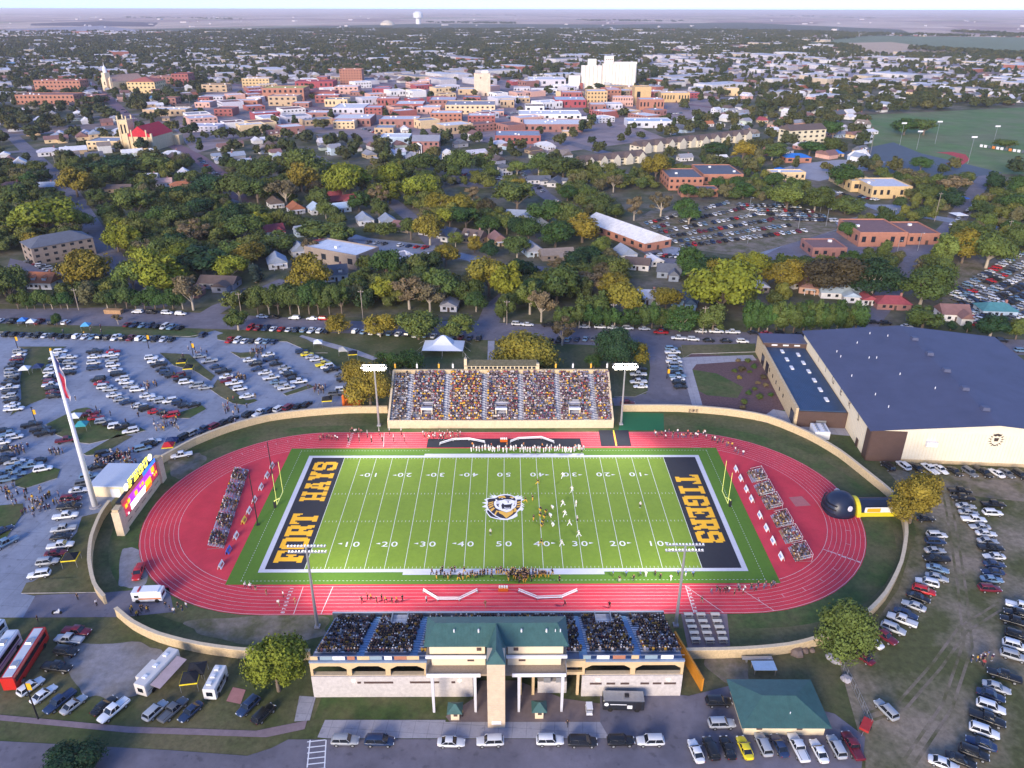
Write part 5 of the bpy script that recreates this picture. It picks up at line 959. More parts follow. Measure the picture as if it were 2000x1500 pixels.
# more shops filling the downtown blocks
DT_IN = [(345, 238), (400, 200), (450, 178), (640, 156), (900, 156), (1130, 170), (1370, 192), (1250, 245), (1060, 262), (900, 262), (740, 262), (640, 262), (520, 270), (400, 262)]
dl = {}; cand = 0; made = []
while cand < 5000 and len(made) < 92:
    cand += 1; x, y = RND.uniform(345, 1380), RND.uniform(156, 270)
    if not inside(x, y, DT_IN): continue
    X, Y = G(x, y)
    if any((X-a)**2+(Y-b)**2 < (r+13)**2 for a, b, r in OCC): continue
    made.append((x, y)); OCC.append((X, Y+12, 17))
made.sort()
for x, y in made:
    wc, rc_ = RND.choice(('red', 'brick', 'white', 'lav', 'pink', 'cream', 'tan', 'crimson', 'brick', 'white')), RND.choice(('white', 'pale', 'lav', 'grey', 'greyblue', 'rbrown', 'white')); w = RND.uniform(18, 34); k = w/depth(*G(x, y))*FL/2; dl[wc, rc_] = dl.get((wc, rc_), 0)+1
    nm = {'lav': 'lavender', 'pale': 'pale grey', 'greyblue': 'blue grey', 'rbrown': 'reddish brown'}
    t = bldg(x-k, x+k, y, 5, RND.uniform(18, 28), wc, rc_, '%s small %s downtown shop with %s roof from left' % (ordn(dl[wc, rc_]), nm.get(wc, wc), nm.get(rc_, rc_)), hm=RND.uniform(4.5, 9), rows=RND.choice((1, 1, 2)), side=False, ac=RND.random() < .5, group='downtown shops'); t.rotation_euler.z = RND.choice((T30, T30-pi/2, T30, 0))
# tarp shelter, boulders, utility cart
t = thing('tarp_shelter', 'pale blue tarp shelter over a bench by the wall', 'shelter', (*G(1490, 1312), 0), .0); MB().box(0, 0, 1.6, 4.4, 2.4, .08).build('roof', mat('blue_tarp', (.30, .42, .58), .6, .08, 1), t)
for a in (-2, 2):
    for b in (-1, 1): MB().box(a, b, 0, .12, .12, 1.6).build('post', M_wood, t)
MB().box(-.5, 2.6, .9, 6, .9, .12).build('work_table', M_steel, t); MB().box(-2.6, 2.6, 0, .3, .8, .9).box(1.8, 2.6, 0, .3, .8, .9).build('trestle', M_steel, t)
for k, (x, y, s) in enumerate(((1556, 1276, 1.5), (1572, 1272, .9), (1586, 1272, .7), (1620, 1285, 1.0), (1632, 1292, 1.2), (1652, 1328, 1.1))):
    X, Y = G(x, y); R = np.random.RandomState(k); V = [(s*cos(a)*R.uniform(.7, 1.1)*c, s*sin(a)*R.uniform(.7, 1.1)*c, s*z) for z, c in ((0, 1), (.45, 1.05), (.8, .6)) for a in np.linspace(0, 2*pi, 8)[:-1]]
    tag(MB().add(V, [(r*7+i, r*7+(i+1) % 7, r*7+7+(i+1) % 7, r*7+7+i) for r in (0, 1) for i in range(7)]+[tuple(range(14, 21))]).build('boulder', M_walk if k > 2 else mat('brown_rock', (.20, .15, .13), .9, .2, 1), None, (X, Y, 0)), '%s boulder from left by the wall and shed' % ordn(k+1), 'boulder', 'boulders by the wall')
t = thing('utility_trailer', 'small red flat trailer at the shed corner', 'trailer', (*G(1690, 1422), .1), .9); MB().box(0, 0, .5, 3, 1.6, .5).build('tub', mat('trailer_red', (.42, .03, .03), .6, .1, 1), t); MB().tube((-1.5, 0, .4), (-2.6, 0, .4), .06).build('drawbar', M_steel, t)
for s in (-1, 1): MB().tube((0, s*.8, .35), (0, s*.95, .35), .35, n=10).build('wheel', M_tyre0 if 0 else M_black, t)
t = thing('golf_cart', 'white roofed golf cart at the entrance bed', 'golf cart', (*G(1150, 1390), .12), pi/2); MB().box(0, 0, .25, 2.3, 1.15, .45, tz=.9).build('body', M_white, t); MB().box(-.3, 0, 1.75, 1.7, 1.15, .08).build('roof', M_white, t); MB().box(-.2, 0, .7, .5, 1, .4).build('seat', M_black, t)
for a in (-.7, .7):
    for s in (-1, 1): MB().tube((a, s*.45, .22), (a, s*.6, .22), .22, n=8).build('wheel', M_black, t)
for a in (-1, .45):
    for s in (-1, 1): MB().tube((a, s*.5, .7), (a, s*.5, 1.75), .03, n=4).build('post', M_steel, t)
# outfield fence with sponsor panels
A, B = Vector(G(1912, 288)), Vector(G(2010, 302)); t = thing('outfield_fence', 'outfield fence hung with white and orange sponsor panels', 'fence', (*A, 0), atan2(B.y-A.y, B.x-A.x)); L = (B-A).length
for k in range(12): MB().box((k+.5)*L/12, 0, .6, L/12*.72, .15, 2.4).build('panel', M_obj, t, col=((.7, .7, .72), (.7, .7, .72), (.1, .12, .14), (.6, .2, .05))[(k*5) % 4])
for x, y, s in ((1522, 338, 5), (1545, 345, 4), (1552, 330, 3.5)): X, Y = G(x, y); t = thing('shade_canopy', {1522: 'largest blue pool shade canopy', 1545: 'blue pool shade beside the stone wall', 1552: 'smallest blue pool shade at the back'}[x], 'canopy', (X, Y, 0), 0, 'pool shades'); MB().tube((0, 0, 0), (0, 0, 4), .15).build('pole', M_steel, t); MB().tube((0, 0, 3.2), (0, 0, 4.6), s, .3, 8).build('cover', mat('pool_blue', (.02, .16, .55), .6, .06, 1), t)
# ---------------------------------------------------------------- vehicles
M_paint = mat('car_paint', obj=True, rough=.28, var=.04, scale=.8, spec=.55)
M_cglass = mat('car_glass', (.012, .016, .024), .08, .05, 1, spec=.6)
M_tyre = mat('tyre_rubber', (.012, .012, .013), .85, .1, 3); M_rim = mat('wheel_rim', (.42, .43, .45), .35, .05, 3, metal=.5)
M_head = mat('headlight_lens', (.75, .78, .82), .15, .03, 3); M_tail = mat('tail_lens', (.35, .012, .012), .25, .03, 3)
def sect(x, w, zb, zt): return [(x, -w*.90, zb), (x, -w, zb+.22), (x, -w*.985, zt-.14), (x, -w*.86, zt), (x, w*.86, zt), (x, w*.985, zt-.14), (x, w, zb+.22), (x, w*.90, zb)][::-1]
def greenhouse(pts_b, pts_t, zb, zt, w):
    "(front,rear) x at belt and roof -> frustum rings"
    def ring(f, r, ww, z): return [(f, -ww, z), (f, ww, z), (r, ww, z), (r, -ww, z)]
    return [ring(pts_b[0], pts_b[1], w*.90, zb), ring(pts_t[0], pts_t[1], w*.74, zt)]
CT = {}
def car_type(key, L, W, st, gb, gt, zb, zt, wx, wr, bed=None, kits=()):
    w = W/2; body = smoothed(MB().loft([sect(x*L/2, w*k, b, t) for x, k, b, t in [(st[0][0]*1.02,)+st[0][1:]]+list(st)+[(st[-1][0]*1.02,)+st[-1][1:]]]))
    g = greenhouse(gb, gt, zb, zt-.07, w); win = MB().loft(g)
    rb = [(gt[0]+.06, -w*.745, zt-.07), (gt[0]+.06, w*.745, zt-.07), (gt[1]-.06, w*.745, zt-.07), (gt[1]-.06, -w*.745, zt-.07)]
    rt = [(gt[0]-.12, -w*.66, zt), (gt[0]-.12, w*.66, zt), (gt[1]+.12, w*.66, zt), (gt[1]+.12, -w*.66, zt)]; body.loft([rb, [(x+(.03 if x < 0 else -.03), y*.97, z+.05) for x, y, z in rb], [(p[0]*.55+q[0]*.45, p[1]*.5+q[1]*.5, zt) for p, q in zip(rb, rt)]])
    for s in (-1, 1):
        for (xb, xt) in ((gb[0], gt[0]), (gb[1], gt[1]), ((gb[0]+gb[1])/2-.1, (gt[0]+gt[1])/2-.05)): body.tube((xb, s*w*.895, zb-.02), (xt, s*w*.74, zt-.05), .045, n=4)
        body.box(gb[0]-.35, s*(w+.1), zb, .18, .22, .14)
    if bed: body.box((bed[0]+bed[1])/2, 0, zb-.02, bed[1]-bed[0], W*.72, .02, m=1)
    wh = MB().tube((0, -.11, 0), (0, .11, 0), wr, n=12, m=0).tube((0, -.125, 0), (0, .125, 0), wr*.6, n=8, m=1)
    x1 = st[-1][0]*L/2; x0 = st[0][0]*L/2; hd = MB(); zl = (st[-1][2]+st[-1][3])/2+.06
    meshes = dict(body=body.mesh('car_body', [M_paint, M_black], True), window=win.mesh('car_window', M_cglass), wheel=wh.mesh('car_wheel', [M_tyre, M_rim]), head=MB().box(0, 0, 0, .1, .34, .15).mesh('car_headlight', M_head), tail=MB().box(0, 0, 0, .1, .28, .17).mesh('car_taillight', M_tail))
    sm = MB(); sm.v = list(body.v); sm.f = list(body.f); sm.m = list(body.m)
    for a in wx:
        for s in (-1, 1): sm.tube((a, s*(w-.2), wr), (a, s*(w-.0), wr), wr, n=8, m=1)
    meshes['small'] = sm.mesh('car_small', [M_paint, M_tyre]); CT[key] = dict(m=meshes, wx=wx, wr=wr, w=w, x0=x0, x1=x1, zl=zl, L=L, body=sm, win=win)
#           stations: x(-1 rear..1 front), width, bottom, top
car_type('sedan', 4.75, 1.84, ((-1, .80, .42, .92), (-.93, .96, .30, 1.0), (-.6, 1, .24, 1.0), (0, 1, .22, .95), (.45, 1, .24, .93), (.86, .95, .28, .80), (1, .76, .36, .62)), (.95, -1.75), (.25, -.95), .92, 1.45, (-1.4, 1.42), .33)
car_type('SUV', 4.75, 1.92, ((-1, .86, .5, 1.08), (-.95, .97, .36, 1.14), (-.5, 1, .32, 1.12), (.4, 1, .32, 1.08), (.88, .96, .36, 1.0), (1, .80, .44, .78)), (1.05, -2.2), (.45, -1.95), 1.06, 1.72, (-1.4, 1.42), .37)
car_type('pickup truck', 5.8, 2.02, ((-1, .90, .55, 1.12), (-.97, .98, .45, 1.16), (-.3, 1, .42, 1.15), (.4, 1, .42, 1.14), (.9, .97, .45, 1.1), (1, .85, .5, .9)), (1.35, -.75), (.75, -.6), 1.12, 1.86, (-1.75, 1.85), .41, bed=(-2.75, -.85))
car_type('minivan', 5.1, 1.98, ((-1, .88, .45, 1.05), (-.96, .98, .32, 1.1), (-.4, 1, .28, 1.08), (.45, 1, .28, 1.02), (.88, .95, .32, .86), (1, .78, .4, .68)), (1.45, -2.4), (.55, -2.1), 1.02, 1.75, (-1.5, 1.55), .35)
COLR = dict(w=((.72, .73, .75), 'white'), s=((.38, .40, .43), 'silver'), k=((.014, .015, .018), 'black'), n=((.02, .04, .10), 'navy'), g=((.12, .13, .15), 'grey'), r=((.45, .015, .02), 'red'), m=((.16, .015, .03), 'maroon'), b=((.16, .26, .38), 'steel blue'), y=((.75, .60, .02), 'yellow'), t=((.40, .33, .25), 'beige'))
CN = {'sedan': 'sedan', 'SUV': 'sport_utility', 'pickup truck': 'pickup_truck', 'minivan': 'minivan'}
CARPOS = []; BAY = MB()
def car(X, Y, rz, c, ty, label, group, detail):
    T = CT[ty]; M = T['m']; kk = RND.uniform(.82, 1.12); col = tuple(v*kk for v in COLR[c][0]); CARPOS.append((X, Y))
    o = link(CN[ty], M['body'] if detail else M['small'], None, (X, Y, .12), rz, col); tag(o, label, {'sedan': 'car', 'SUV': 'suv', 'pickup truck': 'pickup', 'minivan': 'minivan'}[ty], group)
    link('window', M['window'], o)
    if detail:
        for a in T['wx']:
            for s in (-1, 1): link('wheel', M['wheel'], o, (a, s*(T['w']-.1), T['wr']))
        for s in (-1, 1): link('headlight', M['head'], o, (T['x1']-.02, s*T['w']*.58, T['zl'])); link('taillight', M['tail'], o, (T['x0']+.02, s*T['w']*.66, T['zl']+.12))
    return o
TY = 'sedan SUV pickup minivan'
def typ(ch): return {'S': 'sedan', 'U': 'SUV', 'P': 'pickup truck', 'V': 'minivan'}[ch]
def carrow(pts, cols, head, where, end, detail=0, types=None, n=None, jit=.12):
    """pts: pixel positions, or two/three pixels to spread len(cols) cars between; head: world degrees or 'x' across / 'p' along the row"""
    W_ = [Vector(G(*p)) for p in pts]; cols = cols.replace(' ', ''); k = len(cols)
    if len(W_) != k:
        d = [0]
        for a, b in zip(W_, W_[1:]): d.append(d[-1]+(b-a).length)
        Q = []
        for i in range(k):
            s = d[-1]*i/max(1, k-1); j = max(q for q in range(len(d)) if d[q] <= s+1e-6); j = min(j, len(W_)-2); f = (s-d[j])/max(1e-6, d[j+1]-d[j]); Q.append(W_[j].lerp(W_[j+1], f))
        W_ = Q
    for i in range(k):
        a, b = W_[max(0, i-1)], W_[min(k-1, i+1)]; th = atan2(b.y-a.y, b.x-a.x)
        rz = th+(pi/2 if head == 'x' else 0) if isinstance(head, str) else radians(head)
        rz += (pi if RND.random() < .3 else 0)+RND.uniform(-.035, .035)
        ty = typ(types[i]) if types else RND.choices(['sedan', 'SUV', 'pickup truck', 'minivan'], (38, 34, 22, 6))[0]
        if ' lot' in where and i: m_ = (W_[i]+W_[i-1])/2; dx, dy = cos(radians(head))*2.5 if not isinstance(head, str) else 0, sin(radians(head))*2.5 if not isinstance(head, str) else 2.5; BAY.strip([(m_.x-dx, m_.y-dy), (m_.x+dx, m_.y+dy)], .12, .106)
        ce = COLR[cols[i]][1]; lab = '%s %s %s from %s of %s' % (ce, ty, ordn(i+1), end, where) if k > 1 else '%s %s %s' % (ce, ty, where)
        car(W_[i].x+RND.uniform(-jit, jit), W_[i].y+RND.uniform(-jit, jit), rz, cols[i], ty, lab, 'cars parked in '+where if k > 1 else 'cars around the stadium', detail)
D = 1
# front road and shed
carrow([(675, 1452), (742, 1453), (881, 1455), (958, 1453), (1074, 1452), (1137, 1454), (1212, 1453), (1270, 1453)], 'snwwwkkw', 0, 'the kerb row on the front road', 'left end', D, 'UVSUUVUU', jit=.05)
carrow([(1357, 1472), (1388, 1467), (1421, 1467), (1453, 1465), (1490, 1460), (1523, 1462), (1558, 1467), (1597, 1472), (1633, 1466), (1665, 1464)], 'wkkysnwwsm', 96, 'the row in front of the teal shed', 'left end', D, 'SUSSUSPSUP')
carrow([(1402, 1376), (1408, 1418)], 'ks', 2, 'the pair beside the teal shed', 'rear', D, 'UU')
carrow([(1730, 1392)], 's', 112, 'alone near the teal shed fence', '', D, 'U')
# grass car park
carrow([(1827, 1050), (1825, 1063), (1825, 1080), (1828, 1097), (1830, 1116), (1829, 1133), (1810, 1143), (1803, 1158), (1792, 1171), (1783, 1188), (1768, 1203), (1760, 1216), (1743, 1233), (1723, 1246), (1702, 1258), (1683, 1287)], 'wnskbswrksnwsmwm', 0, 'the arc outside the curved wall', 'far end', D, 'UUSPSSUUSSSPUPSS', jit=.1)
for o in [o for o in bpy.data.objects if 'arc outside the curved' in o.get('label', '')]:
    k = o.location.y; o.rotation_euler.z += -.04 if k > -25 else (-.45 if k > -33 else (-.62 if k > -45 else -1.0))
carrow([(1873, 963), (1878, 977), (1885, 993), (1890, 1006), (1899, 1019), (1912, 1033), (1925, 1047), (1928, 1062), (1933, 1075), (1940, 1091), (1940, 1107), (1938, 1122), (1935, 1136), (1930, 1155)], 'kksswswskwnnbm', -6, 'the middle grass row', 'far end', D, 'PPSSPSSSPSSSSU')
carrow([(1938, 990), (1938, 1007)], 'kw', -4, 'the pair beside the gravel strip', 'far end', D, 'PU')
carrow([(1805, 1017)], 'k', 5, 'by the yellowing tree outside the wall', '', D, 'S')
carrow([(1992, 1190), (1988, 1206), (1982, 1220), (1985, 1248), (1980, 1266), (1976, 1286)], 'wkkkws', -28, 'the upper right grass row', 'far end', D)
carrow([(1960, 1326), (1943, 1347), (1932, 1363), (1932, 1387), (1925, 1410), (1920, 1435), (1913, 1457), (1898, 1477), (1873, 1490), (1840, 1497)], 'ksnwkwnkkw', -28, 'the lower right grass row', 'far end', D, 'PSSUPUSUSS')
carrow([(1733, 916), (1763, 914), (1790, 918), (1815, 920), (1836, 921), (1864, 925), (1892, 927), (1918, 927), (1945, 928), (1966, 929), (1990, 932)], 'kwkwwkgkwgk', 105, 'the row under the cream hall wall', 'left end', D, 'UUSPSSUPSSU')
# bottom left
carrow([(63, 1346), (87, 1361), (118, 1376), (147, 1381), (205, 1383), (225, 1393), (305, 1393), (340, 1393), (372, 1396), (485, 1386), (517, 1400)], 'wwnskwsgnnk', 62, 'the line above the brick walk', 'left end', D, 'USPSSPUPSUU')
carrow([(152, 1238), (137, 1255), (132, 1277), (115, 1308)], 'mskk', -8, 'the short row beside the red coach', 'far end', D, 'PPUP')
# left car park lower part
carrow([(131, 1012), (127, 1037), (121, 1053), (120, 1070), (110, 1085), (95, 1102), (78, 1127)], 'wskwmsw', 12, 'the kerb row left of the curved wall', 'far end', D, 'PPSPSUU')
carrow([(13, 1065), (8, 1040)], 'bn', 55, 'the pair by the left frame edge', 'near end', D, 'PS')
carrow([(355, 893)], 'w', 22, 'parked inside the wall behind the scoreboard', '', D, 'P')
carrow([(272, 1122)], 'r', 100, 'on the grass inside the wall by the track', '', D, 'P')
carrow([(140, 978), (155, 962), (137, 994)], 'mwk', 12, 'the three cars by the flag pole base', 'left', D, 'VSP')
carrow([(1225, 790)], 'm', 0, 'by the wall end right of the packed grandstand', '', D, 'S')
# left car park rows
LOTW = 'of the big left car park'
carrow([(15, 656), (335, 666)], 'kkngkwkkkwwbkkwkmwbkwk', 'x', 'the top row of the left lot', 'left end')
carrow([(450, 668), (536, 670)], 'rwwkwbn', 80, 'the short row on the grass island', 'left end')
carrow([(41, 690), (27, 722), (22, 752), (20, 782), (28, 803)], 'swmkksskkwkskww', 12, 'the leftmost lot column', 'far end')
carrow([(119, 690), (112, 705), (103, 720), (100, 745), (107, 777)], 'wwwkbwwwkmwkmk', 12, 'the second lot column', 'far end')
carrow([(187, 690), (186, 700), (184, 712), (186, 722), (193, 744), (200, 752), (206, 759), (216, 764)], 'kwwnkrws', 14, 'the upper third lot column', 'far end')
carrow([(222, 690), (218, 697), (220, 707), (222, 717), (226, 726), (232, 734), (240, 744), (248, 750), (256, 757), (270, 765)], 'rwswwkwwsw', 16, 'the upper fourth lot column', 'far end')
carrow([(224, 775), (238, 783), (250, 789), (273, 795), (286, 802), (305, 807), (322, 809), (336, 815)], 'wsnwkrkr', 24, 'the lower third lot column', 'upper end')
carrow([(288, 776), (303, 781), (318, 786), (333, 787), (350, 790), (363, 795), (378, 795)], 'wwswnkk', 24, 'the lower fourth lot column', 'upper end')
carrow([(297, 702), (306, 709), (311, 716), (318, 725), (326, 731), (336, 737), (350, 737), (356, 744), (364, 750), (385, 756), (402, 760)], 'wwkknkmkwss', 20, 'the fifth lot column', 'upper end')
carrow([(392, 699), (410, 708), (423, 720), (437, 729), (443, 739), (448, 747), (458, 752), (470, 763), (483, 777)], 'ssnkwmwww', 22, 'the sixth lot column', 'upper end')
carrow([(489, 706), (500, 714), (503, 724), (518, 731), (530, 741), (542, 749), (550, 756), (560, 761)], 'wknwwbsw', 22, 'the seventh lot column', 'upper end')
carrow([(525, 696), (530, 705), (540, 714), (557, 721), (560, 729), (566, 735), (576, 742), (585, 749)], 'wnkswkkw', 20, 'the eighth lot column', 'upper end')
carrow([(590, 690), (600, 695), (610, 700), (618, 705)], 'nysw', 22, 'the short group by the white frame tent', 'upper end')
carrow([(632, 715), (640, 720), (648, 726)], 'ywk', 25, 'the trio with the yellow pickup', 'upper end', types='PUP')
carrow([(667, 735), (675, 745), (668, 765), (655, 772)], 'gkwg', 10, 'the lit mast group', 'upper end')
carrow([(455, 822), (485, 813), (508, 810), (526, 806), (546, 802), (564, 799), (583, 797), (600, 793)], 'kkwnwmkk', 65, 'the row backed to the stone wall', 'left end')
carrow([(345, 864), (363, 856), (380, 848), (398, 843), (420, 836), (436, 830)], 'nksnmk', 60, 'the wall row by the red canopy', 'left end')
carrow([(62, 834), (80, 843), (90, 850)], 'kkk', 20, 'the black trio by the tailgate island', 'left', types='PPP')
carrow([(175, 812), (188, 820), (203, 827), (217, 831), (230, 836), (246, 838), (256, 846)], 'mrskwkw', 22, 'the island row by the teal canopy', 'left end')
carrow([(130, 864)], 'm', 20, 'alone near the tall flag pole', '', 0, 'P')
carrow([(50, 907), (62, 914), (15, 880), (5, 868), (20, 925), (10, 905), (35, 930)], 'wbkwbkb', 20, 'the cluster by the left frame edge', 'top')
carrow([(190, 915), (175, 935), (165, 948)], 'kbg', 25, 'the trio behind the storage box', 'far end')
carrow([(8, 845), (20, 852), (30, 858), (12, 895), (28, 905), (38, 915), (75, 905), (85, 920), (0, 935), (15, 940)], 'kbwnsbkwkb', 24, 'the blue canopy tailgate lot', 'far end')
carrow([(250, 700), (252, 710), (256, 720)], 'wks', 14, 'the added short lot row', 'far end') if 0 else None
carrow([(205, 890), (218, 897), (280, 880), (292, 872), (300, 866)], 'knbkw', 30, 'the lot behind the video board', 'left end')
carrow([(140, 700), (138, 712), (137, 722), (136, 732)], 'wswk', 12, 'the stub lot column', 'far end')
struct(BAY.build('bay_line', M_white))
# campus street
carrow([(0, 630), (95, 632), (130, 633)], 'wkkmkw', 'x', 'the left street verge row', 'left end')
carrow([(250, 637), (352, 643)], 'mnbnkwbk', 75, 'the street row below the container', 'left end')
carrow([(490, 643), (640, 650)], 'rmnwrwnbwwk', 78, 'the street row right of the junction', 'left end')
carrow([(694, 650), (935, 664)], 'wbwwbwkwbwkbmnk', 78, 'the street row behind the marquee', 'left end')
carrow([(1075, 668), (1160, 664)], 'kkbnbg', 70, 'the street row behind the autumn tree', 'left end')
carrow([(270, 612), (296, 613), (327, 614), (354, 616)], 'wkww', -5, 'the far kerb by the container', 'left end')
carrow([(513, 621), (536, 622), (575, 624), (610, 625), (634, 626)], 'wkwwr', -5, 'the far kerb below the hedge trees', 'left end')
carrow([(1010, 636), (1031, 637), (1072, 638), (1142, 641), (1172, 642), (1198, 643), (1226, 644), (1259, 645), (1294, 647)], 'wwkwwwwwk', -5, 'the far kerb behind the packed grandstand', 'left end')
carrow([(1335, 648), (1368, 650), (1398, 651), (1430, 652), (1472, 653), (1497, 654), (1524, 655), (1557, 656)], 'kwwwkrkk', -5, 'the far kerb by the hall wing', 'left end')
carrow([(1325, 664), (1354, 666), (1384, 668), (1417, 669), (1450, 670)], 'wwkkw', -5, 'the near kerb above the car column', 'left end')
carrow([(1290, 653)], 'r', -5, 'driving along the campus street', '', 0, 'P')
carrow([(398, 657)], 'n', 80, 'turning into the left car park', '', 0, 'V')
carrow([(1706, 632), (1730, 634), (1770, 640), (1918, 665), (1955, 668), (1950, 687), (1992, 688)], 'kkwkkwb', -6, 'the street behind the indigo hall', 'left end')
carrow([(1311, 684), (1313, 692), (1316, 703), (1316, 710), (1319, 717), (1320, 724), (1321, 731), (1323, 738), (1324, 744), (1326, 751), (1328, 759)], 'bwwwsbkbwkk', 2, 'the right column of the access road', 'far end')
carrow([(1247, 725), (1246, 735), (1247, 742), (1247, 750), (1250, 758)], 'kwkww', 2, 'the left column of the access road', 'far end')
carrow([(444, 584), (462, 577), (478, 571), (1018, 548), (985, 606)], 'kwnkk', 35, 'the side streets', 'left end')
# far lots: a mass of parked cars nobody could count
def scatter(name, variants, places, m, label, parent=None):
    "joins many small copies into one mesh with face colours; variants: list of (verts array, faces list, part ids); places: (x,y,z,rz,scale,variant,[colour per part])"
    VS, FS, CS = [], [], []; off = 0
    for x, y, z, rz, sc, k, cols in places:
        v, f, pid = variants[k]; c, s = cos(rz)*sc, sin(rz)*sc
        R = np.array([[c, s, 0], [-s, c, 0], [0, 0, sc]]); VS.append(v@R+np.array([x, y, z])); FS += [tuple(i+off for i in q) for q in f]; CS += [cols[p] for p in pid]; off += len(v)
    me = bpy.data.meshes.new(name); me.from_pydata(np.concatenate(VS).tolist(), [], FS); me.materials.append(m)
    a = me.attributes.new('col', 'FLOAT_COLOR', 'FACE'); a.data.foreach_set('color', np.array([(*c[:3], 1) for c in CS], np.float32).ravel()); me.update()
    o = link(name, me, parent); o['kind'] = 'stuff'; o['label'] = label; return o
M_vc = mat('painted_mass', rough=.5, var=.05, scale=.8, vcol='col'); M_vcr = mat('town_mass', rough=.85, var=.15, scale=.2, vcol='col')
cv = []
for k in ('sedan', 'SUV', 'pickup truck'):
    T = CT[k]; b = MB(); b.v = T['body'].v+T['win'].v; o = len(T['body'].v); b.f = T['body'].f+[tuple(i+o for i in f) for f in T['win'].f]; cv.append((np.array(b.v), b.f, [0 if m == 0 else 1 for m in T['body'].m]+[1]*len(T['win'].f)))
pl = []
def lotrow(a, b, n, head):
    A, B = Vector(G(*a)), Vector(G(*b))
    for i in range(n):
        if RND.random() < .06: continue
        p = A.lerp(B, i/(n-1)); c = COLR[RND.choice('wwwwssskkkggnnrmbb')][0]; pl.append((p.x, p.y, .12, radians(head)+RND.choice((0, pi))+RND.uniform(-.05, .05), 1, RND.choice((0, 0, 1, 1, 2)), [c, (.012, .014, .02)]))
for k in range(6): lotrow((1262+k*14, 438+k*9), (1420+k*30, 398+k*11), 22, 100)
for k in range(4): lotrow((1440+k*22, 402+k*9), (1560+k*24, 406+k*9), 22, 100)
for k in range(7): lotrow((1858+k*8, 578-k*2+k*12), (1990+k*14, 498+k*17), 20, 120)
for a, b, n in (((1860, 520), (1850, 545), 6), ((1640, 378), (1660, 388), 4), ((1680, 386), (1712, 392), 5), ((1240, 455), (1300, 478), 12), ((1270, 500), (1340, 505), 14), ((690, 478), (660, 510), 10), ((640, 505), (580, 545), 12), ((60, 512), (100, 530), 7), ((20, 545), (110, 550), 10), ((425, 412), (470, 428), 9), ((300, 385), (335, 395), 5), ((880, 340), (990, 352), 16), ((890, 360), (990, 340), 12), ((1085, 395), (1135, 425), 9), ((1060, 375), (1010, 330), 10), ((390, 312), (450, 368), 16), ((1140, 352), (1230, 345), 12), ((800, 300), (870, 318), 12), ((700, 250), (740, 262), 10), ((985, 225), (1010, 240), 14), ((1000, 222), (1080, 212), 16), ((1780, 440), (1850, 470), 9), ((1905, 400), (1860, 440), 10), ((720, 475), (830, 486), 8), ((1240, 230), (1330, 222), 14), ((520, 222), (640, 215), 18), ((240, 215), (300, 262), 8)): lotrow(a, b, n, RND.uniform(20, 60))
scatter('parked_cars', cv, pl, M_vc, 'many parked cars filling the far lots and town streets')
# ---------------------------------------------------------------- coaches, ambulance, campers, trailer
def boxy(name, label, cat, px0, px1, W_, H_, body, parts, rear=.0):
    A, B = Vector(G(*px0)), Vector(G(*px1)); L = (B-A).length; c = (A+B)/2; t = thing(name, label, cat, (c.x, c.y, .1), atan2(B.y-A.y, B.x-A.x))
    sec = [[(x, y*W_/2*k, z) for y, z in ((-1, .45), (-1, H_*.93), (-.9, H_), (.9, H_), (1, H_*.93), (1, .45))][::-1] for x, k in ((-L/2, .96), (-L/2+.25, 1), (L/2-.5, 1), (L/2, .93))]
    MB().loft(sec).build('body', M_paint, t, col=body)
    for a in (-L*.32, L*.33):
        for s in (-1, 1): MB().tube((a, s*(W_/2-.3), .5), (a, s*(W_/2+.02), .5), .5, n=12).build('wheel', M_tyre, t)
    parts(t, L); return t
def coach_parts(stripe, roofc):
    def f(t, L):
        for s in (-1, 1): MB().box(-.2, s*1.29, 1.9, L*.9, .06, .95).build('window_band', M_cglass, t)
        MB().box(L/2-.02, 0, 1.5, .1, 2.1, 1.5).build('windscreen', M_cglass, t); MB().box(0, 0, 3.36, L*.94, 1.7, .08).build('roof_panel', M_obj, t, col=roofc)
        for k in (-.25, .2): MB().box(L*k, 0, 3.45, 1.6, 1.2, .3, tz=.8).build('roof_hatch', M_steel, t)
        for s in (-1, 1): MB().box(0, s*1.285, 1.25, L*.92, .05, .18).build('stripe', M_obj, t, col=stripe)
    return f
boxy('coach', 'long red coach with pale roof parked on the grass', 'coach', (22, 1352), (86, 1250), 2.55, 3.35, (.55, .025, .02), coach_parts((.5, .02, .02), (.55, .58, .62)))
boxy('coach', 'white and purple coach at the left frame edge', 'coach', (-30, 1345), (34, 1255), 2.55, 3.35, (.6, .62, .66), coach_parts((.15, .08, .3), (.6, .66, .72)))
boxy('coach', 'pale coach behind the purple one at the frame edge', 'coach', (-50, 1290), (8, 1232), 2.55, 3.2, (.62, .66, .7), coach_parts((.2, .3, .4), (.6, .66, .72)))
def camper(t, L):
    for s in (-1, 1):
        for x in (-.28, -.05, .18): MB().box(L*x, s*1.27, 1.6, 1.1, .06, .7).build('window', M_cglass, t)
        MB().box(0, s*1.265, 1.15, L*.9, .05, .22).build('stripe', M_obj, t, col=(.30, .26, .24))
    MB().box(L/2-.05, 0, 1.5, .1, 2, 1.1).build('windscreen', M_cglass, t); MB().box(-L/2+.03, 0, 1.2, .1, 1.2, 1.0).build('rear_panel', M_cglass, t)
    for x in (-.3, 0, .3): MB().box(L*x, .2, 3.16, .9, .9, .22, tz=.8).build('roof_vent', M_white, t)
tc = boxy('camper', 'long cream motorhome with striped awning beside the gravel', 'camper', (278, 1362), (345, 1290), 2.55, 3.15, (.66, .62, .58), camper)
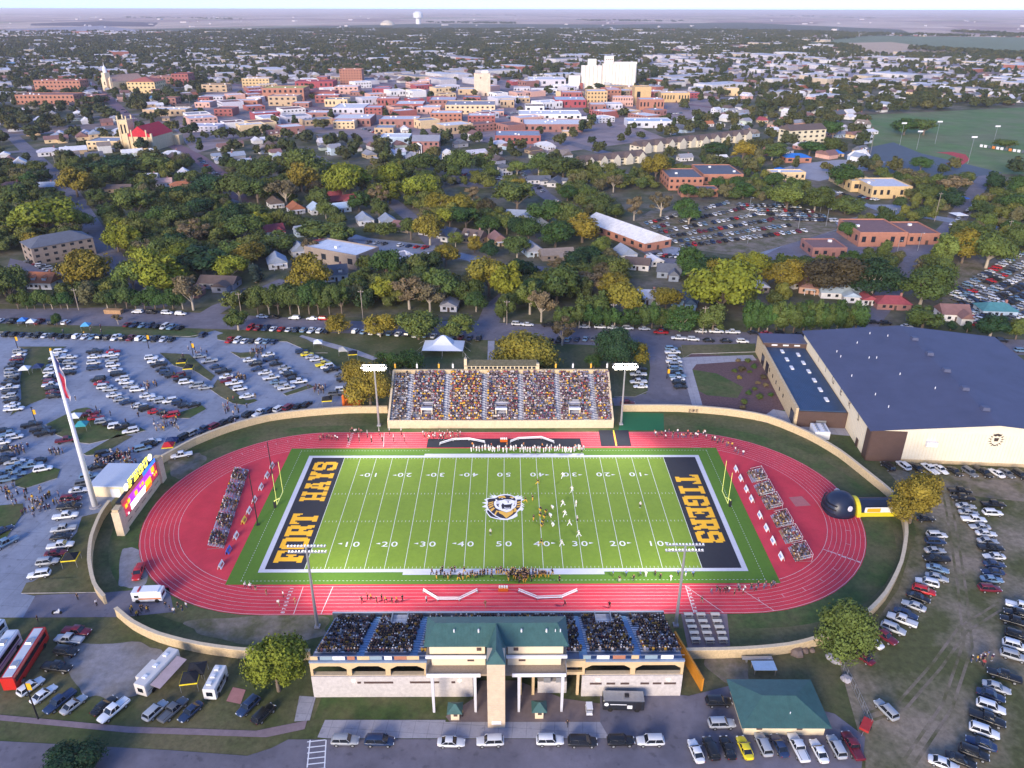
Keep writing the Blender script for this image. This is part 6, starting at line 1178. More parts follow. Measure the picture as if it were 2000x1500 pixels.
o = MB().box(0, -2.3, 2.7, 7.5, 2.2, .06).build('awning', mat('striped_awning', (.48, .36, .36), .8, .1, 1), tc); o.rotation_euler = (.12, 0, 0)
MB().box(-1, 1.7, 1.2, 4.5, .9, 1.8).build('slide_out', M_paint, tc, col=(.66, .62, .58))
boxy('camper', 'small white motorhome beside a pink ground mat', 'camper', (412, 1370), (436, 1322), 2.4, 3.0, (.68, .67, .66), camper)
tag(MB().sheet(P((442, 1370), (470, 1376), (480, 1348), (455, 1343)), .115).build('ground_mat', mat('pink_mat', (.42, .20, .19), .9, .1, 1)), 'pink ground mat beside the small motorhome', 'mat')
def amb(t, L):
    for s in (-1, 1): MB().box(-.6, s*1.2, 1.0, L*.75, .05, .3).build('stripe', M_obj, t, col=(.7, .2, .05)); MB().box(L*.33, s*1.2, 1.5, .9, .06, .6).build('window', M_cglass, t)
    MB().box(-L*.1, 0, 2.72, L*.6, 2.1, .25).build('patient_box', M_white, t); MB().box(L*.27, 0, 2.8, .3, 1.6, .2).build('light_bar', M_obj, t, col=(.5, .03, .03)); MB().box(-L/2+.02, 0, 1.3, .08, 1.6, .8).build('rear_window', M_cglass, t); MB().box(L/2-.08, 0, 1.4, .12, 1.9, .7).build('windscreen', M_cglass, t)
boxy('ambulance', 'white boxy ambulance with orange stripe parked on the track edge', 'ambulance', (322, 1170), (264, 1172), 2.4, 2.75, (.75, .76, .78), amb)
def trl(t, L):
    MB().box(0, 0, 2.72, L*.98, 2.3, .06).build('roof_panel', M_steel, t); MB().box(.6, 0, 2.8, .8, .7, .3).build('roof_vent', M_black, t)
    MB().tube((-L*.42, -1.25, 1.9), (-L*.42, -1.3, 1.9), .42, n=12).build('round_logo', M_white, t); MB().box(1.1, -1.22, .9, .9, .06, .8).build('sign', M_white, t); MB().box(2.7, -1.22, .6, .95, .05, 1.9).build('door', M_black, t); MB().box(-1, -1.23, 1.8, 3.0, .05, .15).build('lettering', M_white, t)
    for k in range(6): MB().box(-L/2+.6+k*(L-1.2)/5, 0, 2.785, .08, 2.3, .03).build('roof_rib', M_steel, t)
boxy('food_trailer', 'black food trailer with silver roof behind the home grandstand', 'trailer', (1176, 1380), (1256, 1382), 2.4, 2.7, (.02, .022, .03), trl)
# inflatable bounce castle, tents and canopies
t = thing('bounce_castle', 'orange inflatable bounce castle by the lit mast', 'bounce castle', (*G(687, 795), 0), 0)
M_or = mat('orange_vinyl', (.62, .13, .012), .5, .06, .6)
MB().box(0, 2.2, 0, 5.4, 4.6, .7).build('base', M_or, t)
for a in (-1, 1):
    for b in (0, 1): MB().tube((a*2.5, .2+b*4, 0), (a*2.5, .2+b*4, 3.8), .55, .5, 8).tube((a*2.5, .2+b*4, 3.8), (a*2.5, .2+b*4, 4.5), .5, .05, 8).build('turret', M_or, t)
MB().box(0, 4.2, .7, 4.6, .3, 2.4).build('wall', M_or, t); MB().box(0, 2.2, 3.1, 4.4, 3.6, .5, tz=.7).build('roof', M_white, t); MB().box(0, .3, 2.3, 4.4, .3, .6).build('front_arch', M_or, t)
mt = thing('marquee', 'large white peaked marquee with guy ropes on the lawn', 'tent', (-22.9, 101, 0), -.03)
fw, fd = 7.6, 5.0; ring = [(-fw, -fd), (0, -fd*1.02), (fw, -fd), (fw, 0), (fw, fd), (0, fd), (-fw, fd), (-fw, 0)]
mb = MB(); V = [(x, y, 2.3) for x, y in ring]+[(x*.5, y*.5, 3.5) for x, y in ring]+[(x*.12, y*.12, 6.2) for x, y in ring]+[(0, 0, 6.6)]; F = []
for r in (0, 8): F += [(r+i, r+(i+1) % 8, r+8+(i+1) % 8, r+8+i) for i in range(8)]
F += [(16+i, 16+(i+1) % 8, 24) for i in range(8)]; mb.add(V, F).build('canopy', mat('tent_cloth', (.68, .72, .80), .7, .04, .6), mt)
mb = MB()
for x, y in ring: MB().tube((x, y, 0), (x, y, 2.3), .07, n=6).build('pole', M_steel, mt); MB().tube((x, y, 2.3), (x*1.35, y*1.4, 0), .025, n=4).build('guy_rope', M_white, mt)
def canopy(x, y, c, label, c2=None, w=3., rz=.15):
    X, Y = G(x, y); t = thing('canopy_tent', label, 'canopy', (X, Y, .1), rz, 'tailgate canopies'); a = w/2
    MB().add([(-a, -a, 2.2), (a, -a, 2.2), (a, a, 2.2), (-a, a, 2.2), (0, 0, 3.2)], [(0, 1, 4), (1, 2, 4), (2, 3, 4), (3, 0, 4)]).build('cover', M_objr, t, col=c)
    for i in (-1, 1):
        for j in (-1, 1): MB().tube((i*(a-.05), j*(a-.05), 0), (i*(a-.05), j*(a-.05), 2.2), .04, n=4).build('leg', M_steel, t)
    V = [(-a, -a), (a, -a), (a, a), (-a, a)]
    for k in range(4 if c2 else 2):
        p, q = V[k], V[(k+1) % 4]; MB().ridge([p, q], .05, 1.9, 2.21).build('valance', M_objr, t, col=c2 or c)
YL = (.72, .56, .02); BK = (.012, .013, .018); WT = (.7, .72, .76); LB = (.10, .38, .66); NV = (.02, .04, .12); TL = (.04, .30, .34)
for a in ((47, 634, (.06, .22, .6), 'blue canopy, left of the two at the street verge'), (64, 637, WT, 'white canopy beside the blue one at the street verge'), (170, 644, LB, 'sky blue canopy on the verge above the top row'), (52, 730, WT, 'white canopy on the first lot island'), (77, 726, NV, 'navy canopy on the first lot island'), (150, 824, WT, 'white canopy beside the tailgate island'), (163, 840, TL, 'teal canopy beside the tailgate island'),
          (357, 716, BK, 'black canopy on the middle island', YL), (370, 728, BK, 'black canopy with bright yellow valance on the middle island', YL), (338, 872, NV, 'navy canopy by the wall behind the scoreboard'), (332, 882, (.5, .02, .03), 'red canopy with yellow valance by the wall', YL), (622, 678, WT, 'white frame tent by the path'), (671, 693, (.4, .4, .38), 'grey canopy near the path'), (690, 700, BK, 'black and yellow canopy near the path', YL),
          (640, 791, BK, 'black canopy with yellow stripes by the bounce castle', YL), (142, 1102, BK, 'black canopy with yellow edge near the curved wall', YL), (375, 1340, BK, 'black canopy with yellow edge between the motorhomes', YL), (388, 1322, BK, 'plain black canopy behind the yellow edged one'), (1933, 390, WT, 'white peaked tent, upper one at the ball field camp'), (1937, 412, WT, 'broad white tent at the ball field camp'), (1875, 392, (.03, .12, .5), 'blue canopy at the ball field camp'), (1870, 425, WT, 'white tent by the right street'), (1975, 425, WT, 'white tent at the right frame edge')):
    canopy(a[0], a[1], a[2], a[3], a[4] if len(a) > 4 else None, 3.2 if a[0] < 1800 else 8)
# picnic tables
for i, rowp in enumerate((((1344, 1205), (1368, 1205), (1396, 1205)), ((1347, 1218), (1372, 1218), (1400, 1218)), ((1351, 1229), (1377, 1229), (1404, 1230)), ((1355, 1241), (1380, 1241), (1408, 1241)), ((1358, 1253), (1385, 1254), (1411, 1253)))):
    for j, p in enumerate(rowp):
        X, Y = G(*p); t = thing('picnic_table', '%s picnic table from the track in the %s column by the mast' % (ordn(i+1), ('left', 'middle', 'right')[j]), 'picnic table', (X, Y, .1), 0, 'picnic tables beside the grandstand'); Mp = mat('bleached_table', (.62, .55, .46), .8, .06, 2)
        MB().box(0, 0, .72, 1.9, .8, .06).build('table_top', Mp, t)
        for s in (-1, 1): MB().box(0, s*.75, .42, 1.9, .28, .05).build('bench', M_wood, t); MB().box(s*.7, 0, 0, .08, 1.5, .7, tz=1, ty=.4).build('leg', M_steel, t)
# team benches and tables
for lab, pts in (('white team bench, left half of the visitors side', ((859, 870), (885, 862), (916, 861), (947, 867))), ('white team bench, right half of the visitors side', ((997, 866), (1012, 860), (1057, 858), (1082, 867))), ('white team bench, left half of the home side', ((827, 1157), (855, 1174), (897, 1174), (932, 1157))), ('white team bench, right half of the home side', ((1013, 1157), (1050, 1172), (1097, 1170), (1127, 1157)))):
    Q = P(*pts); o = Q[0]; t = thing('team_bench', lab, 'bench', (*o, .12), 0, 'team benches'); Q = [(x-o[0], y-o[1]) for x, y in Q]
    for a, b in zip(Q, Q[1:]): MB().ridge([a, b], .28, .42, .5).build('seat', M_white, t); MB().ridge([(a[0], a[1]+.25), (b[0], b[1]+.25)], .06, .6, .85).build('backrest', M_white, t)
    for q in Q: MB().box(q[0], q[1], 0, .3, .4, .42).build('leg', M_steel, t)
for lab, p in (('orange drinks table with white coolers on the visitors side', (984, 863)), ('orange drinks table with white coolers on the home side', (983, 1154))):
    X, Y = G(*p); t = thing('drinks_table', lab, 'table', (X, Y, .12), 0, 'drinks tables'); MB().box(0, 0, .05, 2.2, .9, .7).build('table', M_or, t)
    for k in range(4): MB().tube((-.8+k*.53, 0, .76), (-.8+k*.53, 0, 1.3), .2, n=8).build('cooler', M_white, t)
# poles and lamps
def pole(x, y, yt, label, kind='power', c=None):
    X, Y = G(x, y); h = min(26, HT(x, y, yt)); t = thing({'power': 'power_pole', 'lamp': 'street_lamp', 'ball': 'field_light_mast', 'banner': 'lamp_post', 'black': 'track_post'}[kind], label, {'power': 'power pole', 'lamp': 'street lamp', 'ball': 'floodlight', 'banner': 'lamp post', 'black': 'post'}[kind], (X, Y, 0), 0, {'power': 'power poles', 'lamp': 'street lamps', 'ball': 'ball field masts', 'banner': 'lamp posts', 'black': 'posts by the track'}[kind])
    m = {'power': mat('pole_timber', (.38, .31, .26), .8, .1, 2), 'lamp': M_steel, 'ball': M_steel, 'banner': M_black, 'black': M_black}[kind]
    MB().tube((0, 0, 0), (0, 0, h), .16, .11, 7).build('pole', m, t)
    if kind == 'power':
        MB().box(0, 0, h-.9, 2.3, .14, .14).build('cross_arm', m, t)
        for k in (-1, 0, 1): MB().tube((k, 0, h-.76), (k, 0, h-.5), .06, n=5).build('insulator', M_white, t)
    elif kind == 'lamp': MB().box(.7, 0, h-.1, 1.5, .12, .1).build('arm', M_steel, t); MB().box(1.4, 0, h-.15, .6, .3, .14).build('lamp_head', M_white, t)
    elif kind == 'ball': MB().box(0, 0, h-1, 5, .2, .2).build('cross_arm', m, t); MB().box(0, -.2, h-.8, 4.6, .5, 1.2).build('lamp_bank', M_white, t)
    elif kind == 'banner': MB().box(.5, 0, h-2.2, .8, .06, 1.6).build('banner', M_gold, t); MB().box(0, 0, h, .5, .5, .25).build('lamp_head', M_black, t)
    else: MB().box(0, 0, 0, .7, .7, .4).build('base', M_black, t)
    return t
for a in ((154, 606, 563, 'timber power pole above the left street cars'), (471, 610, 571, 'timber power pole at the street junction'), (709, 624, 566, 'pair topped timber power pole behind the street trees'), (990, 634, 586, 'timber power pole at the second side street'), (1196, 638, 592, 'timber power pole before the dense street trees'), (1372, 653, 598, 'timber power pole by the row of hall cars'), (1700, 300, 260, 'pale power pole by the pool'), (1825, 432, 376, 'tall power pole by the camp'), (1965, 470, 430, 'power pole over the right lot'), (371, 203, 163, 'tall slender white mast downtown'), (110, 330, 300, 'power pole on the left uphill street')): pole(*a)
for a in ((1558, 452, 415, 'lamp among the car park rows, middle'), (1460, 476, 442, 'lamp at the near edge of the car park'), (1613, 442, 408, 'lamp at the right end of the car park'), (1602, 414, 384, 'lamp at the island edge'), (1463, 416, 386, 'lamp at the far edge of the car park'), (1513, 404, 378, 'lamp by the tall green tree'), (1739, 440, 408, 'lamp on the wide street bend'), (1749, 506, 470, 'lamp before the maintenance block'), (1792, 490, 455, 'lamp beside the maintenance annex'), (1375, 640, 600, 'lamp along the campus street')): pole(*a, kind='lamp')
for a in ((1757, 284, 240, 'ball field mast farthest left'), (1790, 292, 256, 'ball field mast behind the backstop'), (1826, 281, 237, 'ball field mast at the infield corner'), (1890, 320, 267, 'ball field mast beside the red infield'), (1938, 288, 246, 'ball field mast in the outfield')): pole(*a, kind='ball')
for a in ((70, 826, 797, 'black lamp post with gold banner on the tailgate island'), (35, 681, 655, 'black lamp post with gold banner by the first island'), (291, 681, 652, 'black lamp post with gold banner by the third column'), (378, 697, 668, 'black lamp post with gold banner by the middle island'), (75, 1405, 1330, 'black lamp post by the white cars and brick walk'), (1302, 740, 718, 'black lamp post by the access road')): pole(*a, kind='banner')
pole(537, 958, 863, 'tall black post beside the far FORT HAYS signs', 'black'); pole(504, 1026, 926, 'tall black post in front of the scoreboard bleachers', 'black')
t = thing('shipping_container', 'rust tan skip container at the street kerb', 'container', (*G(223, 612), .1), -.07); MB().box(0, 0, 0, 7, 2.4, 1.7, tz=1.05).build('tub', mat('rusty_tan', (.42, .25, .13), .8, .2, 1), t)
for k in range(7): MB().box(-3+k, -1.24, .1, .12, .1, 1.5).build('rib', MATS['rusty_tan'], t)
# chain link fence right of the shed
Q = P((1640, 1296), (1668, 1350), (1700, 1418)); t = thing('wire_fence', 'wire mesh fence between the teal shed and grass car park', 'fence', (*Q[0], 0)); Q = [(x-Q[0][0], y-Q[0][1]) for x, y in Q]
for k in range(9): f = k/8*2; i = min(1, int(f)); f -= i; p = (Q[i][0]+(Q[i+1][0]-Q[i][0])*f, Q[i][1]+(Q[i+1][1]-Q[i][1])*f); MB().tube((*p, 0), (*p, 1.9), .04, n=5).build('post', M_steel, t)
for z in (.1, 1.0, 1.88): MB().tube((*Q[0], z), (*Q[1], z), .025, n=4).tube((*Q[1], z), (*Q[2], z), .025, n=4).build('rail', M_steel, t)
# ---------------------------------------------------------------- people
SKIN = mat('skin', (.46, .26, .17), .6, .08, 4); SHIRT = mat('shirt_cloth', obj=True, rough=.85, var=.1, scale=4)
CLOTH = {k: mat('cloth_'+k, c, .85, .1, 4) for k, c in dict(dark=(.02, .022, .03), white=(.70, .70, .72), denim=(.05, .08, .16), gold=(.6, .36, .03), khaki=(.30, .24, .16), grey=(.2, .2, .22)).items()}
HAIR = {k: mat('hair_'+k, c, .7, .1, 4) for k, c in dict(dark=(.03, .02, .015), blond=(.35, .22, .09), white=(.72, .72, .74), black=(.012, .012, .014), gold=(.6, .4, .05)).items()}
PMESH = {}
def pmesh(pose, bulk, pants, hair):
    k = (pose, bulk, pants, hair)
    if k not in PMESH:
        r, pid = PM[pose, 1.28 if bulk > 1.05 and (pose, 1.28) in PM else 1.]; m = r.copy(); m.name = 'person_body'; m.materials.clear()
        for q in (SHIRT, CLOTH[pants], SKIN, HAIR[hair]): m.materials.append(q)
        m.polygons.foreach_set('material_index', pid); PMESH[k] = m
    return PMESH[k]

def person(X, Y, label, group, pose='stand', shirt=(.3, .3, .3), pants='dark', hair='dark', rz=None, bulk=1., z=.13, s=1.):
    o = link('person', pmesh(pose, bulk, pants, hair), None, (X, Y, z), RND.uniform(0, 6.28) if rz is None else rz, shirt); k = s*RND.uniform(1.0, 1.1); o.scale = (k, k, k); tag(o, label, 'person', group); return o
WHT = (.72, .72, .74); BLK = (.016, .016, .02); GLD = (.62, .36, .02)
for k, (x, y, p) in enumerate(((1099, 932, 'run'), (1117, 959, 'run'), (1125, 987, 'stand'), (1099, 987, 'run'), (1079, 992, 'crouch'), (1075, 1008, 'crouch'), (1103, 1007, 'run'), (1080, 1026, 'crouch'), (1112, 1025, 'run'), (1130, 1047, 'run'), (1097, 1065, 'run'))):
    X, Y = G(x, y+3); person(X, Y, 'football player in white uniform on the field, %s from the far side' % ordn(k+1), 'white team on the field', p, WHT, 'white', 'white', pi/2+RND.uniform(-.6, .6), 1.28, .17, 1.08)
for k, (x, y, p) in enumerate(((1050, 944, 'run'), (1040, 976, 'stand'), (1026, 980, 'run'), (1055, 996, 'crouch'), (1055, 1007, 'crouch'), (1063, 1010, 'crouch'), (1042, 1015, 'stand'), (1060, 1020, 'crouch'), (1058, 1027, 'crouch'), (1066, 1000, 'crouch'), (1057, 1063, 'run'))):
    X, Y = G(x, y+3); person(X, Y, 'football player in black and gold on the field, %s from the far side' % ordn(k+1), 'black team on the field', p, BLK, 'gold', 'black', -pi/2+RND.uniform(-.6, .6), 1.28, .17, 1.08)
for k, (x, y) in enumerate(((1250, 993), (958, 1046), (1127, 1020), (1136, 885), (1046, 888))): X, Y = G(x, y); person(X, Y, ('official near the TIGERS hash marks', 'official between the emblem and near side line', 'official among the white defenders', 'official at the far side line right of the bench', 'official at the far side line by the bench')[k], 'game officials', 'stand', (.4, .4, .42), 'dark', 'white', None, 1., .17, 1.05)
def crowd_people(n, fx, fy, label, group, poses, shirts, pants, hairs, rz=None, bulk=1., s=1., z=.14):
    for i in range(n):
        X, Y = G(fx(i), fy(i)); person(X, Y, label, group, RND.choice(poses), RND.choice(shirts), RND.choice(pants), RND.choice(hairs), None if rz is None else rz+RND.uniform(-.7, .7), bulk, z, s)
U = RND.uniform
crowd_people(48, lambda i: 922+i*4.6+U(-2, 2), lambda i: 882+U(-3, 3), 'player in white uniform waiting along the far side line', 'visiting team side line', ['stand', 'stand', 'walk'], [WHT], ['white'], ['white', 'white', 'dark'], -pi/2, 1.28, 1.05)
crowd_people(7, lambda i: 925+i*33+U(-5, 5), lambda i: 876+U(-2, 2), 'team helper in red or orange shirt behind the white players', 'visiting team helpers', ['stand', 'walk'], [(.5, .05, .03), (.6, .2, .03)], ['dark', 'khaki'], ['dark'], -pi/2)
crowd_people(62, lambda i: 985+abs(RND.gauss(0, 1))*48+U(-12, 8), lambda i: 1130+U(-10, 9), 'player in black uniform in the dense home side line crowd', 'home team side line', ['stand', 'stand', 'walk'], [BLK, BLK, (.05, .05, .05)], ['gold', 'dark', 'gold'], ['black', 'black', 'gold'], pi/2, 1.28, 1.05)
crowd_people(30, lambda i: 846+i*4.7+U(-3, 3), lambda i: 1126+U(-8, 9), 'player in black uniform at the looser left end of home side line', 'home team side line left', ['stand', 'walk'], [BLK], ['gold', 'dark'], ['black', 'dark'], pi/2, 1.28, 1.05)
crowd_people(12, lambda i: 1195+i*14+U(-5, 5), lambda i: 1132+U(-7, 6), 'helper on the near side line right of the home team', 'home helpers', ['stand', 'walk'], [BLK, WHT, (.1, .2, .4)], ['dark', 'white'], ['dark', 'blond'])
crowd_people(10, lambda i: (681, 702, 726, 747, 769, 790, 718, 741, 761, 784)[i], lambda i: (864, 864, 866, 864, 864, 864, 856, 852, 851, 851)[i], 'marching band member with tall white plume on the far straight', 'plumed marching band', ['stand'], [BLK], ['dark'], ['white'], -pi/2, 1.1, 1.05)
for o in [o for o in bpy.data.objects if 'tall white plume' in o.get('label', '')]: MB().tube((0, .02, 1.74), (0, .02, 2.6), .07, .03, 5).build('plume', M_white, o)
crowd_people(26, lambda i: 828+(i % 13)*5.8+U(-2, 2), lambda i: 852+(i//13)*6+U(-2, 2), 'band member standing in ranks below the grandstand front wall', 'marching band ranks', ['stand', 'walk'], [BLK, (.3, .05, .06), WHT], ['dark', 'khaki'], ['dark', 'white'], -pi/2)
crowd_people(14, lambda i: 628+(i % 7)*5+U(-3, 3) if i < 8 else 685+(i-8)*4+U(-2, 2), lambda i: 858+U(-4, 4) if i < 8 else 846+U(-3, 3), 'person with the drum group at the left far bend', 'drum group', ['stand', 'walk'], [WHT, BLK, (.3, .1, .1)], ['dark'], ['dark', 'blond'])
crowd_people(24, lambda i: 1278+i*4.2+U(-4, 4), lambda i: 854+U(-6, 6), 'person in the crowd on the track right of black mats', 'group right of the mats', ['stand', 'walk', 'walk'], [(.12, .05, .09), BLK, WHT, (.5, .1, .08)], ['dark', 'denim'], ['dark', 'blond'])
crowd_people(16, lambda i: 1372+i*5+U(-4, 4), lambda i: 852+i*2.3+U(-4, 4), 'young spectator leaning at the corner of the TIGERS end', 'corner spectators', ['stand', 'walk'], [BLK, GLD, (.2, .08, .1), WHT], ['dark', 'denim'], ['dark', 'blond'])
crowd_people(20, lambda i: 1392+i*6.5+U(-4, 4), lambda i: 1160-i*.5+U(-6, 6), 'spectator lined up on the near right bend of the track', 'near right bend group', ['stand', 'stand', 'walk'], [BLK, (.15, .08, .1), WHT, (.1, .12, .2)], ['dark', 'denim'], ['dark', 'blond'])
crowd_people(9, lambda i: 708+i*9.5+U(-3, 3), lambda i: 1175+U(-4, 5), 'cheerleader in black on the near straight', 'cheerleaders', ['cheer', 'stand', 'walk'], [BLK, GLD], ['dark'], ['dark', 'blond'], pi/2, .95)
crowd_people(12, lambda i: (480, 490, 500, 521, 554, 545, 577, 833, 1103, 948, 1190, 1370)[i], lambda i: (1150, 1152, 1155, 1163, 1167, 1184, 1180, 1177, 1185, 1186, 1188, 1178)[i], 'person walking alone along the near straight of the track', 'walkers on the near straight', ['walk', 'stand'], [BLK, WHT, (.3, .1, .05)], ['dark', 'khaki'], ['dark', 'blond', 'white'])
crowd_people(9, lambda i: 256+i*4.5+U(-3, 3), lambda i: 1200+U(-7, 7), 'person in black and gold gathered behind the ambulance', 'group behind the ambulance', ['stand', 'walk'], [BLK, GLD], ['dark'], ['dark'])
crowd_people(6, lambda i: 325+i*8, lambda i: 1192+U(-6, 8), 'person waiting on the track right of the ambulance', 'group right of the ambulance', ['stand'], [BLK, WHT], ['denim'], ['dark', 'blond'])
for x, y, c, lab in ((883, 1402, (.4, .03, .05), 'person in red at the ticket kiosk window'), (903, 1400, GLD, 'person in gold vest by the entrance court'), (1108, 1419, BLK, 'person in black striding along the front sidewalk'), (190, 1184, WHT, 'person in white shirt in the gate opening'), (153, 1172, BLK, 'person in dark clothes on the entry drive'), (75, 1215, BLK, 'person standing by the entry drive edge')): X, Y = G(x, y); person(X, Y, lab, 'people at the entrances', 'walk' if 'strid' in lab else 'stand', c)
# motorcycle on the entry drive
X, Y = G(112, 1200); t = thing('motorcycle', 'white touring motorcycle on the entry drive', 'motorcycle', (X, Y, .12), .1)
for s in (-.75, .75): MB().tube((s, -.08, .33), (s, .08, .33), .33, n=12).build('wheel', M_tyre, t)
MB().box(0, 0, .35, 1.2, .35, .45, tz=.7).build('body', M_white, t); MB().box(-.45, 0, .8, .7, .35, .12).build('seat', M_black, t); MB().box(.6, 0, .8, .35, .5, .5, tz=.5).build('fairing', M_white, t)
# seated crowds in the stands: nobody could count them
SHW = [(.05, .02, .06), (.05, .02, .06), (.10, .03, .10), (.50, .47, .50), (.30, .28, .32), (.55, .32, .03), (.16, .13, .2), (.20, .17, .25), (.3, .05, .06), (.22, .2, .26), (.04, .04, .06), (.45, .36, .3), (.1, .14, .3)]
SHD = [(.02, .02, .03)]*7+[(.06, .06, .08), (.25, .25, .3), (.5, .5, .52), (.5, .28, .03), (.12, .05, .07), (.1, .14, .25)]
def cols(S): k = RND.random(); return [RND.choice(S), RND.choice(((.02, .022, .03), (.05, .07, .14), (.2, .17, .13))), (.33, .19, .13), RND.choice(((.03, .02, .015), (.12, .07, .04), (.3, .2, .1), (.65, .65, .66), (.02, .02, .02)))]
pl = []
for i in range(NR):
    y, z = row(i)
    for a, b in SECT:
        x = a+.3
        while x < b-.2:
            x += U(.5, .62); gold = exp(-((x+12)/8)**2)
            if any(abs(x-v) < 2.1 and 1 < i < 8 for v in VOM): continue
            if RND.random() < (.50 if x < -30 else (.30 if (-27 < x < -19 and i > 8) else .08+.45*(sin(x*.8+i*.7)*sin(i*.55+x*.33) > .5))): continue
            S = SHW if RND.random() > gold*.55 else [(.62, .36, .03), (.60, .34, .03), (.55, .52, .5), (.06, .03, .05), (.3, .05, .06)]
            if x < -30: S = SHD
            st_ = RND.random() < .35; pl.append((x, y+(.55 if not st_ else .2), z+(.47 if not st_ else .0), pi+U(-.4, .4), 1.05, 1 if st_ else 0, cols(S)))
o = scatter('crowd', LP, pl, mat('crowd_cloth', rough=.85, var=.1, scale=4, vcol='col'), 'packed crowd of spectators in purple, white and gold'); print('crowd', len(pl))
pl = []
for i in range(NN):
    y, z = nrow(i)
    for a, b in NSECT:
        x = a+.2
        while x < b-.1:
            x += U(.5, .6)
            if -14.2 < x < 12 and i > 9: continue
            if min(abs(x+21.4), abs(x-20.6)) < 1.9 and i < 4: continue
            if RND.random() < .06+.4*(sin(x*.7+i*.9)*sin(i*.6-x*.4) > .55): continue
            pl.append((x, y-.6, z+.47, U(-.35, .35), 1.05, 0, cols(SHD)))
scatter('crowd', LP, pl, MATS['crowd_cloth'], 'home crowd in dark clothing seen from behind'); print('crowd2', len(pl))
pl = []
for o in [o for o in bpy.data.objects if o.name.startswith('bleacher')]:
    f = -1 if o.location.x > 0 else 1; c, s_ = cos(o.rotation_euler.z), sin(o.rotation_euler.z)
    for i in range(5):
        for k in range(8):
            if RND.random() < .35: continue
            lx, ly = -f*(i-2)*.72, -2.3+k*.62+U(-.1, .1); pl.append((o.location.x+lx*c-ly*s_, o.location.y+lx*s_+ly*c, .4+i*.25, (pi/2 if f < 0 else -pi/2)+U(-.4, .4), 1.05, 0, cols(SHD+SHW)))
scatter('crowd', LP, pl, MATS['crowd_cloth'], 'spectators on the small end zone bleachers')
pl = []
for cx, cy_, n, w in ((205, 905, 16, 16), (240, 890, 12, 14), (75, 985, 24, 34), (40, 882, 10, 14), (290, 758, 9, 12), (325, 832, 14, 24), (505, 690, 12, 14), (470, 742, 12, 8), (625, 762, 9, 12), (455, 800, 10, 40), (1918, 1292, 6, 16), (155, 645, 6, 60), (250, 905, 12, 12), (110, 885, 6, 12), (380, 690, 6, 20), (205, 800, 6, 40), (20, 965, 8, 18)):
    for i in range(int(n*1.7)): X, Y = G(cx+RND.gauss(0, w*.7), cy_+RND.gauss(0, w*.35)); pl.append((X, Y, .13, U(0, 6.28), 1.05, 1, cols(SHD+SHW)))
scatter('crowd', LP, pl, MATS['crowd_cloth'], 'tailgating people spread through the left car park')
for g in {o.get('group') for o in bpy.data.objects if o.name.startswith('person')}:
    by = {}
    for o in bpy.data.objects:
        if o.name.startswith('person') and o.get('group') == g: by.setdefault(o['label'], []).append(o)
    for lab, os_ in by.items():
        if len(os_) > 1:
            for i, o in enumerate(sorted(os_, key=lambda o: PX(*o.location)[0])): o['label'] = '%s, %s from left' % (lab, ordn(i+1))
# ---------------------------------------------------------------- trees
M_bark = mat('bark', (.17, .13, .10), .95, .2, 3); M_pale = mat('pale_bark', (.42, .36, .29), .9, .15, 3)
def leaf_mat(name, **k):
    m = mat(name, rough=.75, var=.38, scale=3.2, spec=.2, **k); return m
M_leaf = leaf_mat('foliage', obj=True)
def crown_mesh(seed, n, leaf, shape='round', m=None, gaps=.0):
    "unit tree (height 1): leaf faces gathered in uneven clumps through the crown's volume"
    R = np.random.RandomState(seed); nc = {'round': 26, 'tall': 24, 'wide': 30, 'open': 17, 'cone': 20}[shape]
    cz, rz, rr = {'round': (.55, .44, .46), 'tall': (.54, .45, .34), 'wide': (.56, .42, .56), 'open': (.60, .39, .44), 'cone': (.51, .48, .30)}[shape]
    C_ = []
    while len(C_) < nc:
        d = R.normal(size=3); d /= np.linalg.norm(d); p = d*R.uniform(.35, .86)
        if shape == 'cone': p[0:2] *= .95-.55*(p[2]+.8)
        if d[2] < -.75: continue
        C_.append((p, R.choice([R.uniform(.14, .24), R.uniform(.24, .42)], p=[.45, .55])*((1.18+gaps) if shape != 'open' else .85)))
    w = np.array([c[1] for c in C_])**1.6; k = R.choice(nc, n, p=w/w.sum()); c = np.array([q[0] for q in C_])[k]; cr = np.array([q[1] for q in C_])[k][:, None]
    un = lambda v: v/np.linalg.norm(v, axis=1, keepdims=True)
    d = un(R.normal(size=(n, 3))); q = c+d*cr*np.where(R.rand(n, 1) < .1, R.uniform(1., 1.35, (n, 1)), R.uniform(.5, 1.05, (n, 1)))*np.array([1, 1, .85])
    ok = np.linalg.norm(q, axis=1) < 1.15; q, d = q[ok], d[ok]; n = len(q)
    nr = un(d*.8+q*.5+R.normal(size=(n, 3))*.5); t = un(np.cross(nr, R.normal(size=(n, 3)))); bb = np.cross(nr, t); s = leaf*R.uniform(.45, 1.4, (n, 1)); P3 = q*np.array([rr, rr, rz])+np.array([0, 0, cz])
    V = np.stack([P3-t*s*.5-bb*s*.3, P3+t*s*.5-bb*s*.4, P3+t*s*.45+bb*s*.33, P3-t*s*.5+bb*s*.38], 1).reshape(-1, 3)
    me = bpy.data.meshes.new('crown'); me.vertices.add(4*n); me.vertices.foreach_set('co', V.astype(np.float32).ravel()); me.loops.add(4*n); me.loops.foreach_set('vertex_index', np.arange(4*n, dtype=np.int32)); me.polygons.add(n); me.polygons.foreach_set('loop_start', np.arange(0, 4*n, 4, dtype=np.int32))
    me.update(calc_edges=True); me.materials.append(m or M_leaf); return me, C_, (cz, rz, rr)
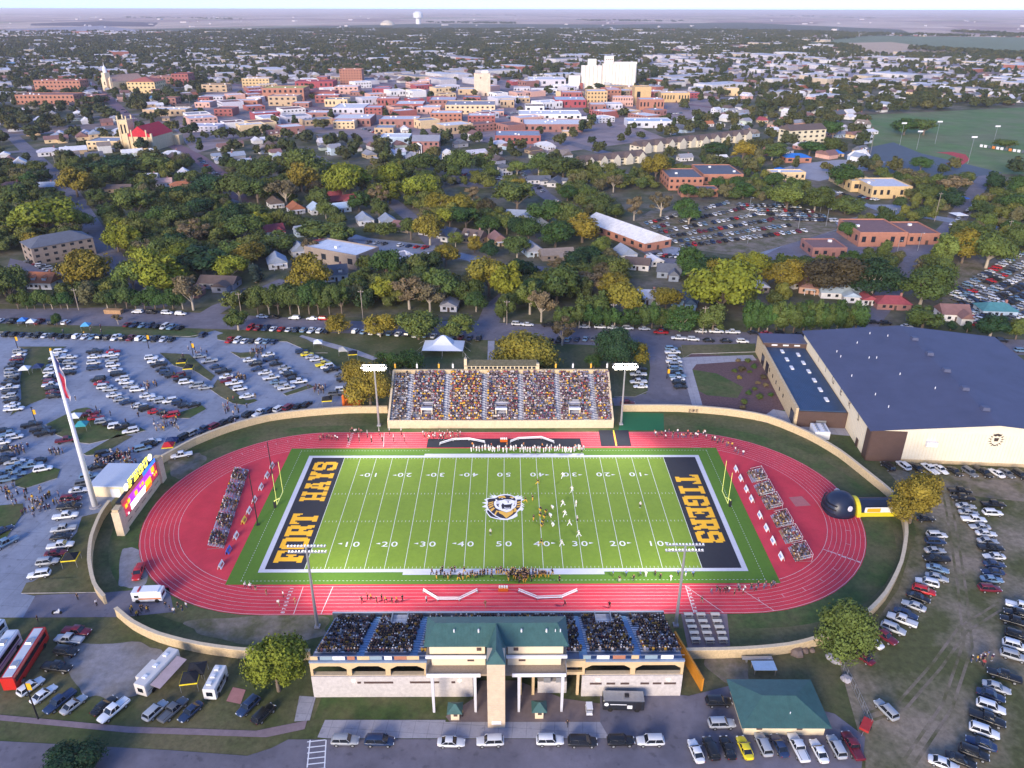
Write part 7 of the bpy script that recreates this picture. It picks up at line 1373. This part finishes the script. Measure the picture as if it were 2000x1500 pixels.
def trunk_mesh(C_, dims, mt, thick=.028):
    cz, rz, rr = dims; mb = MB().tube((0, 0, 0), (.005, .0, .2), thick*1.25, thick, 8).tube((.005, 0, .2), (0, .01, cz-.05), thick, thick*.55, 7)
    for c, cr in C_[:9]: mb.tube((.003, 0, .2+.14*abs(c[2])), tuple(np.array([c[0]*rr, c[1]*rr, c[2]*rz+cz])), thick*.5, thick*.14, 5)
    return mb.mesh('trunk', mt)
TP = {}
for sh, seeds in (('round', (1, 2, 3, 4)), ('tall', (5, 6, 7)), ('wide', (8, 9)), ('open', (10, 11, 12)), ('cone', (13, 14))):
    TP[sh] = []
    for sd in seeds:
        me, C_, dm = crown_mesh(sd, 5600 if sh != 'open' else 2200, .044 if sh != 'open' else .040, sh); TP[sh].append((me, trunk_mesh(C_, dm, M_pale if sh == 'open' or sd % 3 == 0 else M_bark)))
TP['near'] = []
for sd in (21, 22, 23): me, C_, dm = crown_mesh(sd, 17000, .029, 'round', None, .22); TP['near'].append((me, trunk_mesh(C_, dm, M_bark)))
TC = dict(Y=((.19, .21, .022), 'yellow green'), G=((.048, .095, .024), 'mid green'), D=((.024, .058, .024), 'dark green'), O=((.080, .112, .028), 'olive green'), A=((.225, .185, .026), 'golden'), B=((.165, .130, .070), 'brown sparse'), L=((.115, .155, .034), 'light green'), T=((.045, .075, .062), 'blue green'), M=((.070, .058, .030), 'bronze'))
TREES = []
def zone(X, Y):
    x, y = PX(X, Y)
    if y > 665: return 'near the stadium'
    if y > 600: return 'along the campus street'
    q = 'left' if x < 420 else ('centre left' if x < 820 else ('centre right' if x < 1250 else 'right'))
    if y > 520: return 'in the first wooded block, %s' % q
    if y > 430: return 'in the second wooded block, %s' % q
    if y > 360: return 'among the middle houses, %s' % q
    return 'below downtown, %s' % q
def tree(X, Y, w, h, code, shape=None):
    sh = shape or ('open' if code == 'B' else RND.choice(['round', 'round', 'round', 'tall', 'wide'])); me, tr = RND.choice(TP[sh]); rr = {'round': .46, 'tall': .34, 'wide': .56, 'open': .44, 'cone': .30, 'near': .46}[sh]; w *= 1.2
    TREES.append((X, Y, w, h, code, sh, me, tr, w/2/rr)); OCC.append((X, Y, w*.3))
def ptree(x, y, w, h, code, shape=None):
    X, Y = G(x, y); s = depth(X, Y)/FL; tree(X, Y, w*s, max(2.5, HT(x, y, y-h))*.98, code, shape)
for a in ((95, 462, 112, 80, 'Y', 'wide'), (160, 455, 45, 50, 'L'), (152, 385, 55, 60, 'A'), (12, 450, 60, 60, 'O'), (25, 592, 62, 78, 'O'), (175, 565, 78, 78, 'A'), (232, 492, 45, 55, 'Y'), (258, 495, 40, 60, 'Y', 'tall'), (300, 563, 72, 88, 'Y'), (262, 568, 60, 62, 'L'), (325, 572, 70, 72, 'Y'), (400, 542, 78, 66, 'D'), (455, 547, 56, 52, 'Y'), (487, 523, 60, 52, 'A'), (500, 552, 36, 38, 'T', 'cone'), (480, 472, 62, 58, 'O'), (352, 452, 52, 56, 'O'),
          (268, 432, 66, 72, 'L'), (315, 442, 46, 46, 'G'), (392, 427, 52, 46, 'D'), (413, 392, 62, 56, 'D'), (350, 402, 42, 42, 'D'), (470, 397, 70, 66, 'O'), (505, 402, 60, 60, 'O'), (560, 402, 60, 56, 'B'), (590, 374, 56, 60, 'A'), (625, 407, 40, 46, 'O'), (637, 427, 30, 36, 'L'), (672, 394, 62, 82, 'Y'), (600, 347, 75, 60, 'L', 'wide'), (508, 362, 60, 56, 'O'), (492, 442, 56, 50, 'O'), (625, 473, 66, 46, 'O'), (605, 574, 72, 78, 'A'), (668, 482, 46, 50, 'O'),
          (608, 504, 30, 40, 'B'), (548, 493, 60, 42, 'O'), (230, 347, 80, 46, 'D'), (300, 342, 65, 46, 'O'), (290, 512, 52, 52, 'B'), (380, 482, 62, 56, 'B'), (378, 606, 58, 74, 'B'), (466, 645, 38, 44, 'O'), (112, 636, 18, 24, 'G'), (231, 634, 18, 26, 'B'), (662, 652, 42, 38, 'A'), (685, 383, 72, 72, 'Y'), (762, 367, 50, 50, 'Y'), (762, 398, 42, 46, 'Y'), (818, 393, 66, 56, 'Y', 'wide'), (830, 342, 60, 50, 'O'), (900, 347, 50, 60, 'O'), (1010, 342, 36, 30, 'L'), (948, 337, 36, 40, 'L'),
          (1052, 342, 46, 46, 'O'), (1100, 347, 70, 46, 'O'), (1010, 413, 76, 68, 'O'), (1070, 443, 66, 56, 'G'), (910, 448, 56, 50, 'G'), (895, 424, 50, 46, 'A'), (840, 479, 52, 66, 'A'), (803, 468, 36, 46, 'O'), (890, 482, 26, 32, 'L'), (927, 493, 26, 36, 'A'), (958, 503, 36, 36, 'D'), (955, 460, 42, 42, 'G'), (990, 458, 42, 46, 'O'), (1032, 474, 46, 52, 'G'), (1085, 483, 62, 52, 'G'), (1115, 453, 56, 62, 'O'), (1137, 474, 56, 58, 'A'), (1010, 503, 46, 46, 'O'), (755, 549, 56, 68, 'G'),
          (750, 594, 42, 58, 'Y', 'tall'), (800, 604, 72, 68, 'B'), (840, 609, 62, 72, 'B'), (868, 594, 62, 72, 'O'), (955, 579, 78, 82, 'A'), (990, 584, 52, 76, 'Y', 'tall'), (1018, 554, 62, 52, 'D'), (915, 594, 50, 50, 'O'), (930, 609, 42, 42, 'G'), (985, 629, 36, 58, 'O', 'tall'), (1035, 614, 46, 68, 'L', 'tall'), (1057, 629, 52, 78, 'B'), (1087, 594, 76, 76, 'O'), (1140, 632, 34, 62, 'O', 'tall'), (1170, 629, 42, 62, 'O', 'tall'), (1220, 624, 68, 78, 'A'), (1195, 574, 52, 46, 'A'),
          (1150, 569, 62, 46, 'B'), (1120, 534, 52, 46, 'D'), (1150, 519, 46, 42, 'D'), (1180, 549, 46, 36, 'B'), (1300, 604, 52, 46, 'A'), (1345, 539, 46, 62, 'G'), (818, 663, 78, 56, 'L', 'wide'), (743, 658, 58, 48, 'A'), (895, 664, 58, 50, 'L'), (1098, 675, 48, 58, 'B'), (1030, 738, 112, 90, 'A', 'near'), (1200, 721, 72, 78, 'D', 'near'), (1226, 716, 62, 52, 'A'), (1160, 720, 32, 30, 'G'), (762, 731, 48, 48, 'G'), (803, 731, 54, 48, 'G'), (725, 800, 78, 90, 'A', 'near'), (702, 762, 52, 64, 'A'),
          (1280, 353, 46, 56, 'A'), (1238, 431, 42, 52, 'B'), (1290, 423, 46, 52, 'B'), (1147, 394, 42, 36, 'O'), (1108, 392, 36, 30, 'G'), (1172, 412, 52, 36, 'O'), (1203, 424, 30, 26, 'O'), (1336, 428, 42, 42, 'G'), (1405, 622, 118, 122, 'Y', 'round'), (1465, 549, 62, 62, 'Y'), (1525, 564, 78, 58, 'A'), (1350, 549, 42, 52, 'G'), (1618, 574, 106, 78, 'M', 'wide'), (1700, 584, 88, 78, 'D'), (1797, 594, 98, 78, 'O', 'wide'), (1838, 524, 42, 72, 'L', 'tall'), (1878, 514, 62, 68, 'A'),
          (1925, 524, 78, 78, 'L'), (1535, 413, 66, 62, 'L'), (1590, 413, 56, 52, 'O'), (1648, 368, 62, 52, 'G'), (1650, 418, 62, 36, 'O'), (1655, 468, 36, 36, 'G'), (1345, 438, 36, 36, 'G'), (1450, 313, 46, 42, 'A'), (1507, 313, 52, 36, 'O'), (1393, 303, 46, 26, 'G'), (1580, 303, 46, 30, 'G'), (1622, 301, 32, 36, 'O'), (1625, 273, 42, 42, 'G'), (1797, 335, 36, 32, 'G'), (1800, 398, 46, 46, 'O'), (1857, 383, 62, 46, 'B'), (1853, 408, 42, 42, 'D'), (1935, 378, 36, 46, 'D'), (1985, 393, 42, 52, 'G'),
          (1982, 418, 52, 46, 'G'), (1972, 463, 36, 36, 'G'), (1965, 292, 42, 22, 'O'), (1803, 264, 46, 36, 'O'), (1765, 264, 46, 36, 'G'), (1391, 651, 52, 62, 'O'), (1328, 648, 62, 44, 'G'), (1800, 643, 56, 48, 'O'), (1933, 658, 52, 46, 'D'), (1983, 663, 42, 42, 'L'), (1856, 645, 20, 20, 'D', 'cone'), (1888, 649, 20, 22, 'D', 'cone'), (545, 1350, 98, 112, 'Y', 'near'), (1640, 1296, 92, 122, 'L', 'near'), (1776, 1022, 78, 100, 'A', 'near'), (150, 1516, 110, 36, 'D', 'near')): ptree(*a)
# rows of street trees
for x0, x1, y, n, h, codes, w in ((35, 135, 604, 7, 40, 'GO', 26), (212, 355, 604, 9, 46, 'GOG', 30), (505, 665, 614, 9, 64, 'OGO', 34), (1095, 1345, 641, 15, 48, 'GGO', 27), (1465, 1668, 650, 13, 66, 'GGO', 30)):
    for k in range(n): ptree(x0+(x1-x0)*k/(n-1)+RND.uniform(-3, 3), y+(x0 > 400)*(k*0), w*RND.uniform(.9, 1.2), h*RND.uniform(.8, 1.1), RND.choice(codes), 'tall' if x0 > 1000 else 'round')
OPEN = [[(1240, 425), (1290, 395), (1460, 392), (1640, 425), (1645, 450), (1480, 500), (1290, 510)], [(1470, 515), (1560, 460), (1860, 430), (1850, 505), (1560, 525)], [(1840, 520), (2100, 470), (2200, 640), (1900, 645), (1835, 600)], [(1690, 225), (2100, 200), (2300, 350), (1960, 345), (1700, 320)], [(-300, 596), (700, 618), (1300, 640), (2300, 672), (2300, 1600), (-300, 1600)], [(1150, 380), (1300, 370), (1330, 425), (1230, 440)], [(20, 505), (150, 525), (140, 560), (0, 565)], [(690, 470), (850, 478), (830, 525), (700, 530)], [(1500, 315), (1660, 315), (1780, 400), (1700, 420), (1500, 360)], [(1700, 318), (2010, 330), (2010, 362), (1730, 352)], DT]
_SA = np.array([a for a, b, w in STREETS]); _SD = np.array([b for a, b, w in STREETS])-_SA; _SL = (_SD**2).sum(1); _SW = np.array([w for a, b, w in STREETS])
def off_street(X, Y, r):
    p = np.array([X, Y])-_SA; t = np.clip((p*_SD).sum(1)/_SL, 0, 1)[:, None]; return bool((np.hypot(*(p-_SD*t).T) > _SW+r).all())
OG = {}
def occ_add(): 
    OG.clear()
    for x, y, r in OCC: OG.setdefault((int(x//40), int(y//40)), []).append((x, y, r))
def free(X, Y, r):
    gx, gy = int(X//40), int(Y//40)
    for i in (-1, 0, 1):
        for j in (-1, 0, 1):
            for x, y, q in OG.get((gx+i, gy+j), ()):
                if (X-x)**2+(Y-y)**2 < (r+q)**2: return False
    return off_street(X, Y, r*.6)
occ_add(); cand = 0
while cand < 12000 and len(TREES) < 292:
    cand += 1; y = 345+(600-345)*RND.random()**.9; x = RND.uniform(-40, 2040)
    if any(inside(x, y, q) for q in OPEN): continue
    X, Y = G(x, y); w = RND.uniform(8, 14)
    if not free(X, Y, w*.30): continue
    tree(X, Y, w, w*RND.uniform(.85, 1.25), RND.choices('OGDABLYM', (26, 18, 12, 10, 12, 12, 5, 5))[0]); OG.setdefault((int(X//40), int(Y//40)), []).append((X, Y, w*.3))
TREES.sort(key=lambda t: PX(t[0], t[1])[0]); cnt = {}
for X, Y, w, h, code, sh, me, tr, sx in TREES:
    z = zone(X, Y); nm = TC[code][1]; cnt[z, nm] = cnt.get((z, nm), 0)+1
    t = thing('tree', '%s %s tree from left %s' % (ordn(cnt[z, nm]), nm, z), 'tree', (X, Y, 0), RND.uniform(0, 6.28), 'trees of the town blocks'); c = TC[code][0]; k = RND.uniform(.8, 1.2)
    o = link('crown', me, t, col=(c[0]*k*RND.uniform(.92, 1.08), c[1]*k, c[2]*k)); o.scale = (sx, sx, h); q = link('trunk', tr, t); q.scale = (sx*.9, sx*.9, h)
print('trees', len(TREES))
# shrubs of the hall garden
for k in range(34):
    x, y = RND.uniform(1420, 1530), RND.uniform(705, 805)
    if not inside(x, y, [(1405, 705), (1478, 706), (1530, 800), (1440, 800), (1462, 757)]): continue
    X, Y = G(x, y); me = RND.choice(TP['round'])[0]; c = TC[RND.choice('OGMBA')][0]; t = tag(link('shrub', me, None, (X, Y, -.5), RND.random()*6, c), '%s garden shrub planted in the mulch beds beside the hall wing' % ordn(k+1), 'shrub', 'shrubs of the hall garden'); s = RND.uniform(1.6, 3.0); t.scale = (s, s, s*.8)
# ---------------------------------------------------------------- the town beyond
rs = np.random.RandomState(11)
n_h = 0; cand = 0; far_pl = []
HW = ['white']*6+['pale', 'lav', 'cream', 'lblue', 'tan', 'pink', 'grey', 'mint', 'brick']; HR = ['grey', 'greyblue', 'dbrown', 'rbrown', 'slate', 'pale', 'taupe', 'rbrown', 'lav', 'white']
hl = {}
NEWH = []
while cand < 9000 and n_h < 215:
    cand += 1; y = 172+150*RND.random()**1.1; x = RND.uniform(-30, 2030)
    if any(inside(x, y, q) for q in OPEN): continue
    X, Y = G(x, y)
    if not free(X, Y, 8): continue
    n_h += 1; OG.setdefault((int(X//40), int(Y//40)), []).append((X, Y, 9)); NEWH.append((x, y, X, Y))
NEWH.sort()
for x, y, X, Y in NEWH:
    wc, rc_ = RND.choice(HW), RND.choice(HR); band = 'just beyond the wooded blocks' if y > 262 else ('on the far side of downtown' if y < 205 else 'level with downtown'); side = 'left' if x < 500 else ('right' if x > 1250 else 'centre')
    key = (wc, rc_, band, side); hl[key] = hl.get(key, 0)+1; nm = {'lav': 'lavender grey', 'lblue': 'pale blue', 'dbrown': 'dark brown', 'rbrown': 'reddish brown', 'greyblue': 'blue grey', 'mint': 'mint', 'pale': 'pale grey'}
    house(X, Y, RND.choice((0, 1, 2, 3, 4, 5, 6, 7)), T30+RND.choice((0, pi/2, pi, -pi/2)), wc, rc_, '%s %s house with %s roof %s, %s' % (ordn(hl[key]), nm.get(wc, wc), nm.get(rc_, rc_), band, side), RND.uniform(.95, 1.25), True)
# far buildings, too many to count
def prim(L, D, h, rise, kind):
    b = gable_wall(L, D, h, rise*.96, kind) if rise else MB().box(0, 0, 0, L, D, h); n = len(b.f)
    if rise: g = gable(L, D, h+.02, rise, .5, kind)
    else: g = MB().box(0, 0, h+.02, L*.97, D*.97, .3)
    o = len(b.v); b.v += g.v; b.f += [tuple(i+o for i in f) for f in g.f]; return np.array(b.v), b.f, [0]*n+[1]*len(g.f)
BV = [prim(11, 9, 3.2, 3.2, 'x'), prim(9, 12, 3.2, 3.2, 'y'), prim(15, 9, 3, 2.6, 'x'), prim(34, 22, 6, 0, 'x'), prim(60, 30, 8, 0, 'x')]
FARM = [[(1545, 90), (1690, 70), (2100, 74), (2100, 108), (1760, 104), (1640, 88)], [(1640, 86), (1740, 82), (1960, 110), (1700, 106)]]
def town_ok(x, y):
    yb = 62-8*max(0, 1-abs(x-1000)/700)+(0 if x < 1500 else (x-1500)*.02)
    return y > yb and not any(inside(x, y, q) for q in FARM)
pl = []
for _ in range(14500):
    d = 750+4700*rs.rand()**.72; a = (rs.rand()-.5)*1.42; X, Y = CAM[0]+d*sin(a)*1.0, CAM[1]+d*cos(a); x, y = PX(X, Y)
    if not (-40 < x < 2040) or not town_ok(x, y) or y > 200: continue
    if inside(x, y, DT) and y > 165: continue
    ind = (sin(X*.0021+1)*sin(Y*.0016+.5) > .35) or inside(x, y, [(1240, 118), (1300, 105), (1700, 115), (2050, 122), (2050, 168), (1600, 168), (1330, 152)]) or inside(x, y, [(-100, 50), (200, 46), (430, 66), (-100, 80)])
    if (y < 110 and rs.rand() < .25) or not free(X, Y, 5) or (ind and rs.rand() < .35): continue
    k = int(rs.choice([0, 1, 2, 3, 4], p=[.36, .30, .22, .10, .02] if not ind else [.24, .18, .26, .26, .06])); u = rs.rand()
    wall_ = [(.56, .54, .55), (.48, .46, .50), (.52, .43, .33), (.34, .13, .10), (.46, .42, .42)][int(rs.choice(5, p=[.42, .24, .14, .08, .12]))]
    roof_ = [(.22, .20, .23), (.34, .32, .36), (.17, .12, .12), (.50, .49, .53), (.26, .14, .12), (.12, .26, .46)][int(rs.choice(6, p=[.25, .2, .2, .2, .13, .02]))]
    if k > 2: roof_ = [(.58, .57, .60), (.44, .43, .47), (.30, .28, .30)][int(rs.choice(3, p=[.5, .3, .2]))]
    pl.append((X, Y, 0, T30+rs.choice([0, pi/2]), rs.uniform(.9, 1.35), k, [wall_, roof_]))
for _ in range(90):      # farmsteads and sheds beyond the edge of town
    x, y = rs.uniform(0, 2000), rs.uniform(26, 60); X, Y = G(x, y); pl.append((X, Y, 0, rs.rand()*3, rs.uniform(.8, 1.7), int(rs.choice([0, 3])), [(.6, .55, .55), (.5, .46, .48)]))
scatter('distant_town', BV, pl, M_vcr, 'mass of distant houses, sheds and warehouses across the town'); print('far buildings', len(pl))
# far trees: instanced mass
FT = bpy.data.collections.new('far_tree_kinds'); M_fl = leaf_mat('far_foliage', rnd=[(.030, .050, .024), (.052, .070, .026), (.075, .084, .030), (.042, .058, .028), (.105, .100, .034), (.060, .074, .030)])
for k in range(5):
    me, C_, dm = crown_mesh(40+k, 520, .13, ('round', 'tall', 'wide', 'round', 'cone')[k], M_fl); FT.objects.link(bpy.data.objects.new('kind_%d' % k, me))
def grove(seed):
    R = np.random.RandomState(seed); V, F = [], []; o = 0
    for _ in range(6):
        v, f, c = crown_mesh(60+R.randint(3), 150, .24, 'round', M_fl)[0], None, None; vv = np.array([p.co[:] for p in v.vertices]); ff = [tuple(p.vertices) for p in v.polygons]; s = R.uniform(9, 13); w = s*R.uniform(.9, 1.3)
        vv = vv*np.array([w, w, s])+np.array([*R.uniform(-30, 30, 2), 0]); V += vv.tolist(); F += [tuple(i+o for i in q) for q in ff]; o += len(vv); bpy.data.meshes.remove(v)
    me = bpy.data.meshes.new('grove'); me.from_pydata(V, [], F); me.materials.append(M_fl); return me
for k in range(3): FT.objects.link(bpy.data.objects.new('kind_%d' % (5+k), grove(70+k)))
M_fm = leaf_mat('block_foliage', rnd=[(.040, .068, .024), (.075, .108, .028), (.120, .138, .032), (.055, .085, .028), (.165, .168, .034), (.095, .120, .032), (.135, .118, .06)])
for k in range(4): FT.objects.link(bpy.data.objects.new('kind_%d' % (8+k), crown_mesh(90+k, 2600, .065, ('round', 'tall', 'wide', 'round')[k], M_fm)[0]))
pts, at = [], []
def mask(X, Y): return .5+.5*sin(X*.011+sin(Y*.007)*2)*sin(Y*.009+cos(X*.006)*2)
for _ in range(26000):
    d = 560+4900*rs.rand()**.62*(1 if rs.rand() < .62 else .35); a = (rs.rand()-.5)*1.42; X, Y = CAM[0]+d*sin(a), CAM[1]+d*cos(a); x, y = PX(X, Y)
    if not (-60 < x < 2060) or not town_ok(x, y) or y > 345: continue
    if y < 330 and any(inside(x, y, q) for q in OPEN[:-1]): continue
    dens = .80 if y > 205 else (.55+.5*mask(X, Y))*(1 if d < 2300 else .85)
    if inside(x, y, DT): dens = .10 if y < 235 else .28
    if inside(x, y, [(1240, 118), (1300, 105), (1700, 115), (2050, 122), (2050, 168), (1600, 168), (1330, 152)]): dens = .30
    if inside(x, y, [(-100, 50), (200, 46), (430, 66), (-100, 78)]): dens = .12
    if rs.rand() > dens: continue
    if d < 2300:
        if not free(X, Y, 2.6): continue
        k = rs.randint(0, 5); s = rs.uniform(8, 14) if y > 200 else rs.uniform(8, 12.5); pts.append((X, Y, 0)); at.append((k, rs.rand()*6.28, s*rs.uniform(.95, 1.4), s))
    else: pts.append((X, Y, 0)); at.append((5+rs.randint(0, 3), rs.rand()*6.28, 1.0, rs.uniform(.8, 1.15)))
for x0, y0, x1, y1, n in ((240, 34, 480, 38, 40), (1540, 68, 1640, 72, 30), (1860, 62, 2000, 70, 60), (900, 28, 1010, 31, 16), (1480, 30, 1720, 36, 40), (1780, 96, 2000, 112, 40), (280, 23, 330, 24, 8), (1130, 40, 1330, 42, 40), (840, 44, 1000, 46, 40)):
    for _ in range(n): u = rs.rand(); X, Y = G(x0+(x1-x0)*u+rs.uniform(-6, 6), y0+(y1-y0)*u+rs.uniform(-1.2, 1.2)); pts.append((X, Y, 0)); at.append((5+rs.randint(0, 3), rs.rand()*6, 1.2, 1.2))
occ_add()
for _ in range(9000):      # fills the wooded blocks between the single trees
    x, y = RND.uniform(-40, 2040), 318+(606-318)*RND.random()**.8
    if any(inside(x, y, q) for q in OPEN): continue
    X, Y = G(x, y); w = RND.uniform(6.5, 12)
    if mask(X*3, Y*3) < .40 or not free(X, Y, w*.30): continue
    OG.setdefault((int(X//40), int(Y//40)), []).append((X, Y, w*.26)); pts.append((X, Y, -.3)); at.append((8+rs.randint(0, 4), rs.rand()*6.28, w*1.15, w*RND.uniform(.8, 1.15)))
me = bpy.data.meshes.new('far_trees'); me.from_pydata(pts, [], []); at = np.array(at)
a = me.attributes.new('idx', 'INT', 'POINT'); a.data.foreach_set('value', at[:, 0].astype(np.int32)); a = me.attributes.new('rot', 'FLOAT_VECTOR', 'POINT'); r3 = np.zeros((len(at), 3), np.float32); r3[:, 2] = at[:, 1]; a.data.foreach_set('vector', r3.ravel())
a = me.attributes.new('scl', 'FLOAT_VECTOR', 'POINT'); s3 = np.stack([at[:, 2], at[:, 2], at[:, 3]], 1).astype(np.float32); a.data.foreach_set('vector', s3.ravel())
ft = link('far_trees', me); ft['kind'] = 'stuff'; ft['label'] = 'mass of distant trees covering the far town'
ng = bpy.data.node_groups.new('far_tree_scatter', 'GeometryNodeTree'); ng.interface.new_socket('Geometry', in_out='INPUT', socket_type='NodeSocketGeometry'); ng.interface.new_socket('Geometry', in_out='OUTPUT', socket_type='NodeSocketGeometry')
N, K = ng.nodes, ng.links; gi = N.new('NodeGroupInput'); go = N.new('NodeGroupOutput'); ci = N.new('GeometryNodeCollectionInfo'); ci.inputs['Collection'].default_value = FT; ci.inputs['Separate Children'].default_value = True; ci.inputs['Reset Children'].default_value = True
ip = N.new('GeometryNodeInstanceOnPoints'); ip.inputs['Pick Instance'].default_value = True
def na(n, t): q = N.new('GeometryNodeInputNamedAttribute'); q.data_type = t; q.inputs['Name'].default_value = n; return q.outputs[0]
K.new(gi.outputs[0], ip.inputs['Points']); K.new(ci.outputs[0], ip.inputs['Instance']); K.new(na('idx', 'INT'), ip.inputs['Instance Index']); K.new(na('rot', 'FLOAT_VECTOR'), ip.inputs['Rotation']); K.new(na('scl', 'FLOAT_VECTOR'), ip.inputs['Scale']); K.new(ip.outputs[0], go.inputs[0])
md = ft.modifiers.new('scatter', 'NODES'); md.node_group = ng; print('far trees', len(pts))
# grass tufts would not show at this distance; the air does
hz = MB().box(0, 46000, -1, 145000, 99000, 128).build('haze', None); hz.data.materials.clear()
m = bpy.data.materials.new('haze_air'); m.use_nodes = True; n = m.node_tree; n.nodes.clear(); ou = n.nodes.new('ShaderNodeOutputMaterial'); pv = n.nodes.new('ShaderNodeVolumePrincipled'); pv.inputs['Color'].default_value = (1, .92, .90, 1); pv.inputs['Density'].default_value = .000052; pv.inputs['Anisotropy'].default_value = .2
n.links.new(pv.outputs[0], ou.inputs['Volume']); hz.data.materials.append(m); hz['kind'] = 'stuff'; hz['label'] = 'thin evening haze'
